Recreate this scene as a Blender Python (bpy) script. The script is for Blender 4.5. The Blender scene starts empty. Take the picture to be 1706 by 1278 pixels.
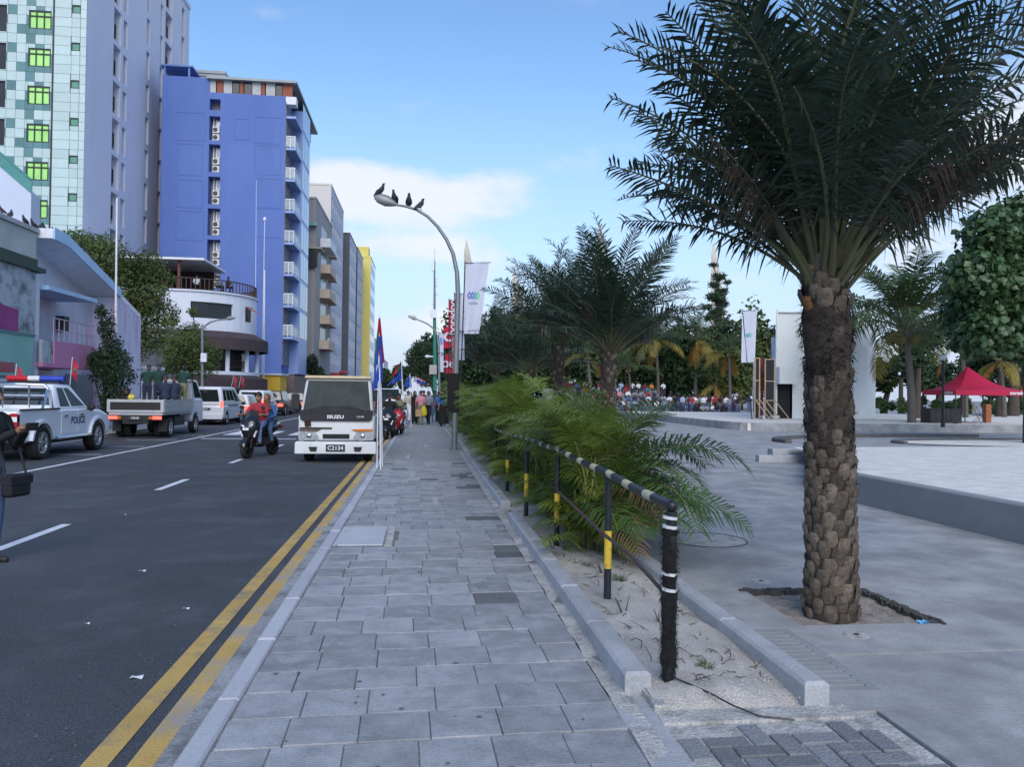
import bpy, math, random
import numpy as np
from mathutils import Vector, Matrix
random.seed(7); rnd = random.Random(11)
sc = bpy.context.scene
C = sc.collection
PI = math.pi
def R(a): return math.radians(a)
# ---------------------------------------------------------------- camera
EYE = 1.6; FPX = 1280.0; PW, PH = 1706.0, 1278.0
YAW, PITCH, ROLL = R(6.5858), R(0.797), R(0.7)
CM = Matrix.Rotation(-YAW, 3, 'Z') @ Matrix.Rotation(PI/2 + PITCH, 3, 'X') @ Matrix.Rotation(ROLL, 3, 'Z')
cd = bpy.data.cameras.new('camera'); cam = bpy.data.objects.new('camera', cd); C.objects.link(cam)
cd.sensor_width = 36; cd.lens = 36*FPX/PW; cd.clip_end = 3000; cd.clip_start = 0.05
cam.matrix_world = Matrix.Translation((0, 0, EYE)) @ CM.to_4x4()
sc.camera = cam
def ray(px, py): return CM @ Vector(((px-PW/2)/FPX, -(py-PH/2)/FPX, -1))
def gr(px, py, z=0.0):
    d = ray(px, py); t = (z-EYE)/d.z
    return Vector((d.x*t, d.y*t, z))
def at(px, py, Y):
    d = ray(px, py); t = Y/d.y
    return Vector((d.x*t, Y, EYE+d.z*t))
# ---------------------------------------------------------------- world, sun, exposure
SUN_EL, SUN_AZ = R(35), R(180)          # azimuth from +Y towards +X
w = bpy.data.worlds.new('World'); sc.world = w; w.use_nodes = True
nt = w.node_tree; nt.nodes.clear()
def N(t, **kw):
    n = nt.nodes.new(t)
    for k, v in kw.items(): setattr(n, k, v)
    return n
def mth(op, a, b=None, c=None, clamp=False):
    n = N('ShaderNodeMath', operation=op); n.use_clamp = clamp
    for i, x in enumerate((a, b, c)):
        if x is None: continue
        if isinstance(x, (int, float)): n.inputs[i].default_value = x
        else: nt.links.new(x, n.inputs[i])
    return n.outputs[0]
def vdot(a, v):
    n = N('ShaderNodeVectorMath', operation='DOT_PRODUCT'); nt.links.new(a, n.inputs[0]); n.inputs[1].default_value = v
    return n.outputs['Value']
sky = N('ShaderNodeTexSky', sky_type='NISHITA'); sky.sun_disc = False
sky.sun_elevation = SUN_EL; sky.sun_rotation = SUN_AZ; sky.air_density = 1.0; sky.dust_density = 0.6; sky.ozone_density = 2.0
tc = N('ShaderNodeTexCoord'); gen = tc.outputs['Generated']
sep = N('ShaderNodeSeparateXYZ'); nt.links.new(gen, sep.inputs[0])
mp = N('ShaderNodeMapping'); mp.inputs['Scale'].default_value = (1, 1, 2.2); mp.inputs['Location'].default_value = (3.1, 0.7, 0.2)
nt.links.new(gen, mp.inputs[0])
n1 = N('ShaderNodeTexNoise'); n1.inputs['Scale'].default_value = 5.5; n1.inputs['Detail'].default_value = 9; n1.inputs['Roughness'].default_value = .55
nt.links.new(mp.outputs[0], n1.inputs['Vector'])
n2 = N('ShaderNodeTexNoise'); n2.inputs['Scale'].default_value = 1.7; n2.inputs['Detail'].default_value = 3
nt.links.new(mp.outputs[0], n2.inputs['Vector'])
# the cumulus banks of that afternoon: (centre direction, half width, half height), repeated all round the horizon
lobes = [(700, 345, .20, .075, .42), (590, 310, .09, .05, .3), (640, 430, .18, .06, .32), (800, 325, .12, .045, .3), (1680, 240, .19, .075, .6), (1580, 400, .14, .042, .45),
         (1230, 470, .14, .03, .2), (1420, 400, .06, .03, .16), (760, 545, .25, .035, .2), (1250, 330, .08, .04, .12)]
tot = None
dirs = [(ray(px, py).normalized(), sx, sy, amp) for px, py, sx, sy, amp in lobes]
for k in range(10):   # more of the same banks around the rest of the horizon
    a = R(75 + k*27); e = R(10 + (k*37 % 11)); dirs.append((Vector((math.sin(a)*math.cos(e), math.cos(a)*math.cos(e), math.sin(e))), .16, .05, .36))
for c, sx, sy, amp in dirs:
    up = Vector((0, 0, 1)); rt = c.cross(up).normalized(); u2 = rt.cross(c)
    a = mth('DIVIDE', vdot(gen, rt), sx); b = mth('DIVIDE', vdot(gen, u2), sy)
    q = mth('SUBTRACT', 1.0, mth('ADD', mth('MULTIPLY', a, a), mth('MULTIPLY', b, b)), clamp=True)
    q = mth('MULTIPLY', mth('MULTIPLY', q, mth('GREATER_THAN', vdot(gen, c), 0.0)), amp)
    tot = q if tot is None else mth('ADD', tot, q)
dens = mth('ADD', mth('ADD', mth('MULTIPLY_ADD', n1.outputs[0], 1.9, -.45), mth('MULTIPLY', mth('SUBTRACT', n2.outputs[0], .5), .35)), tot)
mask = N('ShaderNodeMapRange', interpolation_type='SMOOTHSTEP'); nt.links.new(dens, mask.inputs[0])
mask.inputs[1].default_value = .62; mask.inputs[2].default_value = 1.12
el = N('ShaderNodeMapRange'); nt.links.new(sep.outputs[2], el.inputs[0]); el.inputs[1].default_value = .62; el.inputs[2].default_value = .30
cm_ = mth('MULTIPLY', mth('MULTIPLY', mask.outputs[0], el.outputs[0]), .86)
veil = N('ShaderNodeMapRange', interpolation_type='SMOOTHSTEP'); nt.links.new(sep.outputs[2], veil.inputs[0]); veil.inputs[1].default_value = .42; veil.inputs[2].default_value = -.05; veil.inputs[3].default_value = 0; veil.inputs[4].default_value = .95
ccol = N('ShaderNodeMix', data_type='RGBA'); nt.links.new(dens, ccol.inputs['Factor'])
ccol.inputs['A'].default_value = (2.7, 2.95, 3.7, 1); ccol.inputs['B'].default_value = (4.0, 4.05, 4.35, 1)
hs = N('ShaderNodeHueSaturation'); hs.inputs['Saturation'].default_value = 1.12; hs.inputs['Value'].default_value = 1.0
nt.links.new(sky.outputs[0], hs.inputs['Color'])
mx = N('ShaderNodeMix', data_type='RGBA'); nt.links.new(cm_, mx.inputs['Factor'])
vm = N('ShaderNodeMix', data_type='RGBA'); nt.links.new(veil.outputs[0], vm.inputs['Factor']); nt.links.new(hs.outputs[0], vm.inputs['A']); vm.inputs['B'].default_value = (2.25, 2.65, 3.6, 1); nt.links.new(vm.outputs['Result'], mx.inputs['A']); nt.links.new(ccol.outputs['Result'], mx.inputs['B'])
bg = N('ShaderNodeBackground'); bg.inputs[1].default_value = 0.1; nt.links.new(mx.outputs['Result'], bg.inputs[0])
wo = N('ShaderNodeOutputWorld'); nt.links.new(bg.outputs[0], wo.inputs[0])
sl = bpy.data.lights.new('sun', 'SUN'); sl.energy = 0.95; sl.angle = R(45); sl.color = (1, .93, .84)
so = bpy.data.objects.new('sun', sl); C.objects.link(so)
sdir = Vector((math.sin(SUN_AZ)*math.cos(SUN_EL), math.cos(SUN_AZ)*math.cos(SUN_EL), math.sin(SUN_EL)))
so.rotation_euler = sdir.to_track_quat('Z', 'Y').to_euler(); so.location = sdir*200
sc.view_settings.view_transform = 'Standard'; sc.view_settings.look = 'None'; sc.view_settings.exposure = 1.22; sc.view_settings.gamma = 1
sc.view_settings.use_curve_mapping = False
# ---------------------------------------------------------------- materials
MT = {}
def M(name, col, rough=.65, var=.12, scale=3.0, bump=0.0, bscale=60.0, metal=0.0, spec=.4, rand=0.0, stain=None, sscale=1.5, samt=.5, sthr=.5, world=False, alpha=1.0, trans=0.0, streak=1.0, emit=None, coat=0.0, sss=0.0, fine=0.0):
    if name in MT: return MT[name]
    m = bpy.data.materials.new(name); m.use_nodes = True; t = m.node_tree; b = t.nodes['Principled BSDF']
    L = t.links.new
    def nn(k, **kw):
        n = t.nodes.new(k)
        for a, v in kw.items(): setattr(n, a, v)
        return n
    if world: co = nn('ShaderNodeNewGeometry').outputs['Position']
    else: co = nn('ShaderNodeTexCoord').outputs['Object']
    src = co
    if rand:
        oi = nn('ShaderNodeObjectInfo')
        av = nn('ShaderNodeVectorMath', operation='MULTIPLY_ADD'); L(oi.outputs['Random'], av.inputs[0]); av.inputs[1].default_value = (37, 91, 53); L(co, av.inputs[2]); src = av.outputs[0]
    no = nn('ShaderNodeTexNoise'); no.inputs['Scale'].default_value = scale; no.inputs['Detail'].default_value = 6; no.inputs['Roughness'].default_value = .6; L(src, no.inputs['Vector'])
    mr = nn('ShaderNodeMapRange'); L(no.outputs[0], mr.inputs[0]); mr.inputs[1].default_value = .3; mr.inputs[2].default_value = .7; mr.inputs[3].default_value = 1-var; mr.inputs[4].default_value = 1+var
    mul = nn('ShaderNodeVectorMath', operation='SCALE'); mul.inputs[0].default_value = col[:3]; L(mr.outputs[0], mul.inputs['Scale'])
    cur = mul.outputs[0]
    if fine:
        nf = nn('ShaderNodeTexNoise'); nf.inputs['Scale'].default_value = bscale*1.5; nf.inputs['Detail'].default_value = 3; L(src, nf.inputs['Vector'])
        mf = nn('ShaderNodeMapRange'); L(nf.outputs[0], mf.inputs[0]); mf.inputs[1].default_value = .3; mf.inputs[2].default_value = .7; mf.inputs[3].default_value = 1-fine; mf.inputs[4].default_value = 1+fine
        mu = nn('ShaderNodeVectorMath', operation='SCALE'); L(cur, mu.inputs[0]); L(mf.outputs[0], mu.inputs['Scale']); cur = mu.outputs[0]
    if rand:
        m2 = nn('ShaderNodeMapRange'); L(oi.outputs['Random'], m2.inputs[0]); m2.inputs[3].default_value = 1-rand; m2.inputs[4].default_value = 1+rand
        mu = nn('ShaderNodeVectorMath', operation='SCALE'); L(cur, mu.inputs[0]); L(m2.outputs[0], mu.inputs['Scale']); cur = mu.outputs[0]
    if stain:
        ms = nn('ShaderNodeMapping'); ms.inputs['Scale'].default_value = (1, 1, 1/streak); L(src, ms.inputs[0])
        n2 = nn('ShaderNodeTexNoise'); n2.inputs['Scale'].default_value = sscale; n2.inputs['Detail'].default_value = 8; n2.inputs['Roughness'].default_value = .65; L(ms.outputs[0], n2.inputs['Vector'])
        m3 = nn('ShaderNodeMapRange'); L(n2.outputs[0], m3.inputs[0]); m3.inputs[1].default_value = sthr; m3.inputs[2].default_value = sthr+.18; m3.inputs[3].default_value = 0; m3.inputs[4].default_value = samt
        mi = nn('ShaderNodeMix', data_type='RGBA'); L(m3.outputs[0], mi.inputs['Factor']); L(cur, mi.inputs['A']); mi.inputs['B'].default_value = (*stain[:3], 1); cur = mi.outputs['Result']
    L(cur, b.inputs['Base Color'])
    b.inputs['Roughness'].default_value = rough; b.inputs['Metallic'].default_value = metal; b.inputs['Specular IOR Level'].default_value = spec
    if coat: b.inputs['Coat Weight'].default_value = coat; b.inputs['Coat Roughness'].default_value = .08
    if trans: b.inputs['Transmission Weight'].default_value = trans
    if alpha < 1: b.inputs['Alpha'].default_value = alpha
    if emit: b.inputs['Emission Color'].default_value = (*emit[:3], 1); b.inputs['Emission Strength'].default_value = emit[3]
    if sss:   # thin leaf / cloth: light passes through
        tr = nn('ShaderNodeBsdfTranslucent'); L(cur, tr.inputs[0]); ad = nn('ShaderNodeMixShader'); ad.inputs[0].default_value = sss
        L(b.outputs[0], ad.inputs[1]); L(tr.outputs[0], ad.inputs[2]); L(ad.outputs[0], t.nodes['Material Output'].inputs[0])
    if bump:
        nb = nn('ShaderNodeTexNoise'); nb.inputs['Scale'].default_value = bscale; nb.inputs['Detail'].default_value = 5; L(src, nb.inputs['Vector'])
        bn = nn('ShaderNodeBump'); bn.inputs['Strength'].default_value = bump; bn.inputs['Distance'].default_value = .02; L(nb.outputs[0], bn.inputs['Height']); L(bn.outputs[0], b.inputs['Normal'])
    MT[name] = m
    return m
# ---------------------------------------------------------------- mesh builder
class MB:
    def __init__(s): s.v = []; s.f = []; s.m = []
    def add(s, vs, fs, mi=0):
        o = len(s.v); s.v += [tuple(p) for p in vs]; s.f += [tuple(i+o for i in f) for f in fs]; s.m += [mi]*len(fs)
        return s
    def bx(s, x0, x1, y0, y1, z0, z1, mi=0):
        return s.add([(x0, y0, z0), (x1, y0, z0), (x1, y1, z0), (x0, y1, z0), (x0, y0, z1), (x1, y0, z1), (x1, y1, z1), (x0, y1, z1)],
                     [(3, 2, 1, 0), (4, 5, 6, 7), (0, 1, 5, 4), (1, 2, 6, 5), (2, 3, 7, 6), (3, 0, 4, 7)], mi)
    def box(s, c, d, mi=0, rot=None):
        o = len(s.v); s.bx(-d[0]/2, d[0]/2, -d[1]/2, d[1]/2, -d[2]/2, d[2]/2, mi)
        for i in range(o, len(s.v)):
            p = Vector(s.v[i])
            if rot is not None: p = rot @ p
            s.v[i] = tuple(p + Vector(c))
        return s
    def bbx(s, x0, x1, y0, y1, z0, z1, b=.01, mi=0):   # box with chamfered top edges
        return s.add([(x0, y0, z0), (x1, y0, z0), (x1, y1, z0), (x0, y1, z0), (x0, y0, z1-b), (x1, y0, z1-b), (x1, y1, z1-b), (x0, y1, z1-b),
                      (x0+b, y0+b, z1), (x1-b, y0+b, z1), (x1-b, y1-b, z1), (x0+b, y1-b, z1)],
                     [(0, 1, 5, 4), (1, 2, 6, 5), (2, 3, 7, 6), (3, 0, 4, 7), (4, 5, 9, 8), (5, 6, 10, 9), (6, 7, 11, 10), (7, 4, 8, 11), (8, 9, 10, 11)], mi)
    def tube(s, pts, rads, n=8, mi=0, cap=True, flat=None):
        pts = [Vector(p) for p in pts]
        if isinstance(rads, (int, float)): rads = [rads]*len(pts)
        o = len(s.v); k = len(pts); prev = None
        for i, p in enumerate(pts):
            t = (pts[min(i+1, k-1)] - pts[max(i-1, 0)])
            t = t.normalized() if t.length > 1e-9 else Vector((0, 0, 1))
            if prev is None:
                a = Vector((1, 0, 0)) if abs(t.x) < .8 else Vector((0, 1, 0))
            else: a = prev
            u = (a - t*a.dot(t)).normalized(); vv = t.cross(u); prev = u
            r = rads[i]; ru, rv = (r if isinstance(r, tuple) else (r, r))
            for j in range(n):
                q = 2*PI*j/n; s.v.append(tuple(p + u*(ru*math.cos(q)) + vv*(rv*math.sin(q))))
        for i in range(k-1):
            for j in range(n):
                a = o+i*n+j; b = o+i*n+(j+1) % n; s.f.append((a, b, b+n, a+n)); s.m.append(mi)
        if cap:
            s.f.append(tuple(o+j for j in reversed(range(n)))); s.m.append(mi)
            s.f.append(tuple(o+(k-1)*n+j for j in range(n))); s.m.append(mi)
        return s
    def cyl(s, p0, p1, r0, r1=None, n=12, mi=0): return s.tube([p0, p1], [r0, r0 if r1 is None else r1], n, mi)
    def ell(s, c, r, nu=12, nv=8, mi=0, rot=None, z0=-1.0, z1=1.0):
        o = len(s.v); c = Vector(c)
        a0, a1 = math.asin(z0), math.asin(z1)
        for i in range(nv+1):
            e = a0+(a1-a0)*i/nv
            for j in range(nu):
                a = 2*PI*j/nu; p = Vector((r[0]*math.cos(e)*math.cos(a), r[1]*math.cos(e)*math.sin(a), r[2]*math.sin(e)))
                if rot is not None: p = rot @ p
                s.v.append(tuple(c+p))
        for i in range(nv):
            for j in range(nu):
                a = o+i*nu+j; b = o+i*nu+(j+1) % nu; s.f.append((a, b, b+nu, a+nu)); s.m.append(mi)
        if z0 > -.999: s.f.append(tuple(o+j for j in reversed(range(nu)))); s.m.append(mi)
        if z1 < .999: s.f.append(tuple(o+nv*nu+j for j in range(nu))); s.m.append(mi)
        return s
    def prism(s, poly, ax, a, b, mi=0):
        o = len(s.v); n = len(poly)
        if ax == 'y': poly = [(q, p) for p, q in poly]      # callers give (x, z)
        area = sum(poly[i][0]*poly[(i+1) % n][1]-poly[(i+1) % n][0]*poly[i][1] for i in range(n))
        if area < 0: poly = poly[::-1]
        for t in (a, b):
            for p in poly: s.v.append({'x': (t, p[0], p[1]), 'y': (p[1], t, p[0]), 'z': (p[0], p[1], t)}[ax])
        lo, hi = (0, n) if b > a else (n, 0)
        s.f.append(tuple(o+lo+i for i in reversed(range(n)))); s.f.append(tuple(o+hi+i for i in range(n))); s.m += [mi, mi]
        for i in range(n):
            j = (i+1) % n; s.f.append((o+lo+i, o+lo+j, o+hi+j, o+hi+i)); s.m.append(mi)
        return s
    def grid(s, fn, nu, nv, mi=0, flip=False):
        o = len(s.v)
        for i in range(nu+1):
            for j in range(nv+1): s.v.append(tuple(fn(i/nu, j/nv)))
        for i in range(nu):
            for j in range(nv):
                a = o+i*(nv+1)+j; q = (a, a+nv+1, a+nv+2, a+1); s.f.append(q[::-1] if flip else q); s.m.append(mi)
        return s
    def mesh(s, name, mats, smooth=None):
        me = bpy.data.meshes.new(name); me.from_pydata(s.v, [], s.f)
        for m in (mats if isinstance(mats, (list, tuple)) else [mats]): me.materials.append(m)
        if any(s.m): me.polygons.foreach_set('material_index', s.m)
        if smooth is not None:
            me.polygons.foreach_set('use_smooth', [True]*len(s.f))
            if smooth < 180: me.set_sharp_from_angle(angle=R(smooth))
        me.update()
        return me
    def obj(s, name, mats, parent=None, loc=None, rz=None, smooth=None, kind=None):
        return ob(name, s.mesh(name, mats, smooth), parent, loc, rz, kind)
def ob(name, me, parent=None, loc=None, rz=None, kind=None):
    o = bpy.data.objects.new(name, me); C.objects.link(o)
    if parent is not None: o.parent = parent
    if loc is not None: o.location = loc
    if rz is not None: o.rotation_euler = (0, 0, rz)
    if kind: o['kind'] = kind
    return o
def tag(o, label, cat, group=None):
    o['label'] = label; o['category'] = cat
    if group: o['group'] = group
    return o
def thing(name, label, cat, loc=(0, 0, 0), rz=0.0, group=None):
    o = bpy.data.objects.new(name, None); C.objects.link(o); o.location = loc; o.rotation_euler = (0, 0, rz)
    o.empty_display_size = .2
    return tag(o, label, cat, group)
def struct(o): o['kind'] = 'structure'; return o
KIDS = {}
def copy_tree(o, parent=None):
    c = o.copy(); C.objects.link(c)
    if parent is not None: c.parent = parent
    for ch in o.children: copy_tree(ch, c)
    return c
TXT = []
def text(name, body, size, mat, parent, mtx, extrude=.002, bold=0.0, sx=1.0):
    cu = bpy.data.curves.new(name, 'FONT'); cu.body = body; cu.size = size; cu.extrude = extrude; cu.offset = bold; cu.align_x = 'CENTER'; cu.align_y = 'CENTER'
    cu.resolution_u = 3; cu.materials.append(mat)
    o = bpy.data.objects.new(name, cu); C.objects.link(o); o.parent = parent
    o.matrix_basis = mtx @ Matrix.Diagonal((sx, 1, 1, 1)); TXT.append(o)
    return o
def facing(loc, n, up=(0, 0, 1)):     # matrix whose local z looks along n
    n = Vector(n).normalized(); u = Vector(up); x = u.cross(n).normalized(); y = n.cross(x)
    m = Matrix((x, y, n)).transposed().to_4x4(); m.translation = Vector(loc)
    return m
# ================================================================ SETTING
ZR = -0.07
m_asph = M('asphalt', (.058, .064, .076), .85, .25, .3, .6, 70, world=True, fine=.5, stain=(.10, .107, .12), sscale=1.1, samt=.7, sthr=.5)
m_conc = M('plaza concrete', (.345, .347, .352), .88, .24, 1.6, .15, 40, world=True, stain=(.225, .228, .235), sscale=1.3, samt=.85, sthr=.47, fine=.14, spec=.2)
m_conc2 = M('kerb concrete', (.37, .38, .40), .8, .14, 3, .35, 50, world=True, stain=(.2, .2, .2), sscale=2.5, samt=.5, sthr=.55, fine=.12)
m_slab = M('paving slab', (.285, .295, .312), .8, .22, 5, .3, 70, rand=.16, stain=(.39, .40, .415), sscale=7, samt=.6, sthr=.5, fine=.16)
m_slabd = M('dark paving slab', (.13, .135, .14), .8, .12, 2.2, .25, 70, rand=.15, fine=.1)
m_mort = M('mortar', (.19, .19, .19), .95, .25, 6, .6, 60, world=True, fine=.25)
m_mortl = M('pale mortar', (.43, .425, .41), .95, .22, 5, .7, 45, world=True, stain=(.2, .195, .18), sscale=7, samt=.8, sthr=.5, fine=.25)
m_gran = M('granite kerb', (.42, .435, .47), .75, .08, 2, .2, 60, rand=.08, fine=.1)
m_gut = M('gutter concrete', (.30, .31, .325), .9, .2, 1.2, .5, 60, world=True, stain=(.13, .135, .14), sscale=3.5, samt=.85, sthr=.48, fine=.25)
m_yel = M('yellow road paint', (.50, .33, .10), .8, .15, 2, .3, 70, world=True, stain=(.19, .18, .165), sscale=4.5, samt=.85, sthr=.51, fine=.2)
m_yel2 = M('worn yellow road paint', (.52, .34, .1), .8, .15, 2, .3, 70, world=True, stain=(.31, .30, .285), sscale=1.6, samt=.95, sthr=.46, fine=.16)
m_wht = M('white road paint', (.66, .68, .72), .7, .1, 4, .2, 70, world=True, stain=(.25, .26, .28), sscale=9, samt=.6, sthr=.58, fine=.1)
m_soil = M('sandy soil', (.46, .435, .40), .98, .22, 2.5, .6, 90, world=True, stain=(.17, .15, .13), sscale=1.8, samt=.6, sthr=.54, fine=.3)
m_sand = M('white sand', (.68, .65, .60), .98, .14, 2.5, .5, 30, world=True, stain=(.52, .50, .46), sscale=3.0, samt=.6, sthr=.5, fine=.14)
m_brk = M('paving brick', (.19, .195, .21), .9, .12, 3, .6, 70, rand=.22, stain=(.38, .375, .36), sscale=5, samt=.75, sthr=.56, fine=.2)
m_dark = M('dark gap', (.03, .03, .03), .95)
m_wallc = M('rendered concrete', (.235, .255, .265), .75, .12, .8, .15, 40, world=True, stain=(.33, .34, .345), sscale=1.5, samt=.45, sthr=.52)
m_ground = M('island ground', (.26, .255, .245), .95, .15, .2, world=True)
m_black = M('black paint', (.014, .015, .018), .4, .3, 8, spec=.5)
m_steel = M('galvanised steel', (.30, .32, .34), .45, .15, 6, metal=.7)
m_white = M('white paint', (.72, .74, .78), .5, .06, 2)

def sheet(name, x0, x1, y0, y1, z, mat, parent=None, nx=1, ny=1):
    b = MB().grid(lambda u, v: (x0+(x1-x0)*u, y0+(y1-y0)*v, z), nx, ny)
    return b.obj(name, mat, parent)
struct(sheet('ground', -500, 700, -60, 900, -.32, m_ground))
road = struct(sheet('road', -10.9, -1.0, -12, 330, ZR, m_asph, ny=20))
struct(sheet('cross_street', -10.9, 700, 150, 162, ZR-.02, m_asph))
for nm, x0, x1, mat in (('yellow_line', -1.43, -1.315, m_yel), ('yellow_line', -1.235, -1.125, m_yel2)):
    sheet(nm, x0*1.035, x1*1.035, -8, 120, ZR+.005, mat, road, ny=12)
sheet('gutter_strip', -1.162, -1.04, -8, 120, ZR+.008, m_gut, road, ny=12)
fk_ = MB(); rf = random.Random(8)     # pale grit pressed into the asphalt
for i in range(700):
    x, yy, q = -1.5-rf.random()**1.5*4.5, 2.8+rf.random()**1.7*11, rf.uniform(.002, .007); fk_.add([(x+q*rf.uniform(.6, 1.6)*math.cos(a*1.26), yy+q*math.sin(a*1.26), ZR+.0045) for a in range(5)], [tuple(range(5))])
fk_.obj('road_grit', M('pale grit', (.26, .265, .27), .9), road, kind='stuff')
# white markings
def dash(px0, py0, px1, py1, wd=.12):
    a, b = gr(px0, py0, ZR), gr(px1, py1, ZR)
    sheet('lane_dash', a.x-wd/2, a.x+wd/2, a.y, b.y, ZR+.004, m_wht, road)
dash(-8, 918, 119, 874); dash(262, 817, 318, 799); dash(384, 772, 408, 765.5); dash(455, 747, 476, 741); dash(500, 732, 512, 728)
for y in range(38, 110, 7): sheet('lane_dash', -4.35, -4.23, y, y+2.2, ZR+.004, m_wht, road)
sheet('edge_line', -7.92, -7.8, -8, 110, ZR+.004, m_wht, road, ny=8)
for y in (20.6, 23.6, 26.6, 29.6): # parking bay ticks under the waiting traffic
    sheet('bay_line', -9.7, -8.1, y, y+.1, ZR+.004, m_wht, road)
sheet('stop_line', -4.1, -1.6, 26.5, 26.8, ZR+.004, m_wht, road); sheet('stop_line', -7.6, -4.4, 27.5, 27.8, ZR+.004, m_wht, road)
for k in range(5): sheet('crossing_bar', -7.5+k*1.2, -6.9+k*1.2, 30, 33, ZR+.004, m_wht, road)
# left pavement with kerb
lp = struct(MB().bx(-14.2, -11.05, -12, 150, -.25, .04).obj('far_pavement', m_conc2))
MB().bx(-11.05, -10.9, -12, 150, -.25, .05).obj('kerb', m_gran, lp)
# near pavement: bed + individual slabs
pv = struct(MB().bx(-.925, 1.1, -8, 150, -.3, -.009).obj('pavement', m_mort))
sm = {}
def slabmesh(wx, wy, mat, key):
    k = (round(wx, 2), round(wy, 2), key)
    if k not in sm:
        sm[k] = MB().bbx(-k[0]/2, k[0]/2, -k[1]/2, k[1]/2, -.045, 0, .003).mesh('paving_slab', mat)
    return sm[k]
r2 = random.Random(3); cnt = 0; rest = MB(); row = 0; y = 2.3; XL, XR = -.915, 1.0
SK = R(1.5)
while y < 75:
    rh = .322 + r2.uniform(-.006, .006); x = XL; first = True; off = r2.choice((.14, .2, .26, .33)) if row % 2 else r2.choice((.33, .3, .24))
    while x < XR-.03:
        wd = off if first else .335+r2.choice((0, 0, 0, .01, -.01)); first = False
        if XR - (x+wd) < .07: wd = XR-x
        x1 = min(x+wd, XR); cx = (x+x1)/2; cy = y+rh/2 + math.tan(SK)*cx
        patch = (-.93 < cx < -.28 and 8.15 < cy < 9.35)
        if not patch:
            dk = (r2.random() < .025) or (cx > .72 and 7 < cy < 22 and r2.random() < .22)
            dz = r2.uniform(-.004, .004)
            if cnt < 298:
                o = ob('paving_slab', slabmesh(x1-x-.007, rh-.006, m_slabd if dk else m_slab, dk), pv, (cx, cy, dz))
                o.rotation_euler = (r2.uniform(-.006, .006), r2.uniform(-.006, .006), SK+r2.uniform(-.006, .006)); cnt += 1
            else:
                rest.bx(x+.005, x1-.005, y+math.tan(SK)*cx+.005, y+rh-.005+math.tan(SK)*cx, -.05, dz, 0)
        x = x1
    y += rh; row += 1
rest.obj('distant_paving_slabs', m_slab, pv, kind='stuff')
MB().bbx(-.915, -.40, 8.2, 9.3, -.05, .002, .006).obj('concrete_patch', m_gran, pv)
MB().bbx(-.385, -.30, 8.15, 9.35, -.05, .004, .006).obj('pale_strip', m_mortl, pv)
for (x, yy) in ((.2, 11.5), (-.2, 15.2), (-.35, 19.4), (.1, 23.5)): MB().bbx(x-.04, x+.04, yy-.45, yy+.45, -.05, .005, .004).obj('pale_strip', m_mortl, pv)
gs = MB()     # old chewing gum and oil spots trodden into the slabs
for i in range(85):
    x, yy, q = r2.uniform(-.88, .97), 2.9+r2.random()**1.6*16, r2.uniform(.006, .017); gs.add([(x+q*math.cos(a*.9)*r2.uniform(.8, 1.2), yy+q*math.sin(a*.9), .0062) for a in range(7)], [tuple(range(7))])
gs.obj('gum_spots', M('old gum', (.13, .13, .135), .8), pv, kind='stuff')
# granite kerb stones
y = 1.2; k = 0
kerb = struct(MB().bx(-1.035, -.928, -8, 150, -.3, -.03).obj('road_kerb', m_mort))
while y < 60:
    L = .98
    MB().bbx(-1.04, -.925, y+.006, y+L-.006, -.2, .004+r2.uniform(-.004, .004), .012).obj('kerb_stone', m_gran, kerb); y += L
# rough mortar band between slabs and planter kerb
b = MB(); b.grid(lambda u, v: (1.0+.115*u, 2.0+78*v, .002+.012*math.sin(v*900)*math.sin(v*211)+.01*u*math.sin(v*333)), 2, 500)
b.obj('mortar_band', m_mortl, pv)
# ---------------------------------------------------------------- planter
pl = struct(MB().grid(lambda u, v: (1.2+.80*u, 3.79+46*v, -.03 if v == 0 else .022+.035*math.sin(PI*u)+.012*math.sin(v*160+u*5)+.010*math.sin(v*410+u*23)), 10, 420).obj('planter_bed', m_soil, smooth=180))
y = 4.02
def kerbpiece(x0, x1, y0, y1, z, mat=m_conc2): return MB().bbx(x0, x1, y0, y1, -.1, z, .018).obj('kerb_block', mat, pl)
while y < 48:
    L = .95
    if not (9.0 < y < 9.8):
        o = kerbpiece(1.09, 1.235, y, y+L-.008, .115+r2.uniform(-.006, .006))
    y += L
y = 3.80
while y < 48:
    kerbpiece(1.985, 2.12, y, y+1.15-.006, .12+r2.uniform(-.004, .004)); y += 1.15
# dry twigs, chips and dead leaves on the bed
tw = MB(); peb = MB()
for i in range(150):
    x, yy = r2.uniform(1.28, 1.92), 4.05+r2.random()**1.3*5; a = r2.uniform(0, 6.3); L = r2.uniform(.03, .14); z = .05
    tw.tube([(x, yy, z), (x+L*.5*math.cos(a), yy+L*.5*math.sin(a), z+r2.uniform(0, .03)), (x+L*math.cos(a+.3), yy+L*math.sin(a+.3), z+r2.uniform(-.01, .05))], [.003, .003, .0015], 4)
for i in range(1500):
    x, yy = r2.uniform(1.24, 1.97), 3.8+r2.random()**1.4*6; s = r2.uniform(.002, .006)
    peb.ell((x, yy, .035+.03*math.sin(PI*(x-1.2)/.8)), (s, s*r2.uniform(.6, 1.3), s*.6), 5, 3)
tw.obj('dry_twigs', M('dry twig', (.075, .055, .042), .9), pl, kind='stuff'); peb.obj('coral_chips', M('coral chip', (.5, .48, .45), .95, .3, 30), pl, kind='stuff')
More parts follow.
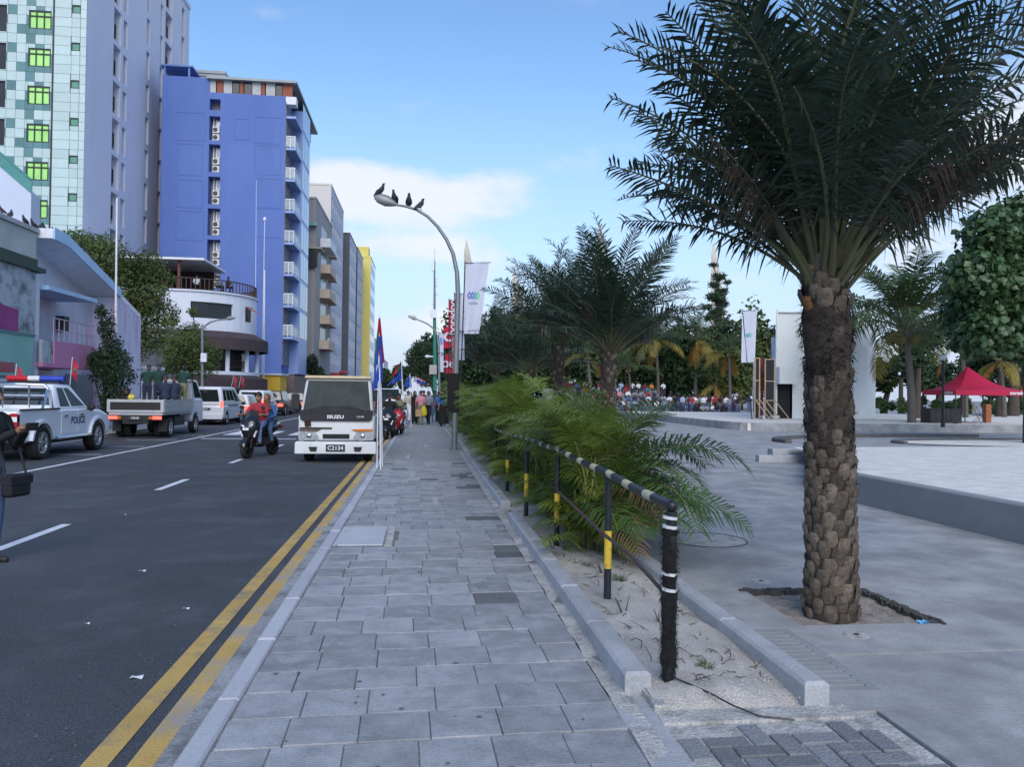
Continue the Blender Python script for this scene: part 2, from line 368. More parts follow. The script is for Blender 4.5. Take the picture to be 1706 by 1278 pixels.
for (x, yy) in ((1.44, 5.35), (1.58, 6.6), (1.52, 4.4), (1.62, 5.1)): # cut stems sticking up
    sb = MB()
    for k in range(3):
        a = r2.uniform(0, 6.3); sb.tube([(x, yy, .02), (x+.03*math.cos(a), yy+.03*math.sin(a), .08), (x+.07*math.cos(a), yy+.07*math.sin(a), .13+r2.uniform(0, .05))], [.007, .005, .002], 5)
    sb.obj('cut_stem', MT['dry twig'], pl)
m_grass = M('grass blade', (.07, .13, .035), .7, .3, 9, sss=.25)
for (x, yy, s) in ((1.63, 4.28, .8), (1.66, 6.35, 1.0), (1.5, 6.9, .8)):
    g = MB()
    for i in range(110):
        a = r2.uniform(0, 6.3); q = r2.uniform(0, .05)*s; L = r2.uniform(.03, .075)*s; px, py = x+q*math.cos(a), yy+q*math.sin(a)
        tip = (px+L*math.cos(a), py+L*math.sin(a), .04+L*.9); n = Vector((-math.sin(a), math.cos(a), 0))*.0028
        g.add([Vector((px, py, .03))-n, Vector((px, py, .03))+n, tip], [(0, 1, 2)])
    tag(g.obj('grass_tuft', m_grass), ['small green grass tuft in the sand at the foot of the netted post', 'green grass tuft on the sand between the two handrail posts', 'faint grass tuft on the bed under the palm fronds'][int(x*100) % 3 if False else (0 if yy < 5 else 1 if yy < 6.6 else 2)], 'grass')
# ---------------------------------------------------------------- herringbone bricks at the planter's end
bs = struct(MB().bx(1.19, 2.32, -2, 3.8, -.3, -.012).obj('brick_strip', m_mortl))
mb0 = MB().bbx(-.106, .106, -.0505, .0505, -.05, 0, .006).mesh('brick', m_brk)
u = .112; n = 0
for i in range(-2, 12):
    for j in range(0, 16):
        c = (i-j) % 4
        if c not in (0, 3): continue
        if c == 0: cx, cy, rot = (i+1)*u, (j+.5)*u, 0
        else: cx, cy, rot = (i+.5)*u, (j+1)*u, PI/2
        cx += 1.2; cy = 3.62-cy
        if cx < 1.24 or cx > 2.24 or cy < 2.3: continue
        if cy > 3.52 and r2.random() < .5: continue
        o = ob('brick', mb0, bs, (cx+r2.uniform(-.004, .004), cy+r2.uniform(-.004, .004), r2.uniform(-.006, .004)), rot+r2.uniform(-.02, .02)); o.rotation_euler.x = r2.uniform(-.012, .012)
MB().bx(1.0, 1.185, -2, 4.0, -.2, -.001).obj('edge_slab', m_conc2, bs)
MB().bx(1.186, 1.25, 3.802, 4.03, -.1, .03).obj('mortar_fillet', m_mortl, bs)
MB().bx(1.185, 2.2, 3.66, 3.80, -.2, .003).obj('end_screed', m_mortl, bs)
# ---------------------------------------------------------------- plaza panels (poured concrete with open joints) and the palm's pit
pz = struct(MB().bx(2.125, 120, -10, 150, -.3, -.052).obj('plaza', M('joint dirt', (.055, .053, .05), .95)))
PX0, PX1, PY0, PY1 = 2.66, 3.66, 5.14, 6.08
def panel(x0, x1, y0, y1): return MB().bx(x0+.006, x1-.006, y0+.006, y1-.006, -.045, 0).obj('concrete_panel', m_conc, pz)
YJ = 4.55
DX0, DX1, DY0, DY1 = 2.20, 2.52, 3.98, 5.08
for (x0, x1, y0, y1) in ((2.13, DX0, 3.80, 14.4), (DX0, DX1, 3.72, DY0), (DX0, DX1, DY1, 14.4), (DX1, PX0, YJ, 14.4), (PX0, PX1, YJ, PY0), (PX0, PX1, PY1, 14.4), (PX1, 9, YJ, 14.4)):
    MB().bx(x0, x1, y0, y1, -.045, 0).obj('concrete_panel', m_conc, pz)
panel(2.33, 9, -10, 3.72); MB().bx(DX1, 9, 3.72, YJ-.026, -.045, 0).obj('concrete_panel', m_conc, pz); panel(9, 30, -10, YJ)
panel(9, 30, YJ, 14.4); panel(2.125, 30, 14.4, 35); panel(2.125, 30, 35, 62); panel(30, 119, -10, 62); panel(2.125, 119, 62, 149)
# pit soil + broken rim
pit = MB().grid(lambda u, v: (PX0+(PX1-PX0)*u, PY0+(PY1-PY0)*v, -.028+.012*math.sin(u*19)*math.sin(v*23)), 14, 14).obj('pit_soil', M('pit soil', (.30, .265, .23), .98, .3, 6, .9, 60, world=True, stain=(.13, .11, .09), sscale=5, samt=.8, sthr=.5, fine=.4), pz, smooth=180)
rim = MB()
def rimline(a, b, n, wd):
    for i in range(n):
        t = i/n; p = Vector(a).lerp(Vector(b), t); s = r2.uniform(.6, 1.3)
        rim.box((p.x+r2.uniform(-.02, .02), p.y+r2.uniform(-.02, .02), -.012+r2.uniform(-.012, .006)), ((b[0]-a[0])/n*1.2+.03 if abs(b[0]-a[0]) > .3 else wd*s, (b[1]-a[1])/n*1.2+.03 if abs(b[1]-a[1]) > .3 else wd*s, .045), 0, Matrix.Rotation(r2.uniform(-.3, .3), 3, 'Z') @ Matrix.Rotation(r2.uniform(-.2, .2), 3, 'X'))
rimline((PX0, PY1, 0), (PX1, PY1, 0), 34, .05); rimline((PX1, PY0, 0), (PX1, PY1, 0), 34, .06); rimline((PX0, PY1+.03, 0), (PX1, PY1+.02, 0), 24, .03); rimline((PX1+.03, PY0, 0), (PX1+.02, PY1, 0), 24, .03)
rim.obj('broken_rim', M('broken concrete', (.065, .062, .058), .95, .3, 12, .8, 40), pz)
# drain grate with slots
dg = thing('drain_grate', 'long slotted concrete drain cover set beside the planter kerb', 'drain', (0, 0, 0))
nsl = 15
MB().bx(DX0, DX1, DY0, DY1, -.2, -.05).obj('channel', m_dark, dg)
gb = MB(); gb.bx(DX0+.005, DX0+.05, DY0+.006, DY1-.006, -.05, .002); gb.bx(DX1-.05, DX1-.005, DY0+.006, DY1-.006, -.05, .002)
st = (DY1-DY0-.012)/nsl
for i in range(nsl): gb.bx(DX0+.05, DX1-.05, DY0+.006+i*st, DY0+.006+(i+1)*st-(.022 if i < nsl-1 else 0), -.05, .002)
gb.obj('cover', M('drain cover concrete', (.27, .28, .29), .8, .15, 3, .3, 50), dg)
# round sunken patch and two round floor plates
p0 = gr(1178, 900)
pa = thing('manhole_patch', 'large round sunken patch in the plaza floor beyond the handrail', 'manhole', p0)
MB().cyl((0, 0, -.03), (0, 0, .003), .42, n=40).obj('patch', m_mortl, pa)
b = MB().tube([(.43*math.cos(a*PI/20), .43*math.sin(a*PI/20), .002) for a in range(41)], .006, 4); b.obj('rim', m_dark, pa)
for (px, py, lab) in ((1268, 969, 'small pale round floor plate on the far side of the palm pit'), (1427, 1059, 'small pale round floor plate between the palm pit and the drain')):
    p = gr(px, py); t = thing('floor_plate', lab, 'floor plate', p)
    MB().cyl((0, 0, -.02), (0, 0, .006), .085, .08, n=24).obj('plate', m_mortl, t); MB().cyl((0, 0, 0), (.0, 0, .01), .018, n=8).obj('hole', m_dark, t)
# crumpled blue wrapper at the corner of the pit
p = gr(1537, 1039); b = MB().grid(lambda u, v: (p.x+.08*(u-.5)+.01*math.sin(9*v), p.y+.05*(v-.5)+.012*math.sin(8*u), .012+.014*math.sin(7*u+3)*math.cos(6*v)), 6, 5)
tag(b.obj('wrapper', M('blue plastic', (.1, .35, .62), .35)), 'crumpled bright blue wrapper at the corner of the palm pit', 'litter')
for (px, py, s, lab) in ((493, 962/1, .05, ''),): pass
q = gr(995, 1152/1.0) if False else None
# black cable lying off the netted post
pts = [Vector(q) for q in ((1.36, 4.06, .075), (1.42, 3.98, .07), (1.50, 3.86, .06), (1.58, 3.76, .035), (1.68, 3.68, .012), (1.84, 3.62, .010))]
tag(MB().tube(pts, .0045, 6).obj('cable', m_black), 'thin black cable trailing from the netted post over the bricks', 'cable')
# ---------------------------------------------------------------- raised sand bed on the right with its retaining wall
out = [(6.62, -6), (6.62, 4), (6.62, 8), (6.60, 10), (6.58, 11.5), (6.75, 12.6), (7.2, 13.7), (7.9, 15.0), (8.6, 16.4), (9.2, 17.8)]
rw = thing('retaining_wall', 'long low grey concrete retaining wall around the raised sand bed', 'wall')
def ribbon(pts, th, z0, z1, name, mat, parent, smooth=30):
    L = []; Rr = []
    n = len(pts)
    for i, p in enumerate(pts):
        a = Vector(pts[max(i-1, 0)]); c = Vector(pts[min(i+1, n-1)]); t = (c-a).normalized(); nn_ = Vector((t.y, -t.x)); L.append(Vector(p)); Rr.append(Vector(p)+nn_*th)
    b = MB(); o = 0; bv = .02
    for i in range(n):
        l, r_ = L[i], Rr[i]; e = (r_-l).normalized()*bv
        b.v += [(l.x, l.y, z0), (l.x, l.y, z1-bv), (l.x+e.x, l.y+e.y, z1), (r_.x-e.x, r_.y-e.y, z1), (r_.x, r_.y, z1-bv), (r_.x, r_.y, z0)]
    for i in range(n-1):
        for j in range(5):
            a = i*6+j; b.f.append((a, a+1, a+7, a+6)); b.m.append(0)
    for e in (0, (n-1)*6): b.f.append(tuple(e+j for j in range(6))); b.m.append(0)
    return b.obj(name, mat, parent)
ribbon(out[:6], .2, -.1, .44, 'wall_section', m_wallc, rw); ribbon(out[5:9], .2, -.1, .43, 'wall_section', m_wallc, rw)
ks = thing('stone_kerb', 'weathered stone kerb ending in a stepped ledge behind the big palm trunk', 'kerb')
ribbon([(8.25, 18.35), (8.9, 18.3), (11, 18.4), (15, 18.9), (26, 20)], .25, -.05, .17, 'kerb_block', m_conc2, ks); ribbon([(8.75, 18.75), (10, 18.75), (12, 18.85), (26, 20.4)], .3, -.05, .3, 'kerb_block', m_conc2, ks)
sb = MB(); ctr = (14, 8)
poly = [(x+.15, y) for x, y in out[:9]] + [(9.2, 18.3), (15, 18.8), (26, 20), (26, -6)]
sb.add([(x, y, .36) for x, y in poly], [tuple(range(len(poly)))][:1]); sb.f[0] = tuple(reversed(sb.f[0])); struct(sb.obj('sand_bed', m_sand))
# curved dark edging and the ring of sand behind it
ar = thing('curved_edging', 'dark curved edging ring around the far sand patch', 'kerb')
c0 = Vector((23, 26))
ribbon([(c0.x-10.5*math.cos(a), c0.y+4.5*math.sin(a)) for a in [R(-6+i*9) for i in range(12)]], .25, -.02, .13, 'outer_edge', M('dark edging', (.09, .09, .09), .9, .2, 4), ar)
ribbon([(c0.x-6.2*math.cos(a), c0.y-.2+2.2*math.sin(a)) for a in [R(-10+i*10) for i in range(12)]], .2, -.02, .09, 'inner_edge', MT['dark edging'], ar)
rp = MB(); rp.add([(c0.x-6*math.cos(R(i*15)), c0.y-.2+2.1*math.sin(R(i*15)), .03) for i in range(24)], [tuple(reversed(range(24)))]); struct(rp.obj('sand_patch', m_sand))
# far sand terrace with its low front wall
TZ = .36
struct(MB().bx(15.4, 110, 35.15, 60, -.3, TZ-.01).obj('sand_terrace', m_sand))
tw_ = thing('terrace_wall', 'low pale grey concrete wall along the edge of the sand terrace', 'wall')
ribbon([(15.4, 60), (15.2, 45), (15.15, 36.6), (15.4, 35.6), (16.2, 35.05), (18, 34.95)], .3, -.1, TZ+.02, 'wall_section', m_conc, tw_); ribbon([(18.04, 34.95), (28, 34.95), (60, 35)], .3, -.1, TZ+.02, 'wall_section', m_conc, tw_)
# ================================================================ BUILDINGS
def yfor(px, py, X):
    d = ray(px, py); return d.y*(X/d.x)
def zfor(px, py, X):
    d = ray(px, py); return EYE+d.z*(X/d.x)
class Bld:
    def __init__(s, name, label, O, cat='building', group=None):
        s.O = Vector(O); s.e = thing(name, label, cat, s.O, 0, group); s.holes = []
    def put(s, mb, name, mat, O=None, rz=0.0, smooth=None, kind=None):
        return mb.obj(name, mat, s.e, (Vector(O)-s.O) if O is not None else -s.O, rz, smooth, kind)
    def facade(s, O, rz, W, H, opens, depth, mat, name='wall', z0=0.0, mback=None):
        us = sorted({0.0, W, *[round(o[0], 3) for o in opens], *[round(o[1], 3) for o in opens]}); zs = sorted({z0, H, *[round(o[2], 3) for o in opens], *[round(o[3], 3) for o in opens]})
        b = MB(); idx = {}
        def vi(u, z, y=0.0):
            k = (u, z, y)
            if k not in idx: idx[k] = len(b.v); b.v.append((u, y, z))
            return idx[k]
        for i in range(len(us)-1):
            for j in range(len(zs)-1):
                cu, cz = (us[i]+us[i+1])/2, (zs[j]+zs[j+1])/2
                if any(o[0] < cu < o[1] and o[2] < cz < o[3] for o in opens): continue
                b.f.append((vi(us[i], zs[j]), vi(us[i+1], zs[j]), vi(us[i+1], zs[j+1]), vi(us[i], zs[j+1]))); b.m.append(0)
        for o in opens:
            u0, u1, a, c = [round(q, 3) for q in o[:4]]; d = depth
            b.add([(u0, 0, a), (u0, 0, c), (u0, d, c), (u0, d, a)], [(0, 1, 2, 3)]); b.add([(u1, 0, a), (u1, d, a), (u1, d, c), (u1, 0, c)], [(0, 1, 2, 3)])
            b.add([(u0, 0, c), (u1, 0, c), (u1, d, c), (u0, d, c)], [(0, 1, 2, 3)]); b.add([(u0, 0, a), (u0, d, a), (u1, d, a), (u1, 0, a)], [(0, 1, 2, 3)])
            if mback: b.add([(u0, d, a), (u1, d, a), (u1, d, c), (u0, d, c)], [(0, 1, 2, 3)], 1)
        return s.put(b, name, [mat, mback] if mback else mat, O, rz)
    def window(s, O, rz, o, y, mframe, mglass, cols=1, rows=1, t=.06, name='window', sill=None):
        u0, u1, a, c = o[:4]; b = MB()
        for k in range(cols+1):
            u = u0+(u1-u0)*k/cols; q = t/2 if 0 < k < cols else t; ul = u if k == 0 else (u-t if k == cols else u-t/2)
            b.bx(ul, ul+t, y-.04, y+.04, a, c)
        for k in range(rows+1):
            z = a+(c-a)*k/rows; zl = z if k == 0 else (z-t if k == rows else z-t/2); b.bx(u0+.001, u1-.001, y-.035, y+.035, zl, zl+t)
        if sill: b.bx(u0-.08, u1+.08, -.1, .02, a-.09, a-.003)
        f = s.put(b, name, mframe, O, rz)
        MB().add([(u0, y+.01, a), (u1, y+.01, a), (u1, y+.01, c), (u0, y+.01, c)], [(0, 1, 2, 3)]).obj('pane', mglass, f)
        return f
m_mint = M('mint wall tile', (.45, .575, .57), .3, .05, 1, rand=.06); m_teal = M('teal wall tile', (.10, .22, .23), .25, .08, 1, rand=.12)
m_grout = M('grout', (.16, .2, .21), .9)
m_towerw = M('lavender white render', (.62, .64, .73), .8, .04, .12, stain=(.48, .51, .62), sscale=.25, samt=.4, streak=6)
m_lime = M('lime window film', (.36, .74, .20), .3, .12, 1, rand=.1)
m_frame = M('dark window frame', (.025, .028, .03), .4)
m_glassd = M('dark window glass', (.022, .026, .032), .22, .3, .6, spec=.35)
m_glassb = M('sky blue glass', (.26, .35, .50), .08, .15, .4, spec=.9, rand=.15)
m_blue = M('blue render', (.098, .165, .43), .75, .08, .15, stain=(.135, .21, .48), sscale=.35, samt=.45, sthr=.5, streak=3)
m_blue2 = M('pale blue cladding', (.22, .32, .60), .4, .06, 1)
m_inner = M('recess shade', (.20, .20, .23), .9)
m_bwhite = M('balcony white', (.66, .68, .72), .5)
m_acw = M('air conditioner casing', (.62, .62, .62), .5, .08, 2); m_fan = M('fan grille', (.06, .06, .065), .6)
m_brick = M('red brown shutter', (.28, .09, .06), .8, .15, 3)
m_roofm = M('metal roof sheet', (.30, .33, .35), .5, .1, 2)
# ---- mint and white tower
TX = -25.2
T = Bld('apartment_tower', 'tall tower with mint and teal tiled front and plain pale side wall', (TX, 60, 0))
T.put(MB().bx(-34, TX-.6, 60.6, 84.5, -.3, 42), 'core', m_towerw)
gop = []
for k in range(-4, 6):
    zt = 29.5-2.81*k; gop.append((9-2.95, 9-1.22 if False else 9-(TX+27.7)*-1 if False else 0, 0, 0)) if False else None
U0 = 9.0                                  # local x of the front's right corner
fw = []; sw_ = []; dw = []
for k in range(-4, 11):
    zt = 29.51-2.805*k
    if zt < 2: continue
    fw.append((U0-4.03, U0-2.47, zt-1.36, zt)); sw_.append((U0-1.08, U0-.44, zt-2.85+.02, zt-2.22)); dw.append((U0-6.9, U0-5.55, zt-1.7, zt+.25))
T.facade((TX-U0, 60, 0), 0, U0, 42, fw+sw_+dw, .18, m_grout)
for o in fw: T.window((TX-U0, 60, 0), 0, o, .06, m_frame, m_lime, 3, 1, .09)
for o in fw: # transom bars
    T.put(MB().bx(o[0]+.02, o[1]-.02, -.0, .09, o[3]-.44, o[3]-.36), 'transom', m_frame, (TX-U0, 60, 0))
for o in sw_: T.window((TX-U0, 60, 0), 0, o, .06, m_frame, M('green grey glass', (.12, .3, .22), .1), 1, 1, .07)
for o in dw: T.window((TX-U0, 60, 0), 0, o, .1, m_frame, m_glassd, 2, 1, .06)
pmesh = {False: MB().bx(0, 1, -.03, .02, 0, 1).mesh('tile_panel', m_mint), True: MB().bx(0, 1, -.03, .02, 0, 1).mesh('tile_panel', m_teal)}
cols = [(U0-6.75+.64*i, .64) for i in range(7)] + [(U0-2.24, 1.21), (U0-1.03, .60), (U0-.42, .42)]
r3 = random.Random(5); nP = 0; pat = {}
for c, (cx, cw) in enumerate(cols):
    for r_ in range(26):
        z0_, z1_ = 13.0+.70125*r_, 13.0+.70125*(r_+1); bad = False
        for o in fw+sw_+dw:
            if cx < o[1]-.02 and cx+cw > o[0]+.02 and z0_ < o[3]-.02 and z1_ > o[2]+.02: bad = True
        ph = round((29.51-z0_)/.70125) % 4
        key = (ph, c)
        if key not in pat: pat[key] = (c < 7 and r3.random() < .40)
        rects = [(cx, cx+cw, z0_, z1_)]
        for o in fw+sw_+dw:      # tiles are cut round the windows
            nx_ = []
            for (a0, a1, b0, b1_) in rects:
                if a0 < o[1] and a1 > o[0] and b0 < o[3] and b1_ > o[2]:
                    nx_ += [q for q in ((a0, min(a1, o[0]), b0, b1_), (max(a0, o[1]), a1, b0, b1_), (max(a0, o[0]), min(a1, o[1]), b0, o[2]), (max(a0, o[0]), min(a1, o[1]), o[3], b1_)) if q[1]-q[0] > .05 and q[3]-q[2] > .05]
                else: nx_.append((a0, a1, b0, b1_))
            rects = nx_
        for (a0, a1, b0, b1_) in rects:
            o = ob('tile_panel', pmesh[pat[key]], T.e, (-U0+a0+.012, 0, b0+.012)); o.scale = (a1-a0-.024, 1, b1_-b0-.024); nP += 1
for o in fw+dw+sw_:  # narrow tile margins beside the windows
    pass
T.put(MB().bx(TX-2.36, TX-2.26, 59.95, 60.02, 0, 42), 'corner_trim', m_frame)
wop = []
def slotcol(pa, pb, ya, yb, pitch, win=None):
    Y0, Y1 = yfor(pa, 200, TX)-60, yfor(pb, 200, TX)-60
    z1_, z0_ = zfor((pa+pb)/2, ya, TX), zfor((pa+pb)/2, yb, TX)
    k = -4
    while z0_-k*pitch > 2:
        if z1_-k*pitch < 41.5: wop.append((Y0, Y1, z0_-k*pitch, z1_-k*pitch))
        k += 1
slotcol(187, 199, 12.5, 67, 3.0); slotcol(203.5, 210, 31, 78, 3.0); slotcol(242, 247.5, 27.5, 72, 3.0); slotcol(264.5, 269, 56, 106, 3.0); slotcol(273, 284, 19, 64, 3.0); slotcol(300, 305, 8, 53, 3.0)
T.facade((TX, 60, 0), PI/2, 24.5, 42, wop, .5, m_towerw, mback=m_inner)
for o in wop:
    if o[1]-o[0] > 1.2: # deep slots hold a small dark window with an outdoor unit
        T.window((TX, 60, 0), PI/2, (o[0]+.5*(o[1]-o[0]), o[1]-.1, o[2]+.6, o[3]-.9), .40, m_frame, m_glassd, 1, 1, .05)
T.put(MB().bx(TX-.6, TX+.12, 59.95, 84.5, 42, 42.4).bx(-34, TX-.6, 59.95, 84.5, 42, 42.4), 'parapet', m_towerw)
# ---- blue tower
BX0, BX1, BY = -23.7, -12.87, 72.0
B = Bld('blue_apartment_block', 'tall blue apartment block with a column of air conditioner recesses', (BX1, BY, 0))
aco = []
for k, (a, c) in enumerate(((193, 233), (240, 286), (294, 340), (347, 392), (399, 443), (452, 480), (505, 540))):
    aco.append((BX0*-1+at(348.5, a, BY).x, BX0*-1+at(367, a, BY).x, at(357, c, BY).z, at(357, a, BY).z))
HB = at(420, 157, BY).z; HL = at(310, 127, BY).z
LW = aco[0][0]
B.facade((BX0, BY, 0), 0, LW, HL, [], .5, m_blue, 'left_wall')
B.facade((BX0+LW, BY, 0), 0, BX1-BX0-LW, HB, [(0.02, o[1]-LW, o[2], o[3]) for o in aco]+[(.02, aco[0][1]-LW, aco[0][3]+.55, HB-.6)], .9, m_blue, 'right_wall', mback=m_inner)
B.put(MB().bx(BX0, BX1-.0, BY+.95, 86, -.3, HB-.02), 'core', m_blue)
B.put(MB().bx(BX0, BX0+LW-.003, BY+.003, BY+.94, -.3, HL-.002).bx(BX0, BX0+LW-.01, BY+.95, 80, HB, HL-.002), 'left_block', m_blue)
for o in aco:   # two outdoor units and a small window in each recess
    ox = BX0+(o[0]+o[1])/2
    for j, dz in enumerate((.12, .82)):
        a = MB().bx(ox-.28, ox+.32, BY+.45, BY+.75, o[2]+dz, o[2]+dz+.58).obj('air_conditioner', m_acw, B.e, -B.O)
        MB().tube([(ox-.05, BY+.455, o[2]+dz+.29), (ox-.05, BY+.43, o[2]+dz+.29)], .21, 14).obj('fan_grille', m_fan, a)
    B.window((BX0, BY, 0), 0, (o[0]+.4, o[1]-.1, o[2]+1.5, o[3]-.12), .75, m_bwhite, m_glassb, 1, 1, .1)
    B.put(MB().bx(BX0+o[0]+.22, BX0+o[0]+.3, BY+.6, BY+.7, o[2]+.02, o[3]-.02), 'pipe', m_acw)
# shallow recessed bays and pale stains on the blind wall
for (a, b_, c, d) in ((292, 343, 188, 233), (295, 338, 240, 291), (295, 338, 300, 345), (424, 468, 196, 238), (424, 468, 243, 290), (424, 468, 298, 345), (424, 468, 348, 395), (292, 340, 352, 400), (390, 415, 198, 232)):
    p, q = at(a, d, BY), at(b_, c, BY); w_ = .05; f = MB()
    f.bx(p.x, q.x, BY-.025, BY+.01, p.z, p.z+w_); f.bx(p.x, q.x, BY-.025, BY+.01, q.z-w_, q.z); f.bx(p.x, p.x+w_, BY-.025, BY+.01, p.z+w_, q.z-w_); f.bx(q.x-w_, q.x, BY-.025, BY+.01, p.z+w_, q.z-w_)
    B.put(f, 'bay_moulding', m_blue)
# penthouse: red shutters and pale panels under a thin roof
px_ = [(330, 359, 'w'), (361, 371, 'r'), (372, 386, 'w'), (387, 398, 'd'), (399, 405, 'r'), (407, 419, 'd'), (420, 434, 'w'), (435, 441, 'r'), (443, 458, 'w'), (460, 470, 'd'), (471, 487, 'r')]
zt = at(420, 137, BY).z+.05
for a, b_, c in px_:
    xa, xb = at(a, 150, BY).x, at(b_, 150, BY).x
    B.put(MB().bx(xa, xb, BY+.1, BY+.25, HB, zt), {'w': 'panel', 'r': 'shutter', 'd': 'window'}[c], {'w': M('penthouse panel', (.40, .42, .43), .6), 'r': m_brick, 'd': m_glassd}[c])
B.put(MB().bx(BX0+LW, BX1+.4, BY+.3, 85, HB, zt-.02), 'penthouse_core', m_glassd)
B.put(MB().bx(BX0+LW-.2, BX1+1.0, BY-.35, 85.8, zt, zt+.22), 'roof', m_roofm)
B.put(MB().bx(BX0+1.5, BX0+LW+.6, BY+3, BY+8, HL, HL+1.9), 'roof_tank_room', m_roofm)
for k in range(6): B.put(MB().bx(BX0+1.45, BX0+LW+.65, BY+2.9, BY+2.98, HL+.2+.28*k, HL+.3+.28*k), 'louvre', m_roofm)
B.put(MB().bx(BX0-.2, BX0+2.6, BY-.1, BY+2.4, HL+.85, HL+1.0).bx(BX0+.1, BX0+.25, BY, BY+.2, HL, HL+.85).bx(BX0+2.2, BX0+2.35, BY, BY+.2, HL, HL+.85), 'roof_canopy', M('blue canopy', (.12, .2, .45), .5))
# street side: balconies, then a glazed bay
BO = -11.95
zb = [at(476, 245+52.6*k, BY).z for k in range(-1, 9)]
for i, z in enumerate(zb):
    if z < 4: continue
    sl_ = B.put(MB().bx(BX1, BO, BY+.05, BY+3.6, z-.22, z), 'balcony', m_blue2)
    if z < HB-2.5:
        MB().bx(BX1+.05, BO-.02, BY+.08, BY+.1, z+.1, z+.98).bx(BO-.06, BO-.04, BY+.1, BY+3.5, z+.1, z+.98).obj('glass_panel', M('balcony glass', (.45, .52, .56), .08, alpha=.55), sl_, -Vector(sl_.location)-B.O if False else None)
        fr = MB()
        for (x, y) in ((BX1+.05, BY+.09), (BO-.05, BY+.09), (BO-.05, BY+1.8), (BO-.05, BY+3.5), (BX1+.48, BY+.09)): fr.bx(x-.03, x+.03, y-.03, y+.03, z, z+1.05)
        fr.bx(BX1+.02, BO, BY+.05, BY+.13, z+1.0, z+1.08); fr.bx(BO-.09, BO-.01, BY+.13, BY+3.55, z+1.0, z+1.08); fr.obj('railing', m_bwhite, sl_)
B.put(MB().bx(BX1-.02, BX1+.06, BY+.02, BY+3.7, 4, HB-.5), 'balcony_back_wall', M('patterned back wall', (.17, .18, .22), .8, .5, 3))
B.put(MB().bx(BX1+.0, BO, BY+3.62, BY+4.0, 3.3, HB), 'balcony_side_wall', m_blue2)
b = MB().bx(BX1, BO-.03, BY+4.0, BY+9, 3.3, HB); bay = B.put(b, 'glazed_bay', m_blue2)
for i, z in enumerate(zb):
    if z < 4: continue
    for j in range(3): # each pane proud of the bay
        MB().bx(BO-.03, BO, BY+4.15+j*1.6, BY+5.6+j*1.6, z+.2, z+2.7).obj('pane', m_glassb, bay)
B.put(MB().bx(BX1, BO, BY+.02, BY+1.0, HB-.7, HB), 'top_corner', m_bwhite)
B.put(MB().bx(BX1-.0, BO-.3, BY+3.0, BY+9, 3.2, 3.28).bx(BX1-.4, BX1-.1, BY+8, BY+8.3, 0, 3.2), 'soffit', m_conc2)
B.put(MB().bx(BX1+.02, BX1+.9, BY+1.2, BY+9, 0, 3.1), 'shop_front', M('shop front', (.12, .085, .08), .5, .4, 1.5))
# ---- curved white corner cafe
K = Bld('corner_cafe', 'white curved corner cafe with a roof terrace and brown awnings', (-16, 57, 0))
m_cafe = M('cafe white', (.60, .64, .72), .75, .05, .5, stain=(.42, .45, .5), sscale=.6, samt=.4, streak=5); m_aw = M('brown awning', (.058, .042, .048), .85, .15, 2); m_wood = M('dark timber', (.06, .035, .03), .7)
def cpath(off):   # front wall then quarter round corner, local plan
    pts = [(-27.0, 56.2-off), (-23, 56.2-off), (-19, 56.2-off), (-17.6, 56.2-off)]; R0 = 4.7+off
    for i in range(1, 33): a = R(-90+i*7.5); pts.append((-17.6+R0*math.cos(a), 60.9+R0*math.sin(a)))
    return pts
def cband(z0, z1, off, th, name, mat, zo=None, slope=0.0, skip=()):
    P, Q = cpath(off), cpath(off-th); b = MB()
    for i in range(len(P)-1):
        if i in skip: continue
        a, c, a2, c2 = P[i], P[i+1], Q[i], Q[i+1]
        b.add([(*a, z0), (*c, z0), (*c, z1), (*a, z1), (*a2, z0+slope), (*c2, z0+slope), (*c2, z1+slope), (*a2, z1+slope)], [(0, 1, 2, 3), (7, 6, 5, 4), (3, 2, 6, 7), (4, 5, 1, 0), (0, 3, 7, 4), (1, 5, 6, 2)])
    return K.put(b, name, mat)
Z1, Z2, Z3 = 2.9, 5.75, 8.6
cband(Z2, 6.75, 0, .25, 'wall_band', m_cafe); cband(7.9, Z3, 0, .25, 'wall_band', m_cafe)
P_, n_ = cpath(0), len(cpath(0)); win = {2: 1, 6: 1, 7: 1, 8: 1, 9: 1, 12: 1}
cband(6.75, 7.9, 0, .25, 'window_wall', m_cafe, skip=(1, 5, 6, 7, 8, 9, 12, 13))
cband(6.75, 7.9, -.18, .04, 'window_pane', m_glassd)
cband(Z3, Z3+.12, .12, .5, 'cornice', m_cafe); cband(2.75, 3.0, .25, .5, 'floor_band', m_cafe)
cband(4.15, Z2, .9, .06, 'awning', m_aw, slope=0) if False else None
def awning(z0, z1, o0, o1, name):
    P, Q = cpath(o0), cpath(o1); b = MB()
    for i in range(2, len(P)-1):
        a, c, a2, c2 = P[i], P[i+1], Q[i], Q[i+1]
        b.add([(*a, z1), (*c, z1), (*c2, z0+.85), (*a2, z0+.85), (*a2, z0), (*c2, z0)], [(0, 3, 2, 1), (3, 4, 5, 2)])
        b.add([(*a, z1-.03), (*c, z1-.03), (*c2, z0+.82), (*a2, z0+.82)], [(0, 1, 2, 3)])
    K.put(b, name, m_aw)
awning(4.55, Z2+.15, .02, .9, 'awning'); awning(1.65, 2.8, .02, .9, 'awning')
cband(3.0, 4.9, -.8, .1, 'upper_shop_glass', m_glassd); cband(0, 2.75, -.8, .1, 'lower_shop_glass', m_glassd)
for i in (2, 6, 9, 12, 15):
    if i < len(P_): K.put(MB().cyl((P_[i][0]*.99, P_[i][1]+.15, 0), (P_[i][0]*.99, P_[i][1]+.15, Z2), .16, n=10), 'column', m_cafe)
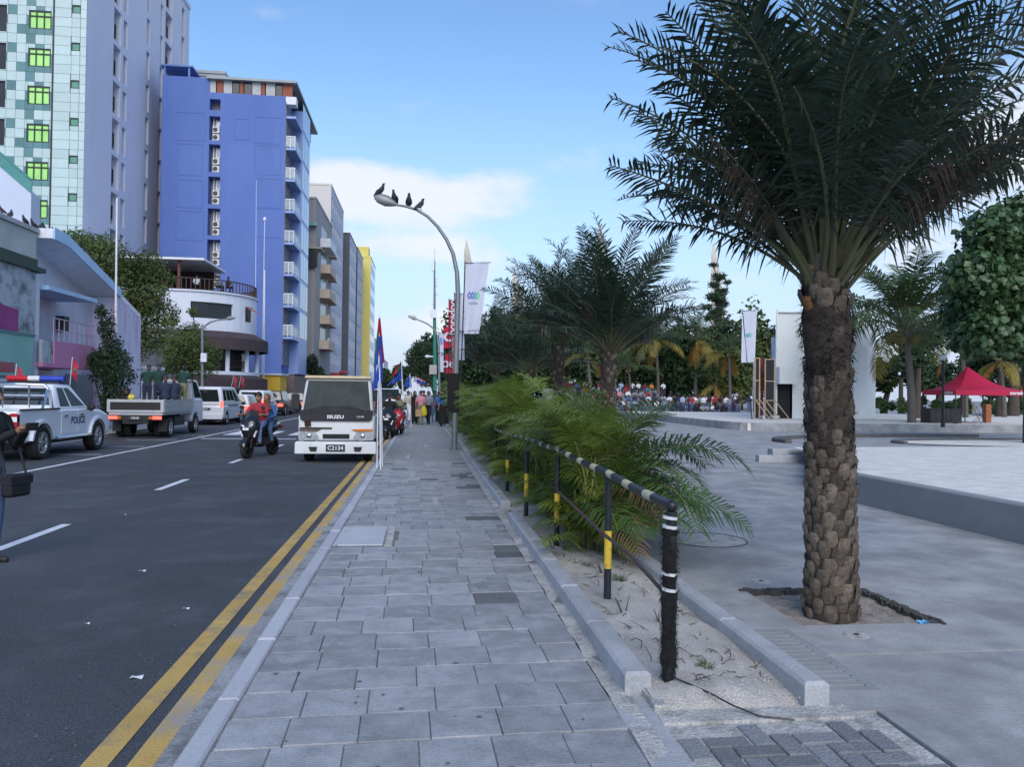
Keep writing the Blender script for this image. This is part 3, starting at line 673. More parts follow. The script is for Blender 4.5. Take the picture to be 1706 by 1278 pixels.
cband(3.55, 3.62, -.5, .06, 'slat_rail', m_wood); cband(3.35, 3.42, -.5, .06, 'slat_rail', m_wood); cband(3.75, 3.82, -.5, .06, 'slat_rail', m_wood)
K.put(MB().bx(-27, -17.6, 57.1, 64.7, -.3, Z3-.01).cyl((-17.6, 60.9, -.3), (-17.6, 60.9, Z3-.012), 3.8, n=28), 'core', M('cafe core', (.12, .12, .13), .9))
fl = MB(); pp = cpath(-.1); fl.add([(x, y, Z3+.05) for x, y in pp]+[(-27, 64.9, Z3+.05)], [tuple(range(len(pp)+1))]); K.put(fl, 'terrace_floor', m_wood)
P = cpath(-.05)
rl = MB(); [rl.tube([(*P[i], Z3+h), (*P[i+1], Z3+h)], .045, 5) for h in (.15, .95) for i in range(len(P)-2)]; K.put(rl, 'terrace_rail', m_wood)
for i in range(len(P)-2):  # balusters
    a, c = Vector(P[i]), Vector(P[i+1]); m_ = max(2, int((c-a).length/.32))
    for k in range(m_):
        p = a.lerp(c, k/m_); K.put(MB().bx(p.x-.03, p.x+.03, p.y-.03, p.y+.03, Z3+.1, Z3+.95), 'baluster', m_wood)
K.put(MB().bx(-27, -15.4, 55.9, 62, Z3+2.15, Z3+2.3), 'terrace_roof', m_bwhite)
for x in (-26, -21.5, -17.2): K.put(MB().bx(x-.09, x+.09, 56.3, 56.5, Z3, Z3+2.15), 'post', M('red brown post', (.12, .04, .035), .7))
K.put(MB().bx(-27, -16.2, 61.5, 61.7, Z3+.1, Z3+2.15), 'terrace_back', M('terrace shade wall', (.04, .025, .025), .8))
m_redaw = M('faded red awning', (.34, .10, .11), .8, .15, 2)
for i in ((-21.3, -18.4),): K.put(MB().add([(i[0], 56.15, 8.05), (i[1], 56.15, 8.05), (i[1], 55.1, 7.55), (i[0], 55.1, 7.55), (i[1], 55.1, 7.4), (i[0], 55.1, 7.4)], [(0, 3, 2, 1), (3, 5, 4, 2)]), 'red_awning', m_redaw)
a_ = cpath(.02)[12:15]; a2_ = cpath(.9)[12:15]
K.put(MB().add([(*a_[0], 7.85), (*a_[1], 7.85), (*a2_[1], 7.4), (*a2_[0], 7.4)], [(0, 3, 2, 1), (0, 1, 2, 3)][:1]), 'red_awning', m_redaw)
K.put(MB().bx(-14.9, -12.35, 68.6, 71.8, 0, 3.0), 'yellow_wall', M('yellow wall', (.62, .38, .045), .7, .05, 1)); K.put(MB().bx(-15.0, -12.2, 68.4, 71.85, 3.0, 3.15), 'wall_cap', m_cafe)
# ---- rough grey wall left of the cafe
Wl = Bld('boundary_wall', 'stained raw grey concrete wall between the bushy tree and the cafe', (-19, 51, 0), 'wall')
Wl.put(MB().bx(-26, -15.6, 51, 51.4, -.3, 4.9), 'wall', M('raw grey concrete', (.16, .165, .175), .9, .25, .7, stain=(.07, .07, .075), sscale=1.2, samt=.7, streak=4)); Wl.put(MB().bx(-26.05, -15.5, 50.9, 51.5, 4.9, 5.1), 'coping', m_conc2)
# ---- derelict pink and white house
DX = -13.25
m_old = M('faded lilac render', (.56, .58, .66), .85, .08, .8, .1, 20, stain=(.50, .28, .44), sscale=.9, samt=.55, sthr=.56, streak=2.5)
m_mould = M('mouldy render', (.40, .45, .50), .9, .15, 1.2, .2, 20, stain=(.03, .035, .04), sscale=1.2, samt=.95, sthr=.47)
m_pinkp = M('pink panel', (.50, .21, .36), .8, .12, .9, stain=(.56, .42, .52), sscale=1.2, samt=.6, sthr=.55, streak=5)
m_mag = M('magenta paint', (.28, .06, .20), .85, .25, 2)
m_fasc = M('pale blue fascia', (.33, .50, .72), .5, .08, 1.5, stain=(.5, .58, .68), sscale=2, samt=.5)
m_mintp = M('mint sign board', (.22, .42, .38), .6, .1, 1)
D = Bld('derelict_house', 'derelict pink and white house with a sloping blue fascia and mould stains', (DX, 30, 0))
# left unit: rough wall with sign board and roller shutter
D.put(MB().prism([(20, -.3), (28.0, -.3), (28.0, 5.55), (20, 6.3)], 'x', DX-.25, DX), 'mouldy_wall', m_mould)
D.put(MB().bx(DX-.02, DX+.03, 20.5, 27.2, 3.25, 4.35), 'magenta_paint', m_mag) if False else D.put(MB().grid(lambda u, v: (DX+.008, 22+4.9*u, 3.45+(1.0-.25*math.sin(u*9))*v*(1 if u < .95 else .8)), 10, 2), 'magenta_patch', m_mag)
D.put(MB().bx(DX, DX+.16, 20.5, 27.6, 2.0, 3.35), 'sign_board', m_mintp); D.put(MB().bx(DX, DX+.2, 20.4, 27.7, 3.35, 3.42), 'board_trim', MT['teal wall tile'])
D.put(MB().bx(DX+.161, DX+.175, 25.5, 26.4, 2.1, 2.42), 'small_notice', m_redaw)
for k in range(14): D.put(MB().bx(DX, DX+.05, 20.5, 27.4, .1+k*.13, .1+k*.13+.11), 'shutter_slat', m_bwhite)
D.put(MB().bx(DX-.3, DX+.1, 20, 27.9, 5.7, 6.0).bx(DX-.3, DX+.15, 25.5, 28.4, 5.6, 5.75), 'gutter', M('mossy gutter', (.05, .075, .06), .8))
# main wall, recessed, with balcony
D.put(MB().prism([(28.0, -.3), (37.9, -.3), (37.9, 5.15), (31.0, 7.0), (28.0, 7.0)], 'x', DX-1.6, DX-1.3), 'main_wall', m_old)
D.put(MB().bx(DX-9, DX-1.61, 20, 37.9, -.3, 5.1), 'core', m_old)
D.put(MB().prism([(28.05, -.3), (28.05, 5.3), (28.3, 5.3), (28.3, -.3)], 'x', DX-1.3, DX), 'pier', m_old)
D.put(MB().prism([(20, 5.2), (29.15, 5.2), (29.15, 7.15), (20, 7.15)], 'x', DX-1.2, DX-.55), 'parapet', M('mossy parapet', (.42, .47, .45), .9, .12, 1, stain=(.2, .3, .42), sscale=1.2, samt=.5, sthr=.58))
D.put(MB().bx(DX-9, DX-.45, 20, 29.15, 7.15, 7.3), 'flat_roof', m_conc2)
rfp = [(29.2, 7.35), (30.3, 7.25), (37.9, 5.15), (37.9, 4.95), (30.3, 6.9), (29.2, 7.0)]
D.put(MB().prism(rfp, 'x', DX-9, DX-.02), 'roof', m_bwhite)
D.put(MB().prism([(29.2, 7.4), (30.3, 7.32), (35.4, 5.97), (35.4, 5.62), (30.3, 6.92), (29.2, 6.97)], 'x', DX-.02, DX+.05), 'fascia', m_fasc)
D.put(MB().prism([(35.2, -.3), (35.2, 5.62), (38, 4.9), (38, -.3)], 'x', DX-1.3, DX-.021), 'end_wall', M('streaked pink render', (.56, .55, .66), .85, .08, .8, stain=(.42, .16, .38), sscale=1.4, samt=.8, sthr=.5, streak=9))
D.put(MB().bx(DX-1.3, DX+.25, 28.4, 32.4, 5.05, 5.2), 'canopy', m_fasc)
bal = D.put(MB().bx(DX-1.3, DX+.25, 28.1, 32.2, 2.35, 2.5).bx(DX+.15, DX+.25, 28.9, 32.2, 2.5, 3.3).bx(DX-1.3, DX+.15, 32.1, 32.2, 2.5, 3.3), 'balcony', m_pinkp)
MB().bx(DX+.1, DX+.2, 28.1, 28.9, 2.5, 3.28).obj('stained_end', m_mould, bal)
rg = MB()
for k in range(9): rg.tube([(DX+.2, 28.9+k*.41, 3.3), (DX+.2, 28.9+k*.41, 4.1)], .018, 5)
rg.tube([(DX+.2, 28.9, 4.1), (DX+.2, 32.2, 4.1)], .022, 5); rg.tube([(DX+.2, 28.9, 3.7), (DX+.2, 32.2, 3.7)], .016, 5); rg.obj('railing', M('pink rail', (.5, .34, .5), .7), bal)
ms_ = MB()
for k in range(26): ms_.bx(DX-1.0, DX-.96, 32.6+k*.1, 32.66+k*.1, .1, 2.2)
D.put(ms_, 'gate_bars', M('grey gate', (.25, .26, .28), .6)); D.put(MB().bx(DX-1.25, DX-1.2, 28.4, 32.5, .1, 2.3), 'door', m_bwhite)
D.put(MB().bx(DX-1.3, DX-1.0, 32.4, 32.9, 3.9, 4.5), 'meter_box', MT['mossy gutter'])
D.put(MB().bx(DX-2.6, DX-1.5, 30.0, 31.6, 5.25, 5.7), 'debris', M('dry thatch', (.16, .12, .085), .95, .4, 8))
# roof wedge of the neighbouring pale house with green railing
Nn = Bld('pale_house', 'pale blue stepped roof with a teal railing behind the derelict house', (-20, 45, 0))
a, c = at(-60, 225, 45), at(52, 322, 45)
Nn.put(MB().prism([(a.x, 0), (c.x, 0), (c.x, c.z), (a.x, a.z)], 'y', 45, 46), 'wall', M('pale blue render', (.50, .56, .68), .8, .05, .4))
b = MB(); q0, q1 = Vector((a.x, 44.97, a.z)), Vector((c.x, 44.97, c.z)); b.tube([q0+Vector((0, 0, .75)), q1+Vector((0, 0, .75))], .06, 6); b.add([q0, q1, q1+Vector((0, 0, .7)), q0+Vector((0, 0, .7))], [(0, 1, 2, 3)])
Nn.put(b, 'railing', M('teal railing', (.07, .25, .24), .6))
# white porch building beside the climbing plant, behind the flatbed
Wp = Bld('white_porch', 'small white arched porch behind the flatbed truck', (-12.2, 36, 0))
p = at(205, 640, 39); q = at(248, 640, 39)
Wp.put(MB().bx(p.x, q.x, 39, 41, -.2, 2.6).bx(p.x, q.x+.1, 38.9, 41, 2.6, 2.75), 'wall', m_cafe); Wp.put(MB().bx(p.x+.35, q.x-.35, 38.95, 39, 0, 2.1), 'door', M('grey door', (.2, .21, .22), .6)); Wp.put(MB().bx(p.x+.2, p.x+.33, 38.9, 39, 0, 2.3).bx(q.x-.33, q.x-.2, 38.9, 39, 0, 2.3), 'pilaster', m_bwhite)
# ---- the row beyond the blue block
def rowbld(name, label, pxl, pxc, ptop, Y, depth, wallm, sidem, xleft=-26, floors=9, style='win', fp=3.0):
    cx = at(pxc, ptop, Y); b = Bld(name, label, (cx.x, Y, 0)); H_ = cx.z; X1 = cx.x
    b.put(MB().bx(xleft, X1-.35, Y, Y+depth, -.3, H_), 'core', wallm)
    ops = []
    if style in ('win', 'glass'):
        for k in range(1, floors):
            z = H_-fp*k-.2
            if z < 3.5: break
            u = .9
            while u+1.3 < depth-.4: ops.append((u, u+1.2, z+.4, z+2.0)); u += 2.3 if style == 'win' else 1.5
    b.facade((X1, Y, 0), PI/2, depth, H_, ops, .2, sidem, 'street_wall')
    b.put(MB().bx(X1-.36, X1-.002, Y-.02, Y+.0, -.3, H_), 'corner_strip', wallm)
    for o in ops: b.window((X1, Y, 0), PI/2, o, .12, m_frame if style == 'glass' else m_bwhite, m_glassb if style == 'glass' else m_glassd, 2, 1, .07)
    b.put(MB().bx(xleft, X1+.05, Y-.06, Y+depth, H_, H_+.25), 'parapet', wallm)
    return b, X1, H_
m_beige = M('grey beige render', (.34, .325, .315), .85, .1, .25, stain=(.24, .23, .22), sscale=.5, samt=.5, streak=6); m_cream = M('cream render', (.60, .585, .55), .8, .04, .2, stain=(.5, .49, .47), sscale=.4, samt=.4, streak=6)
m_lav = M('pale street render', (.52, .54, .62), .8, .05, .3); m_dgrey = M('dark grey render', (.10, .105, .125), .7, .1, .3); m_slate = M('slate cladding', (.05, .055, .075), .4, .1, .3); m_yelb = M('lemon render', (.66, .57, .17), .8, .05, .2); m_balc = M('peach balcony', (.50, .41, .33), .8, .08, .5)
b1, X1, H1 = rowbld('beige_balcony_block', 'weathered beige block with stacked peach balconies', 0, 527, 332, 88, 15, m_beige, m_beige, floors=0)
for k in range(7):
    z = H1-4.6-3.0*k
    if z < 4: break
    s_ = b1.put(MB().bx(X1, X1+1.15, 92+(k % 2)*.4, 98, z, z+1.05), 'balcony', m_balc if k else m_bwhite)
    MB().bx(X1-.02, X1+.02, 92.5, 97.5, z+1.06, z+2.7).obj('balcony_door', m_glassd, s_)
    b1.put(MB().bx(X1, X1+.9, 99.5, 102, z+.2, z+.3), 'sunshade', m_balc)
    b1.put(MB().bx(X1, X1+.04, 99.6, 102, z+.5, z+1.9), 'window', m_glassd)
b1.put(MB().bx(-26, X1+.7, 87.4, 90, 17.6, 17.75), 'roof_slab', m_balc); b1.put(MB().bx(X1-2.4, X1+.3, 87.5, 87.6, 15.5, 17.5), 'open_loggia', m_frame); b1.put(MB().bx(X1-2.9, X1+.2, 87.2, 87.9, H1-3.1, H1-2.7), 'green_canopy', MT['teal wall tile'] if False else m_mintp)
rowbld('cream_tower', 'tall cream block with narrow paired windows above the beige balconies', 0, 552, 309, 105, 16, m_cream, m_lav, floors=10)
rowbld('charcoal_block', 'dark grey rounded block with pale bay windows', 0, 583, 390, 124, 12, m_dgrey, m_lav, floors=10)
rowbld('slate_block', 'slim slate black block with floor bands', 0, 596, 414, 138, 12, m_slate, m_lav, floors=10, style='glass')
yb, YX, YH = rowbld('lemon_block', 'lemon yellow tower block at the end of the street', 0, 618, 429, 152, 14, m_yelb, m_glassb, floors=10)
yb.put(MB().bx(YX-3, YX-.5, 152.5, 156, YH+.25, YH+2.2), 'stair_head', m_yelb)
rowbld('far_block', 'low pale block past the lemon tower', 0, 620, 560, 185, 20, m_lav, m_cream, floors=4)
rowbld('farther_block', 'distant dull white block closing the street', 0, 640, 600, 230, 25, m_cream, m_lav, floors=4)
# shops at street level under the far row
rs = Bld('red_shop_front', 'bright red shop front under the far buildings', (-11.3, 108, 0))
rs.put(MB().bx(-12.5, -11.3, 106, 112, 0, 4.2), 'front', M('red shop', (.45, .04, .05), .5)); rs.put(MB().bx(-11.3, -11.27, 107, 109, .5, 3.4), 'window', m_glassb); rs.put(MB().bx(-11.3, -10.6, 105.8, 112.4, 4.2, 4.5), 'awning', MT['red shop'])
ds = Bld('shop_awning', 'dark shop awning below the beige balcony block', (-11.6, 90, 0))
ds.put(MB().prism([(88, 3.2), (100, 3.2), (100, 3.6), (88, 3.6)], 'x', -12.4, -10.9), 'awning', m_aw); ds.put(MB().bx(-12.4, -12.1, 88, 100, 0, 3.2), 'front', m_glassd)
# ---- white marquee on the sand terrace
ml, mr_ = gr(1293, 697, TZ), gr(1460, 695, TZ)
Q = Bld('marquee', 'large white fabric marquee hall with a dark doorway on the sand', (ml.x, ml.y, TZ), 'marquee')
m_marq = M('white marquee fabric', (.62, .66, .66), .7, .05, .4, .1, 6, stain=(.52, .56, .56), sscale=.6, samt=.4, streak=4)
mh = at(1300, 520, ml.y).z; y0 = ml.y
xl, xr = ml.x, at(1462, 600, y0+2).x
prof = [(xl, y0), (xl+.05, y0-.0), (xl+2.3, y0-.25), (xl+4.2, y0-.2), (xr-1.6, y0+.5), (xr-.5, y0+1.4), (xr, y0+3.0), (xr+1, y0+12), (xl*1.27, y0+12)]
dpx = at(1313, 640, y0); dz = dpx.z
door = (xl+.02, dpx.x)
b = MB(); n = len(prof)
for i in range(n):
    a, c = prof[i], prof[(i+1) % n]; zt1 = mh-.0 if a[0] < xl+3 else mh-.55; zt2 = mh if c[0] < xl+3 else mh-.55
    z_b = TZ if i not in (1,) else dz
    b.add([(*a, z_b), (*c, z_b), (*c, zt2), (*a, zt1)], [(0, 1, 2, 3)])
b.add([(*p, mh if p[0] < xl+3 else mh-.55) for p in prof], [tuple(range(n))])
b.add([(prof[1][0]+.9, prof[1][1]-.1, TZ), (prof[2][0], prof[2][1], TZ), (prof[2][0], prof[2][1], dz), (prof[1][0]+.9, prof[1][1]-.1, dz)], [(0, 1, 2, 3)])
Q.put(b, 'fabric_wall', m_marq)
Q.put(MB().grid(lambda u, v: (xl+.02+.9*u, y0+.12+.04*math.sin(u*25), TZ+(dz-TZ)*v), 30, 1), 'door_curtain', M('black drape', (.02, .022, .025), .8))
Q.put(MB().bx(xl-.12, xl+.95, y0-.65, y0-.06, dz, dz+1.0), 'awning_box', m_marq)
Q.put(MB().tube([(xl-.02, y0-.05, TZ), (xl-.02, y0-.05, mh+.15)], .06, 6).tube([(xl, y0-.08, mh), (xl+2.3, y0-.33, mh)], .05, 6), 'frame_pole', m_bwhite)
# ---- four tall cream spires of the mosque beyond the trees
m_spire = M('cream spire', (.66, .60, .50), .7, .05, .3)
for px, ptip, wpx, Y, lab in ((782, 398, 9, 130, 'cream spire rising beside the big white banner'), (862, 445, 8, 125, 'slim cream spire over the short palms'), (1003, 365, 8, 125, 'cream spire hidden among the tall palm fronds'), (1193, 403, 9, 130, 'cream spire standing by the lone dark pine')):
    t = at(px, ptip, Y); sp = thing('spire', lab, 'spire', (t.x, Y, -.1)); w_ = wpx/1280*Y/2*1.9
    MB().add([(-w_, 0, 0), (0, -w_, 0), (w_, 0, 0), (0, w_, 0), (-w_, 0, t.z*.93), (0, -w_, t.z*.88), (w_, 0, t.z*.80), (0, w_, t.z*.88), (-w_*.55, 0, t.z+.1)], [(0, 1, 5, 4), (1, 2, 6, 5), (2, 3, 7, 6), (3, 0, 4, 7), (4, 5, 8), (5, 6, 8), (6, 7, 8), (7, 4, 8)]).obj('blade', m_spire, sp)
    MB().add([(w_*1.1, .3, 0), (w_*1.9, .3, 0), (w_*1.5, 1.2, 0), (w_*1.1, .3, t.z*.86), (w_*1.9, .3, t.z*.60), (w_*1.5, 1.2, t.z*.6)], [(0, 1, 4, 3), (1, 2, 5, 4), (2, 0, 3, 5), (3, 4, 5)]).obj('rear_blade', m_spire, sp)
# ================================================================ PLANTS
m_dleaf = M('date palm leaf', (.030, .054, .034), .45, .25, 2, rand=.25, sss=.22, spec=.5)
m_dst = M('palm stalk', (.095, .10, .05), .6, .2, 3)
m_aleaf = M('areca leaf', (.135, .19, .028), .45, .3, 2, rand=.38, sss=.3, spec=.5); m_aleaf2 = M('areca dark leaf', (.07, .135, .03), .45, .25, 2, rand=.3, sss=.3); m_aold = M('withered frond', (.16, .10, .05), .8, .3, 4, sss=.15)
m_cleaf = M('coconut leaf', (.065, .105, .035), .45, .25, 1, rand=.25, sss=.3); m_cyel = M('coconut yellow leaf', (.23, .19, .04), .5, .25, 1, rand=.25, sss=.3); m_corg = M('coconut dying leaf', (.34, .17, .03), .6, .2, 1, rand=.2, sss=.25)
m_ddry = M('dry date leaf', (.07, .054, .042), .85, .3, 6, sss=.1)
m_bark = M('palm bark', (.040, .031, .025), .95, .4, 12, .8, 60); m_base = M('leaf base', (.135, .108, .083), .92, .45, 26, .9, 90, rand=.35, stain=(.035, .028, .023), sscale=16, samt=.8, sthr=.55, streak=4); m_based = M('dark leaf base', (.09, .07, .055), .95, .5, 26, .9, 90, rand=.35, stain=(.02, .016, .014), sscale=16, samt=.8, sthr=.5, streak=4); m_cut = M('orange leaf cut', (.20, .085, .03), .85, .3, 20, rand=.2); m_fib = M('palm fibre', (.022, .018, .015), .95, .4, 15)
def frond(name, L, e0, droop, npair, ll, lw, mats, seed, start=.15, vee=.5, fwd=.75, ldroop=.25, rw=.018, curl=0.0, dead=0.0, vr=.18):
    r = random.Random(seed); b = MB(); K_ = 14; pts = [Vector((0, 0, 0))]; ang = []
    for i in range(K_):
        s = i/K_; a = e0-droop*s**1.35; ang.append(a); pts.append(pts[-1]+Vector((curl*math.sin(s*3)*L/K_, math.cos(a)*L/K_, math.sin(a)*L/K_)))
    ang.append(e0-droop)
    b.tube(pts, [(rw*(1-.85*i/K_), rw*.7*(1-.8*i/K_)) for i in range(K_+1)], 5, 1)
    for k in range(npair):
        s = start+(1-start)*(k+.3)/npair; f = s*K_; i = min(int(f), K_-1); p = pts[i].lerp(pts[i+1], f-i); a = ang[i]
        t = (pts[i+1]-pts[i]).normalized(); nrm = Vector((0, -t.z, t.y)); q = (s-start)/(1-start)
        ln = ll*(.35+.65*math.sin(PI*min(1, .18+q*.80)))*(1-.35*q)
        for sd in (-1, 1):
            fw = fwd*(.75+.5*q)+r.uniform(-.15, .15); d = (Vector((sd, 0, 0))+t*fw+nrm*(vee*(1-.5*q)+r.uniform(-vr, vr))).normalized()
            l_ = ln*r.uniform(.82, 1.12); w_ = lw*(.7+.3*math.sin(PI*q))
            if r.random() < dead: d = (d+Vector((0, 0, -1.2))).normalized(); l_ *= .8
            sid = d.cross(nrm).normalized()*w_*.5; dr = Vector((0, 0, -ldroop*l_))
            m1 = p+d*l_*.5+dr*.22; tip = p+d*l_*.95+dr; fold = nrm*w_*.25
            b.add([p-sid*.5, p+sid*.5, m1+sid+fold, m1-sid+fold, tip], [(0, 1, 2, 3), (3, 2, 4)], 0)
    return b.mesh(name, mats)
def rot3(o, z, x=0.0, y=0.0): o.rotation_euler = (x, y, z)
# ---- date palms
DF = [frond('frond', 2.3, R(84), R(34), 44, .52, .028, [m_dleaf, m_dst], 1, .22, .35, .75, .10, .026, .1, 0, .55),
      frond('frond', 2.3, R(77), R(52), 46, .50, .027, [m_dleaf, m_dst], 2, .22, .35, .7, .12, .026, -.12, 0, .55),
      frond('frond', 2.2, R(68), R(62), 46, .50, .027, [m_dleaf, m_dst], 3, .22, .35, .7, .14, .026, .22, 0, .55),
      frond('frond', 2.05, R(58), R(62), 44, .47, .027, [m_dleaf, m_dst], 4, .22, .35, .65, .16, .026, -.22, .05, .55),
      frond('frond', 1.85, R(50), R(46), 40, .44, .025, [m_dleaf, m_dst], 5, .27, .3, .65, .22, .024, .15, .2, .5),
      frond('frond', 1.6, R(52), R(30), 46, .32, .016, [m_ddry, m_dst], 6, .4, .3, .5, .6, .02, 0, .6)]
def leafbase_mesh(mat, nm='leaf_base', s=1.0):
    b = MB(); W, Hh = .060*s, .094*s    # a bulging shield of old petiole, proud at the top where it was cut
    def fn(u, v):
        x = 2*u-1; z = 2*v-1; wd = W*(1.0-.42*max(0, -z)**1.6-.16*max(0, z)**2); bulge = max(0, 1-x*x)**.3*(.30+.70*min(1, (z+1)/1.5))*(1 if z < .95 else .55)
        return (x*wd, .036*s*bulge*(1-max(0, -z)**3), z*Hh-.012*s*abs(x)**3*(1 if z > 0 else -1))
    b.grid(fn, 5, 5, flip=True); n0 = len(b.v)
    b.add([fn(i/5, 1) for i in range(6)]+[(fn(i/5, 1)[0]*.8, -.01, Hh*.9) for i in range(6)], [(i, i+1, i+7, i+6) for i in range(5)])
    return b.mesh(nm, mat, 50)
lbm = [leafbase_mesh(m_base, s=.90), leafbase_mesh(m_base, s=1.0)]; lbd = [leafbase_mesh(m_based, s=.86), leafbase_mesh(m_based, s=.98)]; lbc = leafbase_mesh(m_cut, s=.85)
def date_palm(label, loc, h, r0, nf, fs=1.0, bases=260, seed=1, lean=(0, 0), group='date palms on the plaza', spread=0.0, top_cut=True):
    r = random.Random(seed); t = thing('date_palm', label, 'palm tree', loc, r.uniform(0, 6), group); t.rotation_euler.z = 0
    def cx(z): q = z/h; return Vector((lean[0]*q*q, lean[1]*q*q, z))
    def rad(z): q = z/h; return r0*(1.0-.14*q+.10*max(0, 1-q*9)+.13*math.exp(-((q-.80)/.07)**2))
    zs = [h*i/26 for i in range(27)]
    MB().tube([cx(z) for z in zs], [rad(z)*.97 for z in zs], 18).obj('trunk', m_bark, t, smooth=60)
    for i in range(bases):
        q = (i+.5)/bases; z = .0+(h-.07)*q; a = i*2.39996+r.uniform(-.1, .1); fib = .70 < q < .86
        if (fib and r.random() < .6) or (q > .45 and r.random() < .22): continue
        p = cx(z)+Vector((math.cos(a), math.sin(a), 0))*rad(z)*.94
        cut = top_cut and q > .86 and r.random() < .22
        o = ob('leaf_base', lbc if cut else r.choice(lbm if q+r.uniform(-.09, .09) < (.46 if top_cut else 1.2) or q > .86 else lbd), t, p); o.rotation_euler = (R(-6 if q < .7 else -14)+r.uniform(-.08, .08), r.uniform(-.07, .07), a-PI/2); s = (r0/.215)*r.uniform(.85, 1.12)*(1 if q < .88 else 1.15)*(1 if r.random() < .85 else .75)
        o.scale = (s*1.06, s, s*1.10)
    fb = MB()      # shaggy fibre collar
    for i in range(1500 if r0 < .179 else 260):
        z = h*r.uniform(.66, .97) if r.random() < .6 else h*r.uniform(.36, .72); a = r.uniform(0, 2*PI); rr = rad(z); p = cx(z)+Vector((math.cos(a), math.sin(a), 0))*rr
        sg = r.choice((-1, 1)); d = Vector((math.cos(a+sg*r.uniform(.7, 1.5)), math.sin(a+sg*r.uniform(.7, 1.5)), r.uniform(-1.0, .5))).normalized()*r.uniform(.03, .12)*r0/.2; n = d.cross(Vector((0, 0, 1))).normalized()*r.uniform(.003, .009); fb.add([p-n, p+n, p+d], [(0, 1, 2)])
    fb.obj('trunk_fibre', m_fib, t, kind='stuff')
    for i in range(nf):
        q = (i+.5)/nf; a = i*2.39996+r.uniform(-.2, .2); v = min(4, int(q*5)) ; me = DF[v]
        o = ob('frond', me, t, cx(h-.03-.20*q*fs)+Vector((math.cos(a), math.sin(a), 0))*r0*(.25+.55*q)); rot3(o, a-PI/2, r.uniform(-.14, .14)-spread*q, r.uniform(-.5, .5)); s = fs*r.uniform(.8, 1.12); o.scale = (s, s, s)
    for i in range(5):
        a = r.uniform(0, 6.28); o = ob('dry_frond', DF[5], t, cx(h-.25*fs)+Vector((math.cos(a), math.sin(a), 0))*r0*.9); rot3(o, a-PI/2, 0, r.uniform(-.3, .3)); o.scale = (fs*.9,)*3
    for i in range(26 if r0 > .15 else 12):     # thin spines at the foot of the stalks
        pass
    return t
date_palm('big date palm with a scaly trunk rising from a square pit in the plaza floor', gr(1384, 1022)+Vector((0, 0, -.05)), 2.72, .178, 92, 1.0, 270, 3, (-.07, 0))
def palm_at(label, pxt, ptop, Y, r0, nf, fs, seed, bases=130, spread=0.0, z=0.0):
    p = at(pxt, ptop, Y); return date_palm(label, (p.x, Y, z), p.z-z, r0, nf, fs, bases, seed, (0, 0), spread=spread, top_cut=False)
palm_at('full dark date palm with a thick trunk standing behind the areca hedge', 1014, 572, 18.5, .20, 60, 1.35, 5, 150, .30)
palm_at('slimmer date palm with upright fronds next to the full dark one', 931, 560, 23, .19, 44, 1.25, 6, 130, .1)
palm_at('short date palm with splayed feathery fronds close to the white banner', 884, 612, 30, .19, 38, 1.3, 7, 60, .3)
palm_at('short bushy date palm overlapping the hedge beside the flags', 826, 612, 36, .19, 38, 1.4, 8, 50, .3)
# ---- areca clumps in the planter
m_ast = M('areca stalk', (.22, .21, .05), .5, .2, 4)
AF = [frond('frond', 1.35, R(80), R(85), 36, .46, .018, [m_aleaf, m_ast], 21, .30, .6, .55, .3, .011),
      frond('frond', 1.45, R(72), R(115), 38, .48, .018, [m_aleaf, m_ast], 22, .30, .6, .55, .35, .011, .15),
      frond('frond', 1.5, R(62), R(120), 38, .48, .018, [m_aleaf2, m_ast], 23, .28, .6, .55, .4, .011, -.15),
      frond('frond', 1.3, R(48), R(100), 36, .46, .018, [m_aleaf2, m_ast], 24, .25, .5, .5, .45, .011, .1),
      frond('frond', .85, R(42), R(85), 28, .36, .020, [m_aleaf, m_ast], 25, .25, .4, .6, .35, .009),
      frond('frond', 1.2, R(40), R(105), 30, .32, .012, [m_aold, m_aold], 26, .3, .3, .5, .6, .009)]
ra = random.Random(9)
def areca(label, x, y, s, nf, seed):
    r = random.Random(seed); t = thing('areca_palm', label, 'palm shrub', (x, y, .04), 0, 'areca palms in the planter')
    st_ = MB()
    for k in range(9):
        a = r.uniform(0, 6.28); q = r.uniform(.02, .18); st_.tube([(q*math.cos(a), q*math.sin(a), -.05), (q*1.3*math.cos(a), q*1.3*math.sin(a), .28*s), (q*1.6*math.cos(a), q*1.6*math.sin(a), .5*s)], [.018, .014, .009], 6)
    st_.obj('stems', m_dst, t)
    for i in range(nf):
        q = (i+.5)/nf; a = i*2.39996+r.uniform(-.3, .3); v = [0, 0, 1, 1, 2, 2, 3, 3, 4, 4][int(q*10)]
        if r.random() < .06: v = 5
        left = math.cos(a) < -.1
        if left: v = (0, 1, 4)[i % 3]
        o = ob('frond', AF[v], t, (r.uniform(-.14, .14), r.uniform(-.2, .2), r.uniform(.05, .42)*s*(1-.6*q))); rot3(o, a-PI/2, r.uniform(-.15, .15)+(.12 if left else 0), r.uniform(-.3, .3)); k = s*r.uniform(.75, 1.1)*(.72 if left else 1); o.scale = (k, k, k)
        if left and v != 4: o.location.z += .35*s
    for i in range(26 if y < 8 else 16 if y < 14 else 8):      # young fronds low on the clump
        a = i*2.4+r.uniform(-.4, .4); o = ob('frond', AF[4], t, (r.uniform(-.2, .2), r.uniform(-.3, .3), r.uniform(.0, .28))); rot3(o, a-PI/2, r.uniform(-.2, .3), r.uniform(-.3, .3)); k = r.uniform(.55, .95)*(.8 if math.cos(a) < 0 else 1)*(1.25 if y < 8 else 1); o.scale = (k, k, k)
    return t
areca('areca palm at the open end of the planter with fronds drooping over the plaza', 1.74, 7.6, 1.2, 66, 1)
alab = 'leafy areca palm in the hedge along the planter'
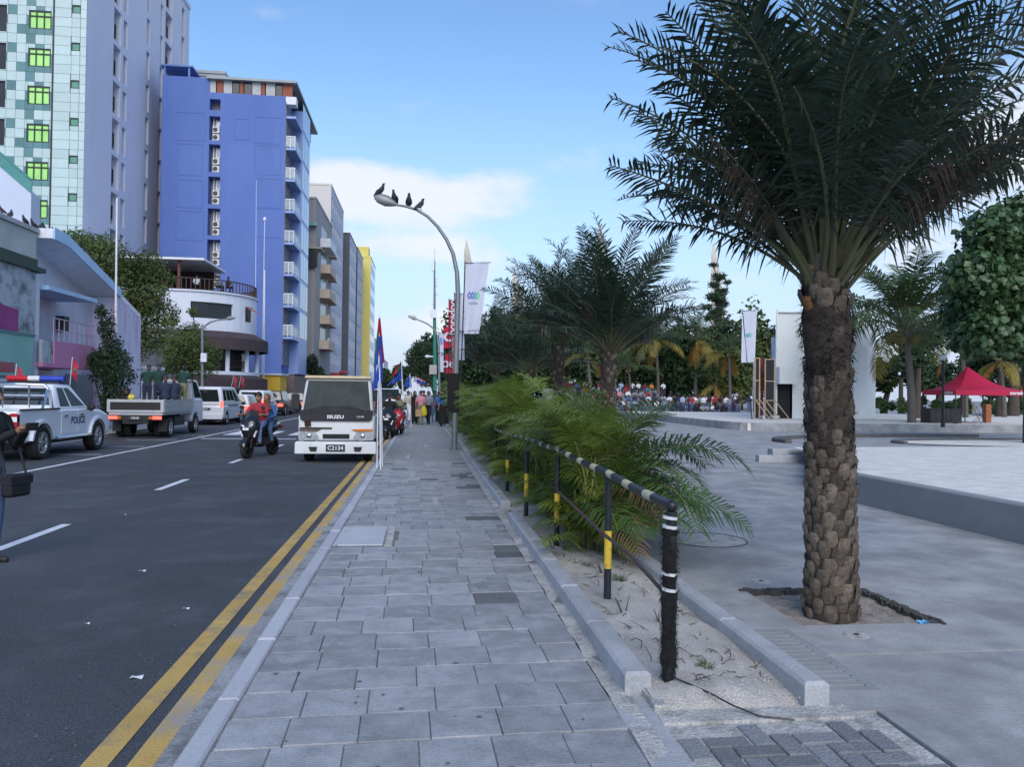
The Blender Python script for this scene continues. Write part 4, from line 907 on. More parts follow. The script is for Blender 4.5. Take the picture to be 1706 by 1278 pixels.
yy = 8.5; k = 0
while yy < 46:
    areca('areca palm crowding the third handrail post' if k == 0 else 'areca palm growing beside the foot of the curved street lamp' if 20.6 < yy < 22.0 else alab, 1.74+ra.uniform(-.1, .1), yy, ra.uniform(1.0, 1.2)*(1 if yy < 11 else 1.15 if yy < 15 else 1.3), 40 if yy < 22 else 28, 30+k); yy += ra.uniform(.7, .85) if yy < 14 else ra.uniform(.95, 1.2) if yy < 20 else ra.uniform(1.5, 2.1); k += 1
# ---- coconut palms
CF = [frond('frond', 4.0, R(72), R(70), 36, .95, .065, [m_cleaf, m_dst], 41, .2, .3, .6, .3, .05),
      frond('frond', 4.2, R(50), R(80), 36, 1.0, .065, [m_cleaf, m_dst], 42, .2, .2, .5, .55, .05, .2),
      frond('frond', 4.2, R(28), R(85), 36, 1.0, .065, [m_cleaf, m_dst], 43, .2, .1, .45, .75, .05, -.2),
      frond('frond', 4.0, R(0), R(75), 44, .85, .06, [m_cyel, m_cyel], 44, .2, 0, .4, .8, .05),
      frond('frond', 3.2, R(-45), R(38), 36, .7, .055, [m_corg, m_corg], 45, .2, 0, .4, .6, .045)]
m_ctr = M('coconut trunk', (.11, .10, .088), .9, .25, 3, .3, 20)
def coconut(label, px, pcrown, Y, s, nf, seed, yellow=.2, lean=.4, pbase=None, group='coconut palms in the park'):
    r = random.Random(seed); c = at(px, pcrown, Y); t = thing('coconut_palm', label, 'palm tree', (c.x+lean, Y, 0), 0, group)
    h = c.z; MB().tube([(-lean*q*q, 0, h*q) for q in [i/10 for i in range(11)]], [.15*s**.3*(1.35-.6*i/10) for i in range(11)], 9).obj('trunk', m_ctr, t, smooth=60)
    for i in range(nf):
        q = (i+.5)/nf; a = i*2.39996+r.uniform(-.3, .3); v = min(2, int(q*3.2))
        if q > .6 and r.random() < yellow*1.6: v = 3
        if q > .8 and r.random() < yellow: v = 4
        o = ob('frond', CF[v], t, (-lean+.1*math.cos(a), .1*math.sin(a), h-.1)); rot3(o, a-PI/2, r.uniform(-.15, .15), r.uniform(-.2, .2)); k = s*r.uniform(.85, 1.08); o.scale = (k, k, k)
    MB().ell((-lean+.2*s, -.2*s, h-.4*s), (.13*s, .13*s, .16*s), 8, 6).ell((-lean-.2*s, -.15*s, h-.45*s), (.13*s, .13*s, .16*s), 8, 6).obj('coconuts', m_cyel, t)
    return t
coconut('tall coconut palm arching over the right end of the white marquee', 1508, 545, 38, 1.55, 38, 1, .04)
coconut('coconut palm with yellow fronds right behind the seated crowd', 1092, 566, 82, 1.15, 22, 2, .5)
coconut('coconut palm with a hanging orange frond behind the crowd', 1163, 565, 80, 1.2, 22, 3, .45, -.3)
coconut('leaning coconut palm close to the white flag by the marquee', 1214, 585, 76, 1.0, 20, 4, .5, .2)
coconut('low yellowing coconut palm beside the black frames', 1190, 640, 78, .9, 18, 5, .8, .2)
coconut('pale drooping coconut palm between the two date palm trunks', 978, 590, 70, 1.0, 20, 6, .15)
coconut('greyish coconut palm left of the yellow fronds', 1046, 612, 76, .9, 18, 7, .2)
coconut('coconut palm whose fronds hang behind the red tent', 1665, 600, 52, .95, 20, 8, .4)
coconut('coconut palm half hidden by the broad leaved tree', 1600, 560, 50, 1.05, 20, 9, .25)
# ---- broadleaf trees
def leafcrown(blobs, n, ls, seed, asp=1.6, shell=.55, flat=.3):
    r = np.random.RandomState(seed); vols = np.array([b_[3]*b_[4]*b_[5] for b_ in blobs])**.67; pk = r.choice(len(blobs), n, p=vols/vols.sum())
    bl = np.array(blobs)[pk]; d = r.normal(size=(n, 3)); d /= np.linalg.norm(d, axis=1)[:, None]; rad = shell+(1-shell)*r.rand(n)**.6
    rad *= 1+.10*r.normal(size=n); P = bl[:, :3]+d*bl[:, 3:6]*rad[:, None]
    nr = d*.8+r.normal(size=(n, 3))*.7+np.array([0, 0, .5]); nr /= np.linalg.norm(nr, axis=1)[:, None]
    a = np.cross(nr, r.normal(size=(n, 3))); a[:, 2] -= flat; a -= nr*(a*nr).sum(1)[:, None]; a /= np.linalg.norm(a, axis=1)[:, None]; b_ = np.cross(nr, a)
    s = ls*(.65+.7*r.rand(n))[:, None]; A = a*s; Bv = b_*s/asp; dn = nr*s*.12
    V = np.stack([P-A*.5, P+Bv*.5-A*.1-dn, P+A*.5-dn, P-Bv*.5-A*.1-dn], 1).reshape(-1, 3)
    m = MB(); m.v = V.tolist(); m.f = [(4*i, 4*i+1, 4*i+2, 4*i+3) for i in range(n)]; m.m = [0]*n
    return m, P, nr
m_lf = [M('broad leaf', (.060, .115, .045), .4, .3, .6, rand=.1, sss=.25, spec=.5), M('dark foliage', (.03, .058, .026), .6, .4, .35, sss=.2), M('olive foliage', (.085, .12, .034), .6, .4, .5, sss=.25), M('mid foliage', (.045, .085, .03), .6, .4, .4, sss=.2), M('bright foliage', (.085, .15, .03), .6, .35, .5, sss=.25)]
m_tr = M('tree bark', (.075, .06, .05), .95, .3, 5, .5, 30)
def tree(name, label, base, blobs, n, ls, mat, seed, trunk=.2, group=None, cat='tree', limbs=True, asp=1.6, shell=.5):
    t = thing(name, label, cat, base, 0, group); r = random.Random(seed); tb = MB(); bz = min(b_[2]-b_[5]*.5 for b_ in blobs)
    c = Vector(blobs[0][:3]); tp = Vector((c.x*.4, c.y*.4, max(bz, .6)))
    tb.tube([(0, 0, -.2), (tp.x*.3, tp.y*.3, tp.z*.5), tp], [trunk*1.3, trunk, trunk*.8], 8); tb.obj('trunk', m_tr, t, smooth=60)
    if limbs:
        for b_ in blobs:
            e = Vector(b_[:3]); l_ = MB(); mid = tp.lerp(e, .5)+Vector((r.uniform(-.2, .2), r.uniform(-.2, .2), .2)); l_.tube([tp, mid, e, e+Vector((r.uniform(-.5, .5)*b_[3], r.uniform(-.5, .5)*b_[4], .6*b_[5]))], [trunk*.6, trunk*.42, trunk*.22, trunk*.08], 6); l_.obj('limb', m_tr, t)
    m, P, nr = leafcrown(blobs, n, ls, seed, asp, shell); m.obj('crown', mat, t, kind='stuff')
    return t, P, nr
def blobs_for(w_, d, h0, h1, n, seed, k=.42):
    r = random.Random(seed); out_ = []
    for i in range(n):
        a = r.uniform(0, 6.28); q = math.sqrt(r.random())*.62; z = h0+(h1-h0)*(.22+.6*r.random()); f = 1-.5*abs((z-h0)/(h1-h0)-.45)*2*.7
        out_.append((w_*q*math.cos(a)*f, d*q*math.sin(a)*f, z, w_*k*r.uniform(.7, 1.15), d*k*r.uniform(.7, 1.15), (h1-h0)*.26*r.uniform(.7, 1.2)))
    return out_
# broad-leaved tree at the right edge: nearest leaves are single objects
tc_ = at(1722, 470, 26); bl = []
rr_ = random.Random(77)
for (px, py, rp) in ((1700, 380, 62), (1650, 400, 55), (1625, 470, 55), (1615, 530, 50), (1660, 560, 55), (1710, 500, 80), (1770, 430, 90), (1800, 540, 90), (1720, 580, 50), (1610, 575, 34), (1640, 500, 60), (1760, 350, 60)):
    c = at(px, py, 26+rr_.uniform(-1.4, 1.4)); q = rp/1280*26; bl.append((c.x-tc_.x, c.y-26, c.z, q, q, q*.92))
t, P, nr = tree('broad_leaved_tree', 'dense broad leaved tree with large glossy leaves beside the red tent', (tc_.x, 26, .2), bl, 15000, .27, m_lf[0], 4, .26, asp=1.15, shell=.45)
lm = MB().add([(0, -.5, 0), (.36, -.28, -.03), (.42, .05, -.05), (0, .5, -.08), (-.42, .05, -.05), (-.36, -.28, -.03), (0, 0, .05)], [(0, 1, 6), (1, 2, 6), (2, 3, 6), (3, 4, 6), (4, 5, 6), (5, 0, 6)]).mesh('leaf', m_lf[0])
vis = [i for i in range(len(P)) if nr[i][1] < -.3 and P[i][0]+tc_.x < at(1712, 400, 26).x and P[i][1] < -.4]; vis.sort(key=lambda i: P[i][1]); 
for i in vis[:290]:
    o = ob('leaf', lm, t, tuple(P[i]+nr[i]*.06)); o.rotation_mode = 'QUATERNION'; o.rotation_quaternion = Vector(nr[i]).to_track_quat('Z', 'Y'); s = rr_.uniform(.2, .3); o.scale = (s, s, s)
# trees and shrubs on the left pavement
p = at(185, 560, 44); tree('neem_tree', 'big bushy green tree rising behind the derelict house', (p.x, 44, 0), [((at(a, b_, 44).x-p.x), rr_.uniform(-1.2, 1.2), at(a, b_, 44).z, q/1280*44, q/1280*44, q/1280*44*.9) for a, b_, q in ((150, 425, 38), (185, 440, 45), (225, 450, 38), (245, 440, 26), (200, 480, 45), (240, 500, 34), (265, 520, 26), (215, 530, 36), (170, 410, 24), (130, 400, 18), (240, 560, 34), (225, 590, 28), (280, 535, 14), (250, 480, 30), (275, 460, 12))], 15000, .20, m_lf[2], 12, .2, asp=2.4, shell=.35)
p = gr(170, 690, .04); Yv = 31.5; p = at(172, 640, Yv)
tv, _, _ = tree('climbing_plant', 'dark creeper swallowing a thin mast against the pink streaked wall', (p.x, Yv, 0), [((at(a, b_, Yv).x-p.x), rr_.uniform(-.3, .3), at(a, b_, Yv).z, q/1280*Yv, q/1280*Yv*.8, q2/1280*Yv) for a, b_, q, q2 in ((184, 545, 13, 30), (183, 580, 20, 26), (172, 605, 30, 24), (190, 625, 36, 22), (160, 600, 18, 20), (195, 655, 26, 24), (185, 680, 18, 22), (172, 520, 10, 12), (205, 600, 18, 18), (168, 545, 7, 14))], 6500, .13, m_lf[1], 13, .07, cat='plant', asp=2.2, shell=.3)
p = at(192, 640, 32.5); ms = thing('flag_mast', 'thin white mast rising out of the creeper', 'mast', (p.x, 32.5, 0)); tp_ = at(195, 330, 32.5); MB().tube([(0, 0, 0), (tp_.x-p.x, 0, tp_.z)], [.06, .03], 8).obj('pole', m_bwhite, ms)
p = at(318, 640, 43); tree('small_tree', 'small round tree by the street lamp in front of the cafe', (p.x, 43, 0), [((at(a, b_, 43).x-p.x), rr_.uniform(-.8, .8), at(a, b_, 43).z, q/1280*43, q/1280*43, q/1280*43*.8) for a, b_, q in ((318, 550, 20), (300, 565, 24), (325, 575, 28), (345, 590, 24), (285, 585, 20), (305, 600, 30), (340, 610, 26), (322, 520, 10), (290, 610, 20))], 8000, .15, m_lf[2], 14, .12, asp=2.4, shell=.3)
p = at(515, 640, 86); tree('street_shrub', 'drooping dark tree squeezed beside the blue block entrance', (p.x+.6, 84, 0), blobs_for(1.5, 1.5, 2.2, 5.6, 5, 3), 2500, .22, m_lf[1], 15, .1)
# far street trees at the end of the pavement
p = at(703, 640, 75); tree('feathery_tree', 'dark feathery tree leaning over the far end of the pavement', (p.x+1.5, 75, 0), [((at(a, b_, 75).x-p.x-1.5), rr_.uniform(-1, 1), at(a, b_, 75).z, q/1280*75, q/1280*75, q/1280*75*.75) for a, b_, q in ((705, 580, 20), (690, 590, 16), (715, 600, 24), (700, 610, 24), (720, 620, 22), (695, 620, 18), (682, 600, 8), (710, 632, 20))], 6000, .35, m_lf[1], 16, .2, asp=4, shell=.3)
for px, py, Y, w_, s_ in ((650, 628, 140, 3, 61), (640, 632, 165, 3.2, 62), (668, 630, 120, 2.2, 63)):
    p = at(px, py, Y); tree('street_tree', 'far street tree rounding off the end of the road', (p.x, Y, 0), blobs_for(w_, w_, 2, p.z+1.8, 6, s_), 1800, .5, m_lf[3], s_, .2, 'trees at the end of the road')
# dark pine beside the right spire
p = at(1200, 470, 100); tr, _, _ = tree('pine_tree', 'lone dark ragged pine above the coconut palms', (p.x, 100, 0), [((at(a, b_, 100).x-p.x), rr_.uniform(-1, 1), at(a, b_, 100).z, q/1280*100, q/1280*100, q/1280*100*.55) for a, b_, q in ((1200, 460, 14), (1188, 475, 12), (1205, 485, 14), (1185, 495, 16), (1208, 505, 12), (1195, 520, 16), (1192, 440, 8), (1202, 535, 14), (1180, 510, 10), (1212, 470, 8), (1178, 530, 12), (1196, 500, 14))], 2200, .7, m_lf[1], 17, .3, asp=5, shell=.2)
# park trees behind the crowd
rp_ = random.Random(21)
plabs = ['broad dark green park tree behind the coconut palms', 'olive green park tree behind the coconut palms', 'mid green park tree behind the coconut palms']
i = 0
for px in range(740, 1340, 26):
    Y = rp_.uniform(84, 100); top = 535+rp_.uniform(-25, 28)-(15 if 960 < px < 1080 else 0); p = at(px, 640, Y); zt = at(px, top, Y).z; k = (1, 3, 2)[i % 3]
    tree('park_tree', plabs[i % 3] if i % 3 == 0 else plabs[2 if k == 3 else 1], (p.x, Y, 0), blobs_for(3.2+rp_.random(), 2.6, 0.6, zt, 12, 100+i), 4200, .55, m_lf[k], 200+i, .25, 'park trees behind the crowd', limbs=False, shell=.3); i += 1
i = 0
for px in range(1380, 1800, 46):
    Y = rp_.uniform(66, 82); top = 600+rp_.uniform(-20, 22); p = at(px, 640, Y); zt = at(px, top, Y).z; k = (1, 3, 2)[i % 3]
    tree('garden_tree', 'low garden tree beyond the red tent', (p.x, Y, 0), blobs_for(2.8, 2.4, 1.8, zt+.6, 8, 300+i), 2400, .45, m_lf[k], 400+i, .3, 'garden trees beyond the tent', limbs=False, shell=.3); i += 1
# trunks that show below the broad-leaved tree, behind the tent
for px, Y, r_ in ((1527, 47, .22), (1604, 60, .25), (1665, 54, .28), (1688, 56, .38), (1500, 66, .2)):
    p = at(px, 660, Y); t = thing('slim_tree', 'dark bare trunked tree standing on the sand behind the tent', 'tree', (p.x, Y, TZ if Y < 60 else 0), 0, 'trunks behind the tent')
    MB().tube([(0, 0, -.1), (.05, 0, 1.5), (.1, 0, 3.2), (.3, 0, 4.6)], [r_*1.2, r_, r_*.8, r_*.4], 8).obj('trunk', m_tr, t, smooth=60)
    m, _, _ = leafcrown(blobs_for(2.4, 2.4, 3.0, 6.0, 6, int(px)), 1800, .4, int(px), 1.6, .3); m.obj('crown', m_lf[1], t, kind='stuff')
for k, px in enumerate(range(1475, 1700, 28)):
    Y = 62+rp_.uniform(0, 6); p = at(px, 680, Y); t = thing('low_bush', 'low green bush at the back of the sand terrace', 'bush', (p.x, Y, 0), 0, 'bushes behind the tent')
    m, _, _ = leafcrown(blobs_for(1.3, 1.0, 0, 1.9, 4, 600+k), 900, .3, 600+k, 2.2, .3); m.obj('foliage', m_lf[4 if k % 2 else 3], t, kind='stuff')
for k, px in enumerate(range(945, 1010, 30)):
    p = at(px, 640, 78); t = thing('low_bush', 'bright green bush behind the standing crowd', 'bush', (p.x, 78, 0), 0, 'bushes behind the crowd')
    m, _, _ = leafcrown(blobs_for(1.8, 1.4, .4, 3.0, 5, 650+k), 900, .4, 650+k, 2.0, .3); m.obj('foliage', m_lf[4], t, kind='stuff')
# ================================================================ PEOPLE
PEOPLE = []
def V(*a): return Vector(a)
def pose(kind, r=None):
    r = r or random
    J = dict(pel=V(0, 0, .93), che=V(0, .01, 1.28), nec=V(0, .0, 1.45), hed=V(0, .03, 1.585))
    for s, k in ((-1, 'L'), (1, 'R')):
        J['sh'+k] = V(.175*s, 0, 1.385); J['el'+k] = V(.225*s, -.03, 1.10); J['wr'+k] = V(.225*s, .06, .87)
        J['hip'+k] = V(.085*s, 0, .90); J['kn'+k] = V(.095*s, .02, .49); J['an'+k] = V(.10*s, -.02, .085)
    if kind == 'walk':
        J['knL'] = V(-.09, .16, .50); J['anL'] = V(-.09, .20, .09); J['knR'] = V(.09, .0, .48); J['anR'] = V(.09, -.26, .14); J['wrL'] = V(-.24, -.12, .88); J['wrR'] = V(.24, .22, .92); J['elR'] = V(.23, .02, 1.1)
    elif kind == 'cross': # arms folded
        for s, k in ((-1, 'L'), (1, 'R')): J['el'+k] = V(.24*s, .06, 1.13); J['wr'+k] = V(-.04*s, .20, 1.16)
    elif kind == 'rail': # leaning forward on a cab or rail
        J['che'] = V(0, .08, 1.27); J['nec'] = V(0, .12, 1.44); J['hed'] = V(0, .17, 1.57)
        for s, k in ((-1, 'L'), (1, 'R')): J['sh'+k] = V(.18*s, .1, 1.38); J['el'+k] = V(.29*s, .2, 1.14); J['wr'+k] = V(.25*s, .44, 1.1)
    elif kind == 'phone':
        for s, k in ((-1, 'L'), (1, 'R')): J['el'+k] = V(.24*s, .10, 1.10); J['wr'+k] = V(.05*s+.02, .36, 1.27)
    elif kind == 'carry':
        J['elR'] = V(.24, 0, 1.1); J['wrR'] = V(.22, .08, .83); J['knL'] = V(-.09, .12, .49); J['anL'] = V(-.09, .10, .085)
    elif kind in ('sit', 'ride', 'pillion', 'floor', 'bench'):
        if kind in ('sit', 'bench'): z, kn, an, ln = .52, (.13, .42, .52), (.12, .40, .085), .05
        if kind == 'ride': z, kn, an, ln = .80, (.19, .40, .70), (.17, .36, .34), .10
        if kind == 'pillion': z, kn, an, ln = .83, (.23, .36, .66), (.25, .26, .37), .08
        if kind == 'floor': z, kn, an, ln = .14, (.24, .32, .34), (.10, .42, .08), .06
        J['pel'] = V(0, 0, z); J['che'] = V(0, ln*.8, z+.35); J['nec'] = V(0, ln, z+.52); J['hed'] = V(0, ln+.04, z+.655)
        for s, k in ((-1, 'L'), (1, 'R')):
            J['hip'+k] = V(.09*s, .02, z); J['kn'+k] = V(kn[0]*s, kn[1], kn[2]); J['an'+k] = V(an[0]*s, an[1], an[2]); J['sh'+k] = V(.175*s, ln*.9, z+.455)
            if kind == 'ride': J['el'+k] = V(.30*s, .24, z+.20); J['wr'+k] = V(.31*s, .50, z+.22)
            elif kind == 'pillion': J['el'+k] = V(.26*s, .12, z+.20); J['wr'+k] = V(.17*s, .36, z+.12)
            else: J['el'+k] = V(.23*s, .10, z+.18); J['wr'+k] = V(.14*s, .32, z+.12)
    return J
def hand(b, w_, el, mi, curl=.5):
    d = (w_-el).normalized(); sd = d.cross(V(0, 0, 1)); sd = sd.normalized() if sd.length > .1 else V(1, 0, 0); dn = d.cross(sd).normalized()
    b.tube([w_-d*.02, w_+d*.035, w_+d*.085], [(.022, .018), (.020, .036), (.016, .036)], 8, mi)
    for i, L in enumerate((.062, .074, .070, .054)):
        o = w_+d*.08+sd*(.027-.018*i); p1 = o+d*L*.5+dn*L*.15*curl; p2 = p1+d*L*.35*(1-curl*.5)+dn*L*.6*curl; b.tube([o, p1, p2], [.0088, .008, .006], 5, mi)
    o = w_+d*.03+sd*.034; b.tube([o, o+d*.03+sd*.022, o+d*.06+sd*.016+dn*.02], [.011, .0095, .007], 5, mi)
def person(label, loc, rz=0.0, kind='stand', shirt=None, pants=None, skin=0, hair='short', sleeve=.75, h=1.0, voxel=.022, group=None, skirt=False, J=None, mesh=None):
    J = J or pose(kind); t = thing('person', label, 'person', loc, rz, group); t.scale = (h, h, h)
    sk = [M('skin brown', (.24, .125, .08), .55, .1, 8), M('skin tan', (.30, .17, .115), .55, .1, 8), M('skin deep', (.15, .078, .052), .55, .1, 8)][skin]
    mats = [sk, shirt, pants, M('dark shoe', (.03, .028, .027), .6), M('eye dark', (.012, .01, .01), .4)]
    key = None
    b = MB(); segs = []
    def limb(pts, rads, parts):
        b.tube(pts, rads, 10)
        for i in range(len(pts)-1): segs.append((pts[i], pts[i+1], (rads[i]+rads[i+1])/2, parts[i]))
    # torso as stacked ellipses
    up = (J['che']-J['pel']).normalized(); x = (J['shR']-J['shL']).normalized(); P0, P1, P2 = J['pel'], J['che'], J['nec']
    b.tube([P0-up*.09, P0, P0+up*.13, P0.lerp(P1, .7), P1, P1.lerp(P2, .5), P1.lerp(P2, .85)], [(.12, .10), (.165, .115), (.148, .105), (.165, .112), (.185, .115), (.16, .095), (.075, .07)], 14)
    segs += [(P0-up*.12, P0+up*.04, .15, 2), (P0+up*.10, P1, .15, 1), (P1, P1.lerp(P2, .7), .15, 1), (J['shL'], J['shR'], .07, 1)]
    b.tube([J['shL'], J['shR']], .058, 8)
    H_ = J['hed']; nk = J['nec']; hu = V(0, -.12, 1).normalized(); hd = (H_-nk)
    limb([P1.lerp(P2, .6), nk, nk.lerp(H_, .6)], [.062, .055, .056], [1, 0])
    b.ell(H_+V(0, 0, .02), (.076, .094, .108), 12, 8); b.ell(H_+V(0, .028, -.058), (.054, .062, .056), 10, 6); b.ell(H_+V(0, .102, -.015), (.013, .018, .026), 6, 5)
    for s in (-1, 1): b.ell(H_+V(.078*s, -.005, -.005), (.012, .024, .034), 6, 5)
    segs.append((H_-V(0, 0, .04), H_+V(0, 0, .04), .095, 0))
    for k in 'LR':
        s_, e_, w_ = J['sh'+k], J['el'+k], J['wr'+k]; q = s_.lerp(e_, sleeve) if sleeve < 1 else e_
        if sleeve < 1: limb([s_, q], [.064, .060], [1]); limb([s_.lerp(e_, .4), e_, w_], [.044, .041, .028], [0, 0])
        else: limb([s_, e_, e_.lerp(w_, .9)], [.066, .054, .042], [1, 1]); limb([e_.lerp(w_, .8), w_], [.03, .028], [0])
        hp, kn, an = J['hip'+k], J['kn'+k], J['an'+k]; limb([hp, hp.lerp(kn, .4), kn, kn.lerp(an, .35), an], [.092, .088, .066, .062, .052], [2]*4)
        d = V(0, 1, 0); tz = an.z-.085; f0 = an+V(0, -.05, -.045); limb([f0, an+V(0, .06, -.052), an+V(0, .165, -.062)], [.042, .040, .028], [3, 3])
    if skirt:
        c = (J['anL']+J['anR'])/2; b.tube([P0+up*.1, P0-V(0, 0, .1), (P0+c)/2, c+V(0, 0, .02)], [(.15, .11), (.18, .14), (.21, .17), (.24, .20)], 14); segs.append((P0, c, .2, 2))
    me = b.mesh('body', mats); o = ob('body', me, t)
    md = o.modifiers.new('r', 'REMESH'); md.mode = 'VOXEL'; md.voxel_size = voxel
    sm_ = o.modifiers.new('s', 'SMOOTH'); sm_.factor = .5; sm_.iterations = 3
    x_ = MB()
    for k in 'LR': hand(x_, J['wr'+k], J['el'+k], 0)
    for s in (-1, 1): x_.ell(H_+V(.032*s, .086, .012), (.013, .008, .007), 6, 4, 4); x_.box(H_+V(.032*s, .092, .034), (.034, .006, .007), 4)
    x_.ell(H_+V(0, .084, -.062), (.022, .008, .005), 6, 4, 4)
    PEOPLE.append((o, segs, x_, mats))
    mh = M('black hair', (.012, .010, .010), .5, .3, 40); hb = MB()
    if hair == 'short':
        hb.ell(H_+V(0, -.012, .036), (.086, .102, .108), 14, 7, z0=-.10); hb.ell(H_+V(0, -.05, -.005), (.076, .062, .07), 10, 6); hb.obj('hair', mh, t, smooth=60)
    elif hair == 'long':
        hb.ell(H_+V(0, -.012, .036), (.09, .106, .108), 14, 7, z0=-.15); hb.tube([H_+V(0, -.05, .04), H_+V(0, -.08, -.1), H_+V(0, -.08, -.26)], [(.085, .06), (.09, .05), (.06, .03)], 10); hb.obj('hair', mh, t, smooth=60)
    elif hair == 'cap':
        hb.ell(H_+V(0, -.005, .05), (.088, .104, .09), 14, 6, z0=0.0); hb.add([H_+V(-.06, .08, .055), H_+V(.06, .08, .055), H_+V(.045, .17, .04), H_+V(-.045, .17, .04)], [(0, 1, 2, 3)]); hb.obj('cap', M('dark cap', (.03, .03, .035), .8), t, smooth=60)
    else: # headscarf of the given material
        hb.ell(H_+V(0, -.018, .02), (.094, .104, .125), 14, 8); hb.tube([H_+V(0, -.02, -.02), H_+V(0, -.01, -.14), H_+V(0, .02, -.24), H_+V(0, .02, -.30)], [(.092, .092), (.085, .085), (.15, .11), (.19, .13)], 14); hb.ell(H_+V(0, .052, -.008), (.058, .052, .074), 12, 8, 1); hb.obj('headscarf', [hair, sk], t, smooth=60)
        fc = MB()
        for s in (-1, 1): fc.ell(H_+V(.026*s, .100, .012), (.011, .008, .006), 6, 4)
        fc.ell(H_+V(0, .098, -.04), (.018, .008, .005), 6, 4); fc.obj('eyes', mats[4], t)
    return t
def finish_people():
    dg = bpy.context.evaluated_depsgraph_get()
    new = []
    for o, segs, x_, mats in PEOPLE: new.append(bpy.data.meshes.new_from_object(o.evaluated_get(dg)))
    for (o, segs, x_, mats), me in zip(PEOPLE, new):
        n = len(me.vertices); co = np.empty(n*3, np.float32); me.vertices.foreach_get('co', co); co = co.reshape(-1, 3)
        cen = np.array([co[list(p.vertices)].mean(0) for p in me.polygons]) if len(me.polygons) else np.zeros((0, 3))
        best = np.full(len(cen), 9e9); mi = np.zeros(len(cen), int)
        for a, c, r_, m_ in segs:
            a = np.array(a); d = np.array(c)-a; L2 = max(d@d, 1e-9); tt = np.clip(((cen-a)@d)/L2, 0, 1); ds = np.linalg.norm(cen-a-tt[:, None]*d, axis=1)-r_
            k = ds < best; best[k] = ds[k]; mi[k] = m_
        v = co.tolist(); f = [tuple(p.vertices) for p in me.polygons]; m = mi.tolist(); off = len(v)
        f += [tuple(i+off for i in q) for q in x_.f]; v += x_.v; m += x_.m
        nm = bpy.data.meshes.new('body'); nm.from_pydata(v, [], f)
        for q in mats: nm.materials.append(q)
        nm.polygons.foreach_set('material_index', m); nm.polygons.foreach_set('use_smooth', [True]*len(f)); nm.update()
        o.modifiers.clear(); old = o.data; o.data = nm; bpy.data.meshes.remove(old); bpy.data.meshes.remove(me)
SH = {}
def cl(name, col): return M('cloth '+name, col, .85, .12, 6, .15, 200)
c_green = cl('bottle green', (.012, .045, .035)); c_navy = cl('navy', (.02, .028, .06)); c_red = cl('red', (.33, .03, .045)); c_white = cl('white', (.62, .64, .68)); c_black = cl('black', (.012, .012, .014)); c_grey = cl('grey', (.20, .22, .25)); c_pink = cl('pink', (.55, .24, .30)); c_jean = cl('jeans', (.07, .11, .22)); c_ljean = cl('light jeans', (.14, .19, .36)); c_beige = cl('beige', (.42, .38, .31)); c_blue = cl('blue', (.05, .12, .30)); c_teal = cl('teal', (.04, .16, .18)); c_orange = cl('orange', (.5, .16, .03)); c_yel = cl('yellow', (.55, .36, .04)); c_maroon = cl('maroon', (.12, .02, .03)); c_lgreen = cl('green', (.05, .25, .08)); c_olive = cl('olive', (.16, .17, .10)); c_brownscarf = cl('brown scarf', (.15, .065, .035)); c_sky = cl('pale blue', (.30, .40, .58))
# ================================================================ VEHICLES
m_cwhite = M('white car paint', (.66, .69, .74), .28, .02, 1, spec=.5, coat=.5); m_csil = M('silver white paint', (.60, .63, .68), .3, .02, 1, metal=.15, coat=.5); m_cblk = M('black car paint', (.012, .013, .016), .18, .1, 1, coat=.6); m_tyre = M('tyre', (.018, .018, .019), .85, .2, 10); m_rim = M('alloy rim', (.42, .43, .45), .35, .1, 4, metal=.8); m_chr = M('chrome', (.6, .62, .65), .15, .05, 2, metal=1.0); m_cglass = M('car glass', (.015, .02, .022), .04, .2, 1, spec=.9); m_trim = M('black plastic', (.018, .018, .02), .6, .2, 8); m_tail = M('tail lamp', (.38, .012, .018), .2, .1, 3); m_brake = M('lit brake lamp', (.6, .03, .03), .3, emit=(1.0, .08, .05, 1.6)); m_amber = M('amber lamp', (.55, .17, .02), .25); m_hl = M('headlamp', (.55, .57, .6), .12, .3, 15, metal=.5); m_plate = M('number plate', (.03, .03, .035), .5); m_ptxt = M('plate letters', (.7, .7, .72), .5); m_alu = M('aluminium', (.46, .48, .51), .4, .12, 3, metal=.5); m_rust = M('dirty white paint', (.58, .595, .61), .5, .06, 2, stain=(.16, .09, .06), sscale=3, samt=.6, sthr=.66, streak=3)
m_cgl2 = M('windscreen', (.022, .034, .037), .16, .6, 1.4, spec=.07)
def ring(prof, n=24):     # lathe about the x axis
    b = MB(); k = len(prof)
    for i in range(n):
        a = 2*PI*i/n
        for r_, x in prof: b.v.append((x, r_*math.cos(a), r_*math.sin(a)))
    for i in range(n):
        for j in range(k-1): a = i*k+j; c = ((i+1) % n)*k+j; b.f.append((a, a+1, c+1, c)); b.m.append(0)
    return b
WM = {}
